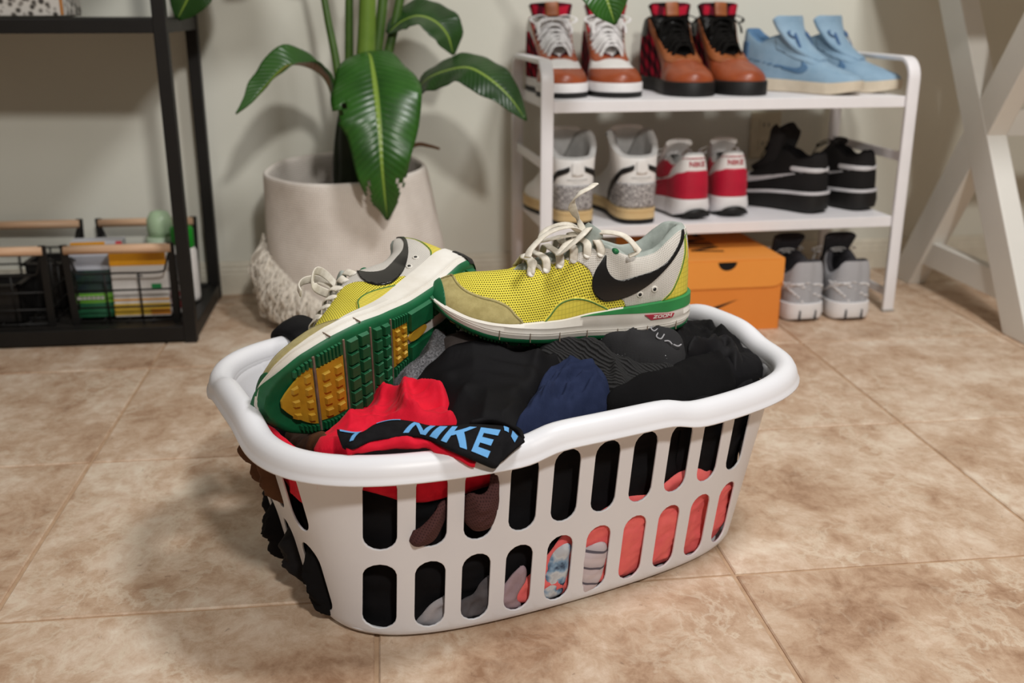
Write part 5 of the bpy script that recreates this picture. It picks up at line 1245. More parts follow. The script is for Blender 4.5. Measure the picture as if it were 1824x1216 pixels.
M_LACE_C = mat('cream_lace', '#e6e0d4', 0.85, 0.1, '#cfc7b8', 150, 0.5, 900)
M_REDTAG = mat('red_tag', '#a3243a', 0.5)
M_PIPE = mat('green_stitch', '#4d7a35', 0.7)
M_DIRT = mat('dusty_groove', '#8f7f70', 0.9, 0.1, '#6f6155', 60)
YL = 0.348
def cm(cx, cy):
    """close-up of the standing shoe -> side view (x, z)"""
    return ((1705 - cx) / 1605 * YL, (775 + (1660 - cx) * 0.075 - cy) / 1605 * YL * 1.03)
def cms(pts, n=6, closed=True): return catmull([cm(*p) for p in pts], n, closed)
Y_TOP = ((0, .130), (.05, .128), (.10, .118), (.17, .101), (.24, .097), (.31, .103), (.37, .109), (.43, .107), (.50, .098), (.57, .089), (.64, .082), (.72, .078), (.80, .077), (.88, .077), (.95, .074), (1, .070))
Y_TW = ((0, 0), (.02, .045), (.06, .070), (.14, .088), (.26, .094), (.34, .088), (.42, .078), (.52, .068), (.62, .052), (.68, .030), (.72, 0.0), (1, 0))
Y_ZT = ((0, .047), (.1, .042), (.25, .036), (.4, .028), (.55, .021), (.7, .022), (.85, .031), (.95, .045), (1, .055))
Y_ZB = ((0, .006), (.06, .001), (.2, -.004), (.4, -.007), (.55, -.007), (.7, -.001), (.82, .009), (.92, .024), (1, .044))
def yellow_shoe(label, foot, vis):
    s = Shoe('running_shoe', label, 'yellow running shoes on the laundry', YL, 1.12 if vis > 0 else 1.20, 1.0, foot, Y_ZT, Y_ZB, Y_TOP, Y_TW, .37, .72, lean=.012, toe_in=.055, ph=1.45, pg=.95, nt=150, nv=44, lining=.013)
    L = s.L; s.upper(M_YMESH); s.lining(M_SOCK)
    zb, zt = s.zb, s.zt
    # three-layer sole: green wedge over white foam over green rubber
    zcap = (lambda t: np.minimum(zt(t), .0335 + 3 * np.clip(t - .6, 0, 1))) if vis > 0 else (lambda t: zt(t) + .003 * np.exp(-((t - .32) / .22) ** 2))
    mid = s.sole('midsole', M_MID, [(-0.006, lambda t: zb(t) + .002), (0.0035, lambda t: zb(t) + .0045), (0.0060, lambda t: zb(t) + .010), (0.0052, lambda t: zb(t) + .0115), (0.0066, lambda t: zb(t) + .0125), (0.0058, lambda t: np.minimum(zb(t) + .0185, zt(t) - .002)), (0.0066, lambda t: np.minimum(zb(t) + .0195, zt(t) - .0015)), (0.0045, zcap), (-0.004, lambda t: zcap(t) + .002)])
    th = lambda t: np.maximum(zt(t) - .0335 * (1 - .25 * t) , 0) + .004 * np.clip((.40 - t) * 20, 0, 1)
    wed = None if vis < 0 else s.sole('green_wedge', M_GRN_L, [(-.002, lambda t: zt(t) - np.minimum(.016, np.maximum(.0002, (.46 - t) * .045))), (lambda t: np.where(t < .46, .0062, -.003), lambda t: zt(t) - np.minimum(.0145, np.maximum(.0002, (.46 - t) * .043))), (lambda t: np.where(t < .46, .0058, -.003), lambda t: zt(t) - np.where(t < .46, .0005, .003)), (-.003, lambda t: zt(t) + np.where(t < .46, .0012, -.003))], label='green foam wedge')
    # outsole plate: green rubber with toe bumper
    out = s.sole('outsole', M_GRN, [(-.010, lambda t: zb(t) - .0030), (-.002, lambda t: zb(t) - .0028), (0.0030, lambda t: zb(t) - .0005), (lambda t: .0045 + .003 * np.clip((t - .9) / .1, 0, 1), lambda t: zb(t) + .0035 + .014 * np.clip((t - .93) / .07, 0, 1) ** 2), (-.002, lambda t: zb(t) + .0045 + .014 * np.clip((t - .93) / .07, 0, 1) ** 2)])
    bump = s.tm.panel(np.minimum(s.x - .955 * L, .076 - s.z - np.abs(s.y) * .55), .0028, 'toe_bumper', M_GRN, s.root, label='green rubber toe bumper')
    bm = bmesh.new()
    # thin cracks across the white foam
    for t in ((.08, .20, .315, .43, .54, .66, .78) if vis > 0 else (.66, .78)):
        for q in (1, -1):
            y_ = q * (s.hw(np.array(t)) + .0060) + s.cl(np.array(t)); bx(bm, (t * L, y_, float(zb(t)) + .0075), (.0011, .0018, .012))
    o = bm_obj('sole_cracks', bm, M_DIRT, s.root); o['kind'] = 'stuff'
    # panels of the upper
    for q in (1, -1):
        nm = s.side(q)
        g = sdf(s.XZ, cms([(880, 400), (960, 408), (1020, 440), (1050, 490), (1060, 560), (1100, 590), (1180, 590), (1235, 615), (1262, 655), (1380, 660), (1600, 640), (1760, 500), (1760, 60), (1500, 20), (1300, 100), (1100, 120), (900, 120), (820, 300)], 5))
        s.tm.panel(np.minimum(nm, g), .0007, 'quarter_panel', M_GMESH, s.root, label='pale grey mesh quarter')
        tc = sdf(s.XZ, cms([(60, 700), (60, 400), (180, 455), (262, 510), (250, 555), (285, 590), (360, 615), (450, 632), (520, 660), (560, 700), (600, 760), (400, 800)], 5))
        s.tm.panel(np.minimum(nm, tc), .0016, 'toe_cap', M_SUEDE, s.root, label='tan suede toe cap')
        mg = sdf(s.XZ, cms([(735, 770), (780, 700), (840, 640), (920, 612), (1000, 612), (1080, 635), (1160, 680), (1100, 760), (900, 800)], 5))
        s.tm.panel(np.minimum(nm, mg), .0014, 'side_guard', M_YRIP, s.root, label='yellow ripstop side guard')
        s.tm.band(mg, .0014, .0030, nm, .0021, 'stitching', M_PIPE, s.root)
        s.tm.band(tc, .0018, .0030, nm, .0021, 'stitching', mat('tan_stitch', '#8a8050', .8), s.root)
        hp = sdf(s.XZ, cms([(1478, 625), (1540, 540), (1590, 440), (1628, 330), (1645, 230), (1760, 230), (1780, 560), (1720, 600)], 5))
        s.tm.panel(np.minimum(nm, hp), .0012, 'heel_panel', M_YRIP, s.root, label='yellow ripstop heel panel')
        s.tm.band(hp, .0002, .0018, nm, .0018, 'stitching', M_PIPE, s.root)
        sw = catmull([cm(*p) for p in [(1140, 342), (1110, 385), (1072, 440), (1048, 500), (1050, 560), (1075, 602), (1115, 622), (1165, 618), (1260, 585), (1370, 520), (1470, 440), (1560, 345), (1615, 270), (1634, 225), (1628, 190), (1600, 260), (1550, 330), (1490, 390), (1420, 430), (1320, 462), (1230, 492), (1190, 492), (1155, 470), (1133, 430), (1132, 385)]], 4, True)
        if q != vis: pass
        s.tm.panel(np.minimum(nm, sdf(s.XZ, sw)), .0026, 'swoosh', M_KVINYL, s.root, label='black vinyl swoosh')
        # vents and eyelets
        for (a, b, r, m1, m2) in ((1331, 573, .0044, M_MID, M_KVINYL), (1418, 538, .0044, M_MID, M_KVINYL), (1213, 283, .0050, M_GRN, M_GRN_L)):
            p = np.array(cm(a, b)); dd = np.linalg.norm(s.XZ - p, axis=1)
            i = np.argmin(np.where(nm > .01, dd, 9)); e = lathe('eyelet', [(r, -.001), (r, .0016), (r * .8, .0024), (r * .52, .0020)], m1, s.root, 18); e.location = s.tm.V[i]; e.rotation_euler = Vector(s.tm.N[i]).to_track_quat('Z', 'Y').to_euler()
            h = lathe('eyelet_hole', [(r * .55, .0012), (r * .54, .0022)], m2, e, 14)
    # heel strip and reinforced collar
    s.tm.panel(np.minimum(.022 - np.abs(s.y), np.minimum(.07 * L - s.x, s.z - .09)), .0016, 'heel_tab', M_KVINYL if vis < 0 else M_GMESH, s.root)
    # tag on the outer side
    return s
def yellow_laces(s, loops):
    T_, N_, ww = s.tongue(M_SOCK, [(.69, .070), (.62, .077), (.55, .088), (.48, .101), (.42, .116), (.39, .128), (.375, .133)], [(0, .04), (.5, .07), (.9, .085), (1, .07)], .009, label='grey padded tongue')
    L = s.L; out = []
    ts = (.655, .60, .545, .49, .435, .39); lift = .011
    for i, t in enumerate(ts):
        a, b = s.ridge(t, 1, .74), s.ridge(t, -1, .74)
        for p in (a, b):
            e = lathe('lace_hole', [(.0046, -.0005), (.0046, .0016), (.0022, .0018)], M_MID, s.root, 14); e.location = p + np.array([0, 0, .0006]); e.rotation_euler = (-.75 * np.sign(p[1] - float(s.cl(np.array(t)))), -.1, 0)
        # the bar on top runs straight across, the return passes underneath to the next pair of holes
        q = s.ridge(min(t + .02, .68), -1, .74); jit = rng.uniform(-.004, .004, 3) * np.array([1, .6, .5])
        a_in = s.ridge(t, 1, .97); q_in = s.ridge(min(t + .02, .68), -1, .97)
        out.append((catmull([a + (0, 0, -.002), a * .55 + a_in * .45 + (0, .002, lift * .45), a_in + (.001, 0, lift * 1.0) + jit, (a_in + q_in) / 2 + (.002, 0, lift * 1.25), q_in + (0, 0, lift * 1.3) + jit, q + (0, 0, .001)], 7), np.stack([np.full(36, .2), np.linspace(1.1, -1.1, 36), np.ones(36)], -1)))
        if i + 1 < len(ts):
            c = s.ridge(ts[i + 1], 1, .74)
            out.append((catmull([b + (0, 0, -.002), b * .7 + c * .3 + (0, 0, lift * .5), b * .3 + c * .7 + (0, 0, lift * .55), c + (0, 0, -.001)], 7), (.25, 0, 1)))
    out.append((catmull([s.ridge(ts[0], 1, .74), s.ridge(ts[0], 1, .95) + (0, 0, lift), s.ridge(ts[0], -1, .95) + (0, 0, lift), s.ridge(ts[0], -1, .74)], 6), (.3, 0, 1)))
    k = (s.ridge(.415, 1, 1) + s.ridge(.415, -1, 1)) / 2 + np.array([0, 0, .010])
    for pts in loops: out.append((catmull([k + np.array(p) for p in pts], 7), (.35, .1, 1)))
    return ribbons('lace', out, .0112, .0020, M_LACE_C, s.root)
ys = yellow_shoe('yellow and grey running shoe standing on top of the laundry pile', 1, 1)
yellow_laces(ys, [[(0, 0, 0), (.006, .022, .016), (.022, .046, .014), (.040, .050, .000), (.050, .040, -.012), (.034, .022, -.002), (.010, .004, .002)],
                  [(0, 0, .002), (-.012, .028, .012), (-.034, .046, .010), (-.050, .054, -.008), (-.040, .050, -.016)],
                  [(0, 0, 0), (.012, -.004, .024), (.024, .006, .045), (.018, .016, .060), (.004, .012, .066), (-.008, .002, .070)],
                  [(0, 0, 0), (.020, -.020, .014), (.046, -.030, .006), (.058, -.010, -.004), (.040, .010, .004), (.016, .004, .004)],
                  [(.004, 0, .004), (.030, .018, .018), (.060, .022, .012), (.085, .034, -.004), (.092, .040, -.014)]])
# red tag with lettering on the white foam
tg = cm(1462, 690)
def tagpt(u, v):
    x = cm(1560, 0)[0] + u * .0; return None
hwz = float(ys.hw(np.array(tg[0] / YL))); yy = hwz + .0062
tagy = lambda x: float(ys.hw(np.array(x / YL)) + ys.cl(np.array(x / YL)))
V = []
for k in range(13):
    f_ = k / 12; top_, bot_ = (1362 + 193 * f_, 688 - 15 * f_), (1402 + 140 * f_, 716 - 20 * f_)
    for (cx, cy) in (top_, bot_):
        x, z = cm(cx, cy); V += [(x, tagy(x) + .0084, z), (x, tagy(x) + .002, z)]
F = []
for k in range(12):
    i = 4 * k; F += [(i, i + 4, i + 6, i + 2), (i, i + 1, i + 5, i + 4), (i + 2, i + 6, i + 7, i + 3)]
tago = mesh('red_tag', V, F, M_REDTAG, ys.root, False, label='small red tag with white lettering')
def tagf(u, v):
    cx = 1412 + u * 33.0; cyy = 706 - (cx - 1412) * .125 - v * 19; x, z = cm(cx, cyy); return (x, tagy(x) + .0088, z)
word('lettering', 'ZOOM', tagf, M_MID, tago, .2, .12, 2)
# the shoe stands on the pile, toe to the left
P_ = at(950, 612, 1.348)
def set_pose(s, heel, R):
    M = Matrix.Identity(4)
    for i in range(3):
        for j in range(3): M[i][j] = R[i][j]
        M[i][3] = heel[i]
    s.root.matrix_world = M
YAW_S = math.radians(180 + 8.0)
cs, sn = math.cos(YAW_S), math.sin(YAW_S); pit = math.radians(1.0)
Rz = np.array([[cs, -sn, 0], [sn, cs, 0], [0, 0, 1]]); Ry = np.array([[math.cos(pit), 0, -math.sin(pit)], [0, 1, 0], [math.sin(pit), 0, math.cos(pit)]]); RS = Rz @ Ry
STAND = np.array([0.394, 1.318, 0.312])
set_pose(ys, STAND, RS)
# the second shoe lies on its side, sole towards the room
yl = yellow_shoe('yellow and grey running shoe lying on its side with its green sole showing', -1, -1)
yellow_laces(yl, [[(0, 0, 0), (.012, .03, .016), (.034, .052, .012), (.05, .045, .0), (.03, .02, 0), (.008, .004, .002)],
                  [(0, 0, 0), (.016, .02, .024), (.040, .034, .026), (.064, .046, .012), (.074, .048, -.002)], [(0, 0, 0), (.012, -.03, .012), (.034, -.052, .004), (.05, -.04, -.006), (.03, -.02, 0)]])
RLIE = np.array([[-0.6756, 0.0182, -0.737], [-0.6721, -0.426, 0.6056], [-0.303, 0.9045, 0.3001]])
LIE = np.array([.016, 0, .72]) + .955 * (np.array([0.108, 1.42, 0.3465]) - np.array([0, 0, .72]))
_f = math.radians(2); _Rx = np.array([[1, 0, 0], [0, math.cos(_f), -math.sin(_f)], [0, math.sin(_f), math.cos(_f)]]); RLIE = RLIE @ _Rx
set_pose(yl, LIE, RLIE)
# tread of the sole: rubber lugs (sub-parts of the outsole), flex grooves, yellow fields
def tread(s, detailed=True):
    L = s.L; outs = [o for o in s.root.children if o.name.startswith('outsole')][0]
    zs = lambda x: float(s.zb(np.array(x / L))) - .0030
    def hwid(x): return float(s.hw(np.array(x / L))) - .004
    def cl(x): return float(s.cl(np.array(x / L)))
    def block(name, x0, x1, y0, y1, h, m, taper=.0016, dx=0, dome=0):
        """a lug hanging below the sole between x0..x1 and y0..y1 (y as a share of the half width)"""
        V = []
        for (x, z_, sh) in ((0, .001, 0), (0, -h, taper)):
            for a, b in ((x0 + sh, y0), (x1 - sh, y0), (x1 - sh, y1), (x0 + sh, y1)):
                w = hwid(a); yv = cl(a) + b * w + (taper * (1 if b == y0 else -1) if sh else 0); V.append((a, yv, zs(a) + z_))
        F = [(0, 1, 2, 3), (7, 6, 5, 4), (0, 4, 5, 1), (1, 5, 6, 2), (2, 6, 7, 3), (3, 7, 4, 0)]
        return mesh(name, V, F, m, outs, False)
    def field(name, x0, x1, y0, y1, m, h=.0006):
        n = 9; V = []; xs = np.linspace(x0, x1, n)
        for a in xs:
            for b in (y0(a) if callable(y0) else y0, y1(a) if callable(y1) else y1): V += [(a, cl(a) + b * hwid(a), zs(a) - h), (a, cl(a) + b * hwid(a), zs(a) + .002)]
        F = [(4 * i, 4 * i + 2, 4 * i + 6, 4 * i + 4) for i in range(n - 1)] + [(4 * i, 4 * i + 4, 4 * i + 5, 4 * i + 1) for i in range(n - 1)] + [(4 * i + 2, 4 * i + 3, 4 * i + 7, 4 * i + 6) for i in range(n - 1)] + [(0, 1, 3, 2), (4 * n - 4, 4 * n - 2, 4 * n - 1, 4 * n - 3)]
        return mesh(name, V, F, m, outs, False)
    X = lambda k: k * L
    G_ = [.855, .745, .635, .540]                     # flex grooves
    # toe and first forefoot field in yellow
    arc = lambda sg: (lambda a: sg * .82 * math.sqrt(max(0, 1 - ((a / L - .84) / .125) ** 2)) if a / L > .84 else sg * .82)
    field('yellow_field', X(.862), X(.962), arc(-1), arc(1), M_YRUB); field('yellow_field', X(.752), X(.850), -.74, .66, M_YRUB)
    for r, (x0, ys_) in enumerate(((.870, (-.68, -.30, .08, .44)), (.912, (-.62, -.16, .30)))):
        for y0 in ys_: block('tread_lug', X(x0), X(x0 + .024), y0, y0 + .22, .0042, M_YRUB)
    for x0 in (.760, .805):
        for y0 in (-.66, -.34, -.02, .30): block('tread_lug', X(x0), X(x0 + .030), y0, y0 + .20, .0042, M_YRUB)
    # ribbed green rims along both edges of the yellow fields
    for (x0, x1) in ((.757, .848), (.862, .925)):
        k = 7 if x1 - x0 > .08 else 5
        for q in range(k):
            a0 = x0 + (x1 - x0) * q / k; a1 = a0 + (x1 - x0) / k * .72
            block('tread_rib', X(a0), X(a1), .72 if x0 < .8 else .80, .995, .0030, M_GRN, .0005); block('tread_rib', X(a0), X(a1), -.995, -.80 if x0 < .8 else -.84, .0030, M_GRN, .0005)
    # green blocks across the ball of the foot
    for (x0, x1) in ((.643, .737), (.548, .628)):
        w = (x1 - x0) / 2
        for c in range(2):
            a0 = x0 + c * w + .003; a1 = x0 + (c + 1) * w - .004
            for r in range(6):
                y0 = -.98 + r * .33; block('tread_lug', X(a0), X(a1), y0, y0 + .285, .0052, M_GRN)
    field('yellow_field', X(.455), X(.532), -.58, .66, M_YRUB)
    for x0 in (.462, .498):
        for y0 in (-.50, -.20, .10, .40): block('tread_lug', X(x0), X(x0 + .026), y0, y0 + .20, .0042, M_YRUB)
    for q in range(6):
        a0 = .456 + q * .0128; block('tread_rib', X(a0), X(a0 + .0088), .70, .99, .0030, M_GRN, .0004); block('tread_rib', X(a0), X(a0 + .0088), -.99, -.64, .0030, M_GRN, .0004)
    # pale flex grooves
    for g in G_: block('flex_groove', X(g - .0035), X(g + .0030), -1.02, 1.02, .0014, M_DIRT, .0002)
    # arch: split green rails around a yellow oval, then the heel
    field('arch_plate', X(.30), X(.452), -.16, .16, M_MID, .0006)
    a = np.arange(20) * 2 * PI / 20; V = []
    for h in (.0005, -.0035): V += [(X(.405) + .017 * math.cos(q), cl(X(.405)) + .10 * .0386 + .0085 * math.sin(q), zs(X(.405)) + h) for q in a]
    F = [(i, (i + 1) % 20, 20 + (i + 1) % 20, 20 + i) for i in range(20)] + [tuple(range(20, 40))]; mesh('yellow_oval', V, F, M_YRUB, outs, False, label='yellow oval badge')
    for sg in (1, -1):
        block('arch_rail', X(.32), X(.450), sg * .30, sg * .98, .0052, M_GRN)
        for q, (x0, x1) in enumerate(((.030, .090), (.100, .165), (.175, .240), (.250, .312))): block('heel_lug', X(x0), X(x1), sg * (.34 if q else .10), sg * .985, .0060, M_GRN)
    block('heel_lug', X(.012), X(.075), -.55, .55, .0050, M_SH_BLACK)
    field('heel_channel', X(.10), X(.30), -.20, .20, M_MID, .0003)
tread(yl); tread(ys)
bpy.context.view_layer.update()

# black rubber wrapped round the heel of the lying shoe, size label inside the standing one
def heel_wrap(s):
    V = []; ts_ = np.concatenate([np.linspace(.055, 0, 12), np.linspace(0, .055, 12)[1:]]); sg = np.concatenate([np.ones(12), -np.ones(11)])
    for t, q in zip(ts_, sg):
        y = float(s.cl(np.array(t))) + q * float(s.hw(np.array(t))); n = Vector((-(1 - t / .06), q * min(1, t / .03), 0)); n = n.normalized() if n.length > 1e-6 else Vector((-1, 0, 0))
        for z, o in ((-.003, .002), (.004, .0075), (.016, .0085), (.028, .0078), (.030, .004)): V.append((t * s.L + n.x * o, y + n.y * o, float(s.zb(np.array(t))) + z))
    return mesh('heel_rubber', V, grid_faces(23, 5), M_SH_BLACK, s.root, True, label='black rubber heel wrap')
heel_wrap(yl)
px_ = cm(1325, 290)[0]; yw = -float(ys.tw(np.array(px_ / YL))) + .0145; lb = box('size_label', (px_, yw, .081), (.026, .0008, .020), mat('label_grey', '#c3c7c4', .8), ys.root, 0)
lb.rotation_euler = (.12, 0, 0)
for k in range(3): bb = box('label_line', (0, .0006, .005 - k * .005), (.019, .0004, .0016), mat('label_ink', '#5e6361', .8), lb, 0)
# ---------------------------------------------------------------- laundry
CB, SB = math.cos(BYAW), math.sin(BYAW)
def to_local(P): P = np.asarray(P, float); dx, dy = P[..., 0] - BX, P[..., 1] - BY; return np.stack([dx * CB + dy * SB, -dx * SB + dy * CB, P[..., 2]], -1)
def to_world(P): P = np.asarray(P, float); return np.stack([BX + P[..., 0] * CB - P[..., 1] * SB, BY + P[..., 0] * SB + P[..., 1] * CB, P[..., 2]], -1)
# height of the pile over the basket floor, from a few measured places (thin-plate spline)
HP = np.array([(-.30, -.10, .246), (-.24, -.13, .250), (-.15, -.155, .252), (-.05, -.16, .254), (.05, -.145, .256), (.12, -.15, .256), (.20, -.14, .254), (.28, -.12, .250), (.32, -.09, .246),
               (.345, -.03, .244), (.35, .05, .246), (.35, .14, .236), (.30, .24, .206), (.15, .27, .212), (0, .28, .215), (-.15, .28, .205), (-.28, .24, .170), (-.335, .15, .165), (-.335, .05, .182), (-.33, -.03, .215),
               (-.09, .03, .302), (0, -.01, .298), (.10, -.045, .298), (.19, -.075, .302), (.22, .0, .292), (.1, .06, .290), (-.02, .08, .286), (.25, .1, .270), (.1, .17, .268), (-.05, .20, .272),
               (-.21, .085, .198), (-.27, .08, .190), (-.14, .115, .232), (-.10, .15, .250), (-.2, .17, .215), (-.18, .02, .238), (-.24, -.02, .240), (-.14, -.03, .268), (-.19, -.09, .256), (-.08, -.08, .272), (.02, -.09, .272), (.12, -.10, .274), (.22, -.10, .278), (.28, -.03, .268)])
def _tps(r2): return np.where(r2 > 1e-12, r2 * np.log(r2 + 1e-12), 0)
_n = len(HP); _K = _tps(((HP[:, None, :2] - HP[None, :, :2]) ** 2).sum(-1)) + 2e-4 * np.eye(_n); _P = np.c_[np.ones(_n), HP[:, :2]]
_W = np.linalg.solve(np.block([[_K, _P], [_P.T, np.zeros((3, 3))]]), np.r_[HP[:, 2], 0, 0, 0])
def Hh(a, b):
    a, b = np.asarray(a, float), np.asarray(b, float); s = a.shape; q = np.stack([a.ravel(), b.ravel()], -1)
    v = _tps(((q[:, None] - HP[None, :, :2]) ** 2).sum(-1)) @ _W[:_n] + _W[_n] + q @ _W[_n + 1:]; return np.clip(v, .18, .33).reshape(s)
def on_heap(px, py, off=0.0):
    z = .27
    for _ in range(14):
        P = to_local(atz(px, py, z)); z = .6 * z + .4 * (float(Hh(P[0], P[1])) + off)
    return P[0], P[1]
def inside(a, b, z=.245):
    """room left to the inner face of the wall (positive inside)"""
    th = np.arctan2(b - BC[1], a - BC[0]); t = np.linspace(-PI, PI, 1441); O = outline(t, np.full_like(t, z)); O = O[:, :2] - np.array(BC)
    an = np.unwrap(np.arctan2(O[:, 1], O[:, 0])); an -= 2 * PI * round((an.mean()) / (2 * PI)); o = np.argsort(an); R = np.interp(th, an[o], np.hypot(O[:, 0], O[:, 1])[o], period=2 * PI); return R - np.hypot(a - BC[0], b - BC[1])
def heap_px(pts): return np.array([on_heap(*p) for p in pts])
def garment(name, label, poly, m, off, fold, thick=.010, cell=.0034, roll=.011, group='laundry in the basket', cat='clothing', parent=None, plabel=None, wob=.004, px=True, lift=None):
    """a crumpled piece of cloth lying on the pile; poly is its outline"""
    P = heap_px(poly) if px else np.asarray(poly, float); P = catmull(P, 5, True)
    lo, hi = P.min(0) - .01, P.max(0) + .01; na, nb = int((hi[0] - lo[0]) / cell) + 2, int((hi[1] - lo[1]) / cell) + 2
    A, B = np.meshgrid(np.linspace(lo[0], hi[0], na), np.linspace(lo[1], hi[1], nb), indexing='ij'); a, b = A.ravel(), B.ravel()
    d = sdf(np.stack([a, b], -1), P) + wob * vnoise(np.stack([a * 45, b * 45, 0 * a + off * 999], -1))
    d = np.minimum(d, inside(a, b) - .006 - .19 * np.clip(.24 - Hh(a, b) - off, 0, 1))
    k = np.clip(d / roll, -.6, 1); edge = np.where(k > 0, k * (2 - k), 2 * k)
    z = Hh(a, b) + off + thick * (edge - 1) + fold(a, b) * np.clip(d / .02, 0, 1)
    if lift is not None: z = z + lift(a, b)
    W = to_world(np.stack([a, b, z], -1)); t = TM(W, grid_faces(na, nb), np.stack([a, b], -1))
    if t.N[:, 2].mean() < 0: t = TM(W, [f[::-1] for f in grid_faces(na, nb)], np.stack([a, b], -1))
    o = t.panel(d, 0.0, name, m, parent, skirt=.012, label=plabel, sdir=(0, 0, 1.0))
    if o is None: print('EMPTY GARMENT', name, d.max()); return None
    if parent is None: tag(o, label, cat, group)
    return o
def black(name, c, rough=.85, sh=.0, bump=.35, sc=900):
    sh = 0.0; c = {'#1b1a1b': '#111012', '#201f1f': '#141314', '#232224': '#161517', '#1a1919': '#121112', '#262526': '#19181a'}[c]; return mat(name, c, rough, .12, None, 60, bump, sc, sh)
M_K1 = black('black_jersey', '#1b1a1b', .7, .05); M_K2 = black('black_ribbed', '#201f1f'); M_K3 = black('black_cotton', '#232224', .9, .15); M_K4 = black('black_fleece', '#1a1919', .95, .1, .5, 500); M_K5 = black('black_sport', '#262526', .65, .05)
def m_heather():
    T = NT('grey_heather'); n = T.noise(T.coord(), 420, 3, .7); n2 = T.noise(T.coord(), 30, 3)
    T.base(T.ramp(T.math('ADD', T.math('MULTIPLY', n, .9), T.math('MULTIPLY', n2, .2)), [(.36, lin('#2e2e30')), (.52, lin('#545457')), (.70, lin('#7b7b7f'))])); T.b.inputs['Roughness'].default_value = .95; T.bump(n, .4, .0008); return T.m
M_HEA = m_heather()
def m_glitter():
    T = NT('black_tee_with_flecks'); v = T.n('ShaderNodeTexVoronoi'); v.inputs['Scale'].default_value = 330; T.t.links.new(T.coord(), v.inputs['Vector'])
    n = T.noise(T.coord(), 45, 3); sp = T.math('LESS_THAN', v.outputs['Distance'], .16); sel = T.math('GREATER_THAN', n, .60); k = T.math('MULTIPLY', sp, sel)
    T.base(T.mix(k, lin('#1b1a1c'), lin('#c9c8cc'))); T.b.inputs['Roughness'].default_value = .9; T.bump(T.noise(T.coord(), 700, 3), .5, .0006); return T.m
M_GLIT = m_glitter()
def m_rib():
    T = NT('black_rib_knit'); s = T.n('ShaderNodeSeparateXYZ'); T.t.links.new(T.coord('UV'), s.inputs[0]); h = T.math('SINE', T.math('MULTIPLY', T.math('ADD', s.outputs[0], T.math('MULTIPLY', s.outputs[1], .6)), 2 * PI / .0042))
    T.base(T.mix(T.math('ADD', T.math('MULTIPLY', h, .5), .5), lin('#0e0d0d'), lin('#232223'))); T.b.inputs['Roughness'].default_value = .9; T.bump(h, .8, .0012); return T.m
M_RIB = m_rib()
M_NAVY = mat('navy_jersey', '#262e49', .9, .12, '#1f2740', 60, .4, 900, .0); M_TAUPE = mat('taupe_cloth', '#4a4341', .95, .1, '#3d3735', 50, .4, 800, .1)
M_BEIGE = mat('beige_cloth', '#b5a08c', .9, .1, '#a48f7b', 50, .4, 700); M_REDC = mat('red_jersey', '#dc102f', .75, .2, '#c90d29', 60, .35, 900, .15)
M_BRMESH = mesh_fabric('brown_mesh_cloth', '#543635', '#3e2726', .0030, .28, .9, True, .3); M_BROWNC = mat('brown_strap', '#5e3d27', .8, .2, '#4e3220', 40, .3, 600)
M_CORAL = mat('coral_jersey', '#f0756e', .85, .15, '#e8686a', 60, .3, 900, .15); M_GREYC = mat('charcoal_cloth', '#5a5659', .9, .1, '#4b484b', 60, .4, 700); M_PINKG = mat('mauve_cloth', '#a99298', .9, .1, '#97828a', 40, .4, 700)
def ridges(ls):
    """folds drawn as soft ridges: (polyline in pixels, half width, height)"""
    LS = [(heap_px(p), w, h) for p, w, h in ls]
    def f(a, b):
        P = np.stack([a, b], -1); z = np.zeros(len(a))
        for p, w, h in LS: d = w * 3 - sdl(P, catmull(p, 4), w * 3); z = z + 1.05 * h * np.exp(-(d / w) ** 2)
        return z
    return f
def fsum(*fs): return lambda a, b: sum(f(a, b) for f in fs)
def nf(ang, freq, seed, amp, warp=.8):
    """wrinkles in several sizes running about one way"""
    return lambda a, b: amp * (folds(a, b, ang, freq, seed, warp, .8) + .55 * folds(a, b, ang + .55, freq * 2.1, seed + 3.7, warp * 1.1, .8) + .3 * folds(a, b, ang - .7, freq * 4.0, seed + 9.1, warp, .9))

# the packed mass of dark clothes that fills the basket: a crumpled surface on top and down behind the slots
def lump_side():
    t = np.linspace(0, 2 * PI, 420, endpoint=False); V = []; O_ = outline(t, np.full_like(t, .22), -.02); ztop = np.clip(Hh(O_[:, 0], O_[:, 1]) - .006, .1, .236)
    for kz in np.linspace(0, 1, 48):
        z = .0045 + (ztop - .0045) * kz
        O = outline(t, z)
        ins = np.clip((z - .004) * 2, .0, 1) * .002 + .0175 + .005 * fbm(np.stack([O[:, 0] * 22, O[:, 1] * 22, 0 * t + z * 26], -1), 2) + .004 * (1 - np.abs(vnoise(np.stack([O[:, 0] * 30 + 3, O[:, 1] * 30, 0 * t + z * 60], -1))))
        V.append(outline(t, z, 0.0) * 1.0); Q = outline(t, z, -1.0); V[-1] = V[-1] + (Q - V[-1]) * np.clip(ins, np.minimum(.013, .0035 + z * .35), .03)[:, None]
    V = np.stack(V, 1); na, nb = V.shape[:2]; W = V.reshape(-1, 3); return W, grid_faces(na, nb, True), V
W, F, VS = lump_side()
mass = thing('dark_laundry', 'tangled black clothes packed into the white basket behind its slots', 'clothing', (BX, BY, 0.0), BYAW, 'laundry in the basket')
mesh('packed_cloth', W, F, M_K3, mass)
A, B = np.meshgrid(np.linspace(-.37, .40, 150), np.linspace(-.20, .33, 104), indexing='ij'); a, b = A.ravel(), B.ravel()
z = Hh(a, b) - .012 + .006 * folds(a, b, .6, 14, 3.3) + .004 * folds(a, b, -.7, 22, 8.1); z = np.minimum(z, .33)
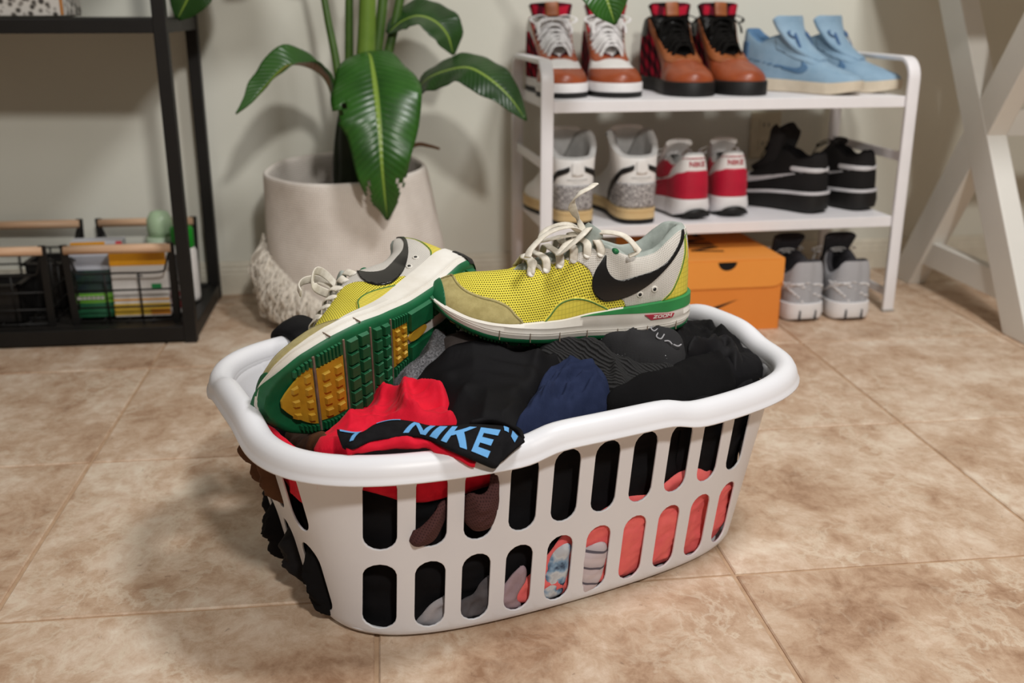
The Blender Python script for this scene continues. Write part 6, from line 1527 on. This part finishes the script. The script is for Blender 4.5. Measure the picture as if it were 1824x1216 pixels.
t_ = TM(np.stack([a, b, z], -1), grid_faces(150, 104), np.stack([a, b], -1)); t_.panel(inside(a, b) - .012 - .19 * np.clip(.245 - z, 0, 1), 0, 'top_cloth', M_K3, mass, .02)

# clothes on top, from the ones underneath upwards
garment('black_shorts', 'black crumpled shorts behind the standing shoe against the right rim', [(1180, 575), (1230, 556), (1262, 572), (1300, 590), (1328, 618), (1325, 650), (1290, 655), (1262, 640), (1235, 640), (1200, 615)], M_K2, .012,
        fsum(nf(.9, 24, 2.2, .013), nf(.3, 14, 6.1, .006), ridges([([(1225, 568), (1262, 600), (1305, 640)], .010, .012), ([(1262, 578), (1300, 605), (1322, 630)], .007, .010), ([(1205, 590), (1235, 615), (1270, 640)], .008, .008)])), .014)
garment('black_shirt', 'black shirt with its hem against the right end of the basket', [(1300, 625), (1355, 622), (1358, 655), (1335, 672), (1300, 680), (1285, 655)], M_K3, .012, nf(.2, 18, 4.4, .005), .010)
garment('ribbed_jumper', 'black ribbed jumper in the middle of the pile under the standing shoe', [(960, 632), (990, 612), (1060, 618), (1095, 640), (1130, 650), (1180, 655), (1215, 660), (1190, 685), (1140, 695), (1110, 720), (1085, 700), (1060, 668), (1020, 655), (985, 650)], M_RIB, .012,
        fsum(nf(1.2, 22, 5.5, .009), ridges([([(985, 628), (1040, 634), (1085, 660), (1115, 700)], .008, .009), ([(1060, 628), (1110, 660), (1150, 690)], .007, .008), ([(1120, 662), (1190, 668)], .006, .006)])), .012)
garment('flecked_tee', 'black t-shirt with a white fleck print below the heel of the standing shoe', [(1062, 605), (1100, 600), (1160, 596), (1200, 604), (1218, 625), (1216, 650), (1190, 656), (1130, 650), (1085, 632)], M_GLIT, .017, fsum(nf(.5, 17, 7.7, .011), ridges([([(1075, 612), (1130, 640), (1185, 650)], .012, .006)])), .014)
ft = [o for o in bpy.data.objects if o.name == 'flecked_tee'][0]
sq = [[(1150, 602), (1160, 598), (1166, 604), (1158, 610), (1164, 616), (1172, 611)], [(1172, 618), (1168, 626), (1176, 630), (1182, 622)], [(1182, 634), (1190, 634), (1196, 640)], [(1198, 640), (1206, 643), (1212, 640)]]
pp = []
for ln in sq:
    q = heap_px(ln); q = catmull(q, 5); pp.append((to_world(np.stack([q[:, 0], q[:, 1], Hh(q[:, 0], q[:, 1]) + .0205], -1)), (0, -.3, 1.0)))
ribbons('script_print', pp, .0017, .0016, mat('white_print_ink', '#a9a8ac', .8, .1), ft, label='white script print')
garment('black_sweater', 'smooth black sweater sleeve along the front right rim', [(1085, 718), (1100, 695), (1145, 678), (1210, 650), (1268, 636), (1296, 655), (1305, 685), (1240, 708), (1170, 722)], M_K4, .020, fsum(nf(-.25, 10, 1.7, .008), ridges([([(1268, 640), (1292, 660), (1298, 680)], .008, .010)])), .020, roll=.022)
garment('black_sleeve', 'black knotted sleeve beside the smooth sweater at the right of the pile', [(1225, 640), (1222, 622), (1250, 622), (1285, 622), (1315, 635), (1322, 658), (1308, 672), (1296, 650), (1262, 636)], M_K5, .022, fsum(nf(1.0, 24, 9.2, .011), ridges([([(1240, 630), (1290, 632), (1312, 660)], .008, .008)])), .014)
garment('black_leggings', 'broad smooth black leggings in front of the lying shoe', [(728, 704), (752, 668), (790, 634), (850, 622), (930, 640), (985, 632), (1012, 640), (985, 672), (955, 700), (940, 735), (925, 768), (850, 772), (806, 760), (795, 715), (770, 700)], M_K1, .014,
        fsum(nf(.15, 10, 3.9, .011), ridges([([(800, 650), (880, 645), (960, 655)], .010, .006), ([(930, 642), (960, 660), (955, 700)], .010, .007), ([(815, 690), (880, 700), (930, 700)], .012, -.004)])), .014, roll=.022)
garment('taupe_tee', 'dark taupe t-shirt edge beneath the toe of the standing shoe', [(778, 595), (830, 583), (880, 598), (905, 618), (870, 634), (815, 640), (785, 640)], M_TAUPE, .012, nf(.6, 18, 2.9, .007), .012)
garment('heather_tee', 'grey heather t-shirt squeezed between the two yellow shoes', [(684, 712), (700, 680), (735, 640), (755, 608), (785, 588), (806, 596), (800, 622), (782, 650), (752, 676), (740, 702), (715, 716)], M_HEA, .016, fsum(nf(-.9, 24, 6.6, .009), ridges([([(700, 690), (745, 640), (785, 600)], .008, .010), ([(725, 690), (765, 650), (790, 620)], .006, .008)])), .014)
garment('beige_cloth', 'small beige cloth between the green sole and the red boxers', [(640, 735), (660, 712), (690, 702), (728, 703), (722, 716), (690, 728), (660, 745)], M_BEIGE, .004, nf(.4, 22, 4.2, .004), .010)
garment('navy_tee', 'crumpled navy blue t-shirt at the middle of the front rim', [(918, 768), (930, 735), (950, 705), (975, 678), (1008, 660), (1045, 660), (1075, 672), (1090, 700), (1082, 722), (1040, 735), (985, 750), (950, 762)], M_NAVY, .015,
        fsum(nf(.9, 24, 3.1, .013), ridges([([(925, 760), (950, 715), (985, 680), (1030, 665)], .006, .016), ([(945, 757), (965, 722), (1000, 688), (1045, 672)], .0035, .010), ([(965, 748), (985, 718), (1012, 698), (1055, 684)], .005, .014), ([(1000, 735), (1020, 712), (1060, 700)], .004, .012), ([(1040, 728), (1060, 708), (1080, 702)], .004, .010)])), .018)
c_s = to_local(at(858, 500, 1.47)); garment('black_sock', 'black sock on the pile behind the toe of the standing shoe', [(c_s[0] + .042 * math.cos(q), c_s[1] + .035 * math.sin(q)) for q in np.linspace(0, 2 * PI, 10)[:-1]], M_K4, float(c_s[2] - Hh(c_s[0], c_s[1])) + .006, nf(.2, 18, 5.9, .006), .05, px=False, roll=.02)
garment('brown_vest', 'dark brown cloth under the toe of the lying shoe', [(505, 772), (540, 760), (590, 775), (600, 796), (560, 796), (525, 788)], M_BROWNC, .010, nf(.3, 18, 1.9, .005), .012)
P = catmull([to_world(np.array(q)) for q in [(-.17, .215, .225), (-.185, .255, .252), (-.20, .288, .2705), (-.213, .312, .2725), (-.222, .330, .258), (-.224, .340, .225)]], 6)
tag(ribbons('black_waist_strap', [(P, (0, -.25, 1.0))], .058, .011, M_K5), 'black strap hanging over the back rim beside the shaggy planter fringe', 'clothing', 'laundry in the basket')

# red boxers hanging over the front rim
boxers = thing('red_boxers', 'bright red boxers with black lettered waistband hanging over the front rim', 'clothing', to_world(np.array([-.18, -.14, .25])), BYAW, 'laundry in the basket')
def wl(o):
    o.parent = boxers; o.matrix_parent_inverse = Matrix.Identity(4); bpy.context.view_layer.update(); M = boxers.matrix_world.inverted()
    o.data.transform(M); return o
bpy.context.view_layer.update()
rd = garment('red_cloth', '', [(558, 797), (585, 772), (618, 748), (640, 728), (668, 713), (705, 706), (745, 699), (780, 695), (800, 702), (806, 722), (800, 735), (815, 756), (800, 766), (740, 766), (690, 766), (650, 780), (625, 798), (590, 800)], M_REDC, .009,
             fsum(nf(.7, 20, 8.8, .011), ridges([([(650, 735), (700, 716), (770, 703), (797, 712)], .011, .022), ([(797, 712), (800, 730), (812, 752)], .008, .018), ([(720, 716), (725, 745), (740, 756)], .006, .014), ([(752, 738), (785, 732)], .007, -.012), ([(700, 760), (760, 760), (800, 760)], .009, .014), ([(578, 792), (600, 778), (630, 762)], .010, .006)])), .010, cell=.0028, parent=basket, roll=.012)
wl(rd)
hem = [(618, 797, .268), (650, 788, .272), (690, 784, .274), (740, 782, .274), (780, 791, .270), (815, 805, .264), (846, 818, .256)]
PH = np.array([atz(*p) for p in hem]); PHc = catmull(PH, 6); U_ = np.gradient(PHc, axis=0)
PHc[:, 2] -= .004; V, F = tube_vf(PHc, np.linspace(.008, .004, len(PHc)), 10); V = V + .0035 * np.stack([vnoise(V * 90), vnoise(V * 90 + 9), vnoise(V * 90 + 20)], -1); wl(mesh('red_hem', V, F, M_REDC))
PT = [(600, 764, .272), (640, 770, .276), (668, 755, .282), (700, 747, .286), (735, 750, .286), (765, 757, .284), (800, 757, .284), (835, 755, .283), (870, 756, .281), (905, 761, .278), (934, 783, .272)]
PB = [(610, 798, .268), (630, 795, .274), (662, 784, .276), (692, 780, .277), (730, 777, .277), (762, 782, .276), (796, 797, .273), (834, 812, .266), (862, 825, .256), (880, 834, .247), (885, 833, .246)]
TC, BCc = catmull([atz(*p) for p in PT], 12), catmull([atz(*p) for p in PB], 12)
def band_pt(s, w, lift=0.0):
    """s: 0..10 along, w: 0 lower edge .. 1 upper edge"""
    k = np.clip(s * 12, 0, 119.999); i = int(k); f = k - i; T_ = TC[i] * (1 - f) + TC[i + 1] * f; B_ = BCc[i] * (1 - f) + BCc[i + 1] * f; d = T_ - B_; n = np.cross(TC[i + 1] - TC[i] + BCc[i + 1] - BCc[i], d); n /= np.linalg.norm(n) + 1e-9
    if n[2] < 0: n = -n
    return B_ + d * w + n * (.0035 * math.sin(PI * w) + lift)
V = [band_pt(s, w) for s in np.linspace(0, 10, 91) for w in np.linspace(0, 1, 9)]
bd = mesh('waistband', V, grid_faces(91, 9), mat('black_elastic', '#1a191b', .85, .1, '#131214', 80, .5, 900), label='black elastic waistband with blue lettering'); so = bd.modifiers.new('thick', 'SOLIDIFY'); so.thickness = .004; so.offset = -1
wl(bd)
# the far side of the band folded behind
M_BLUEL = mat('blue_lettering', '#6aa6dc', .8, .1)
P2 = [atz(838, 752, .284), atz(880, 747, .283), (atz(925, 765, .279)), atz(936, 783, .272)]; P2b = [p + np.array([.0, .0, -.018]) + np.array([0, .012, 0]) for p in P2]
V = np.stack([catmull(P2, 8) + np.array([0, .004, .001]), catmull(P2b, 8) + np.array([0, .02, 0])], 1); b2 = mesh('waistband', V.reshape(-1, 3), grid_faces(V.shape[0], 2), MATS['black_elastic']); so = b2.modifiers.new('thick', 'SOLIDIFY'); so.thickness = .004; wl(b2)
tot = .78 + .24 + .78 + .66 + .42
def bl(u, v): return band_pt(3.66 + 4.5 * (u / tot), .13 + .74 * v, .0011)
lt = word('lettering', 'NIKE', bl, M_BLUEL, None, .30, .14, 8); wl(lt); lt.parent = bd; lt.matrix_parent_inverse = Matrix.Identity(4)
def strokes(name, polys):
    V, F = [], []
    for p in polys:
        k = len(V); a, b, c, d = [np.array(q, float) for q in p]
        for i in range(9):
            for j in range(3):
                s_, t2 = i / 8, j / 2; q = (a * (1 - t2) + b * t2) * (1 - s_) + (d * (1 - t2) + c * t2) * s_; V.append(band_pt(q[0], q[1], .0011))
        F += [(k + i * 3 + j, k + i * 3 + j + 1, k + i * 3 + j + 4, k + i * 3 + j + 3) for i in range(8) for j in range(2)]
    o = mesh(name, V, F, M_BLUEL, None, False); wl(o); o.parent = bd; o.matrix_parent_inverse = Matrix.Identity(4)
strokes('lettering', [[(.15, .97), (.15, .80), (1.15, .78), (1.15, .97)], [(.95, .95), (1.25, .95), (.95, .25), (.70, .22)]])
strokes('lettering', [[(2.1, .93), (2.15, .85), (3.4, .90), (3.4, .96)]])
strokes('lettering', [[(8.75, .99), (8.85, .88), (9.15, .88), (9.05, .99)], [(9.3, .98), (9.4, .84), (9.8, .78), (9.7, .96)]])

# ---------------------------------------------------------------- cloth seen through the slots
def fast_map(umap, um):
    ug, zg = np.linspace(-um, um, 141), np.linspace(.003, .256, 41); G_ = np.stack([umap(ug, np.full_like(ug, z)) for z in zg], 1)
    def f(u, z):
        x = np.clip((u + um) / (2 * um) * 140, 0, 139.999); y = np.clip((z - .003) / .253 * 40, 0, 39.999); i, j = x.astype(int), y.astype(int); fx, fy = (x - i)[:, None], (y - j)[:, None]
        return (G_[i, j] * (1 - fx) + G_[i + 1, j] * fx) * (1 - fy) + (G_[i, j + 1] * (1 - fx) + G_[i + 1, j + 1] * fx) * fy
    return f
FAST = {fmap: fast_map(fmap, .30), lmap: fast_map(lmap, .15)}
def wall_patch(name, poly, umap, m, inset, fold, cell=.0032, thick=.006, sign=1, parent=None, uv_scale=1.0, label=None, roll=.012, seed0=[0.0]):
    """cloth against the inside of the wall; poly in (u along the wall, z); inset negative pokes out through the slots"""
    seed0[0] += 1.0; seed0 = seed0[0]; umap = FAST[umap]
    P = catmull(np.asarray(poly, float), 5, True); lo, hi = P.min(0) - .006, P.max(0) + .006; na, nb = int((hi[0] - lo[0]) / cell) + 2, int((hi[1] - lo[1]) / cell) + 2
    A, B = np.meshgrid(np.linspace(lo[0], hi[0], na), np.linspace(lo[1], hi[1], nb), indexing='ij'); u, z = A.ravel(), B.ravel(); z = np.clip(z, .006, .25)
    d = sdf(np.stack([u, z], -1), P) + .002 * vnoise(np.stack([u * 60, z * 60, 0 * u + seed0 * 7.77], -1))
    W0 = umap(u, z); W1 = W0.copy(); c = np.array([BC[0], BC[1]]); 
    e = 1e-3; T1 = umap(u + e, z) - W0; T2 = umap(u, z + e) - W0; N = np.cross(T1, T2); N /= np.linalg.norm(N, axis=1)[:, None] + 1e-12
    if ((W0[:, :2] - c) * N[:, :2]).sum() < 0: N = -N
    k = np.clip(d / roll, -.6, 1); edge = np.where(k > 0, k * (2 - k), 2 * k); ins = (inset(u, z) if callable(inset) else inset) + thick * (1 - edge) - fold(u, z) * np.clip(d / .012, 0, 1)
    ins = np.where(ins < .0042, .0042 + (ins - .0042) * .15, ins) if not callable(inset) and inset > 0 else ins
    W = W0 - N * ins[:, None]; Fg = grid_faces(na, nb); t = TM(W, Fg, np.stack([u, z], -1))
    if (t.N * N).sum() < 0: t = TM(W, [f[::-1] for f in Fg], np.stack([u, z], -1))
    return t.panel(d, 0, name, m, parent, .008, label=label)
def wthing(name, label, group='laundry in the basket'): return thing(name, label, 'clothing', (BX, BY, 0.0), BYAW, group)
U = lambda i, z: ((i - 4.5) * PITCH, z)
# red cloth at the upper left slots belongs to the boxers, the rest are garments of their own
g = wthing('red_shirt', 'red cloth behind the three upper left slots of the basket front'); wall_patch('cloth', [U(-1.6, .238), U(-1.6, .212), U(-.5, .206), U(.4, .190), U(.9, .184), U(1.6, .188), U(2.4, .196), U(2.8, .215), U(2.6, .240), U(1, .244), U(-.5, .243)], fmap, M_REDC, .007, nf(1.0, 34, 2.6, .006), parent=g)
wall_patch('cloth', [(-.02, .238), (-.128, .238), (-.128, .175), (-.10, .160), (-.068, .168), (-.03, .20)], lmap, M_REDC, .006, nf(1.2, 30, 1.1, .005), parent=g)
g = wthing('coral_shirt', 'coral pink shirt showing through the lower right slots of the basket'); wall_patch('cloth', [U(3.0, .028), U(3.7, .07), U(4.3, .106), U(5.0, .121), U(5.8, .133), U(6.6, .128), U(7.3, .148), U(8.1, .143), U(8.6, .128), U(9.1, .108), U(9.8, .095), U(9.8, .013), U(7, .010), U(5, .010), U(3.4, .012)], fmap, M_CORAL, .0078, fsum(nf(.9, 26, 3.7, .006), nf(-.5, 20, 5.3, .004)), parent=g)
def m_sock():
    T = NT('striped_sock_knit'); s = T.n('ShaderNodeSeparateXYZ'); T.t.links.new(T.coord('UV'), s.inputs[0]); k = T.math('FRACT', T.math('MULTIPLY', T.math('ADD', s.outputs[1], T.math('MULTIPLY', s.outputs[0], .25)), 42.0))
    T.base(T.ramp(k, [(.0, lin('#c9bcc2')), (.30, lin('#c9bcc2')), (.34, lin('#5b5560')), (.44, lin('#5b5560')), (.48, lin('#b8aeb4')), (.8, lin('#cfc3c8'))])); T.b.inputs['Roughness'].default_value = .95; T.bump(T.noise(T.coord(), 800, 2), .4, .0006); return T.m
g = wthing('striped_sock', 'pale striped sock in a lower middle slot below the coral shirt'); wall_patch('cloth', [U(4.62, .078), U(5.2, .082), U(5.34, .066), U(5.25, .030), U(5.05, .013), U(4.7, .012), U(4.6, .04)], fmap, m_sock(), -.0015, nf(.3, 30, 6.3, .002), parent=g)
def m_print():
    T = NT('blue_white_print'); n = T.noise(T.coord(), 38, 3); T.base(T.ramp(n, [(.36, lin('#2d3c55')), (.44, lin('#7f9fbd')), (.52, lin('#c9ced2')), (.6, lin('#b9bbc0'))])); T.b.inputs['Roughness'].default_value = .9; return T.m
g = wthing('printed_shirt', 'blue and white printed cloth left of the striped sock in the lower slots'); wall_patch('cloth', [U(3.66, .020), U(3.7, .05), U(3.95, .082), U(4.35, .088), U(4.4, .05), U(4.3, .018), U(3.9, .012)], fmap, m_print(), .0043, nf(.8, 30, 4.9, .002), parent=g)
g = wthing('mauve_shirt', 'mauve cloth at the bottom of the fourth lower slot from the left'); wall_patch('cloth', [U(2.55, .013), U(2.6, .040), U(2.95, .062), U(3.2, .072), U(3.3, .05), U(3.1, .028), U(3.2, .012)], fmap, M_PINKG, .004, nf(.7, 34, 2.1, .005), parent=g)
g = wthing('charcoal_sock', 'charcoal cloth at the bottom of the third lower slot from the left'); wall_patch('cloth', [U(1.5, .012), U(1.6, .035), U(2.0, .045), U(2.2, .062), U(2.45, .066), U(2.45, .014)], fmap, M_GREYC, .005, nf(.5, 34, 7.1, .006), parent=g)
g = wthing('grey_cloth', 'light grey cloth corner in the second lower slot from the left'); wall_patch('cloth', [U(.75, .012), U(.9, .030), U(1.15, .045), U(1.45, .050), U(1.45, .012)], fmap, mat('light_grey_cloth', '#a9a5a8', .9, .1, '#97949a', 50, .3, 700), .005, nf(.9, 34, 3.2, .004), parent=g)
# brown mesh pushed out through two upper slots
def poke(c0, c1, amt):
    def f(u, z):
        k = np.exp(-((u - c0) / .019) ** 4) * np.exp(-((z - c1) / .040) ** 4); return .006 - (amt + .006) * k
    return f
g = wthing('brown_mesh_shirt', 'brown mesh cloth poking out of the third upper slot from the left')
wall_patch('cloth', [(U(2, 0)[0] - .019, .178), (U(2, 0)[0] - .012, .198), (U(2, 0)[0] + .004, .203), (U(2, 0)[0] + .018, .222), (U(2, 0)[0] + .028, .205), (U(2, 0)[0] + .026, .178), (U(2, 0)[0] + .014, .150), (U(2, 0)[0] - .004, .146), (U(2, 0)[0] - .020, .160)], fmap, M_BRMESH, poke(U(2, 0)[0] + .004, .178, .016), nf(.4, 36, 6.6, .006), parent=g, cell=.0025)
g2 = wthing('brown_mesh_cloth', 'brown mesh cloth drooping from the second upper slot from the left')
wall_patch('cloth', [(U(1, 0)[0] - .026, .150), (U(1, 0)[0] - .010, .166), (U(1, 0)[0] + .004, .180), (U(1, 0)[0] + .019, .187), (U(1, 0)[0] + .021, .165), (U(1, 0)[0] + .010, .148), (U(1, 0)[0] - .010, .136), (U(1, 0)[0] - .024, .138)], fmap, M_BRMESH, poke(U(1, 0)[0] - .006, .155, .010), nf(.6, 34, 3.6, .006), parent=g2, cell=.0025)
# clothes bulging out of the left end
def bulge(name, label, m, u0, z0, su, sz, amt, seed, parent=None):
    g = parent or wthing(name, label)
    wall_patch('cloth', [(u0 - su, z0 - sz), (u0, z0 - sz * 1.1), (u0 + su, z0 - sz * .9), (u0 + su * 1.05, z0), (u0 + su, z0 + sz), (u0, z0 + sz * 1.08), (u0 - su, z0 + sz * .95), (u0 - su * 1.05, z0)], lmap, m,
               lambda u, z: .004 - (amt + .004) * np.exp(-((u - u0) / (su * .85)) ** 4 - ((z - z0) / (sz * .9)) ** 4), nf(.2 + seed, 40, seed * 3.3, .007), parent=g, cell=.0028); return g
bulge('brown_belt', 'brown strap folds hanging out of the upper slots at the left end', M_BROWNC, .034, .176, .018, .044, .017, 1.7)
bulge('brown_cuff', 'brown cloth fold in the upper slot nearest the left front corner red cloth', M_BROWNC, -.034, .180, .017, .042, .014, 1.3)
g = bulge('black_tights', 'black tights bulging from the far lower slots at the left end', M_K3, .102, .060, .018, .034, .008, 2.3); bulge('', '', M_K3, .034, .060, .017, .040, .022, 2.9, g)
bulge('black_vest', 'black cloth bulging from the middle lower slot at the left end', M_K5, -.034, .055, .016, .042, .016, 3.7)
bulge('black_hose', 'black cloth flap sticking out of the lower slot at the left front corner', M_K4, -.102, .055, .016, .046, .012, 4.1)
g = wthing('brown_jersey', 'brown and grey cloth behind the upper slots at the left end'); wall_patch('cloth', [(.125, .198), (.125, .15), (.06, .135), (-.02, .14), (-.055, .17), (-.055, .205)], lmap, M_BROWNC, .010, nf(.7, 30, 2.2, .008), parent=g)

wall_patch('packed_cloth', [U(7.4, .10), U(7.4, .238), U(8.6, .240), U(9.9, .238), U(9.9, .10), U(9.9, .02), U(8.8, .02), U(8.0, .05)], fmap, M_K3, .0135, nf(.6, 26, 1.4, .003), parent=mass)
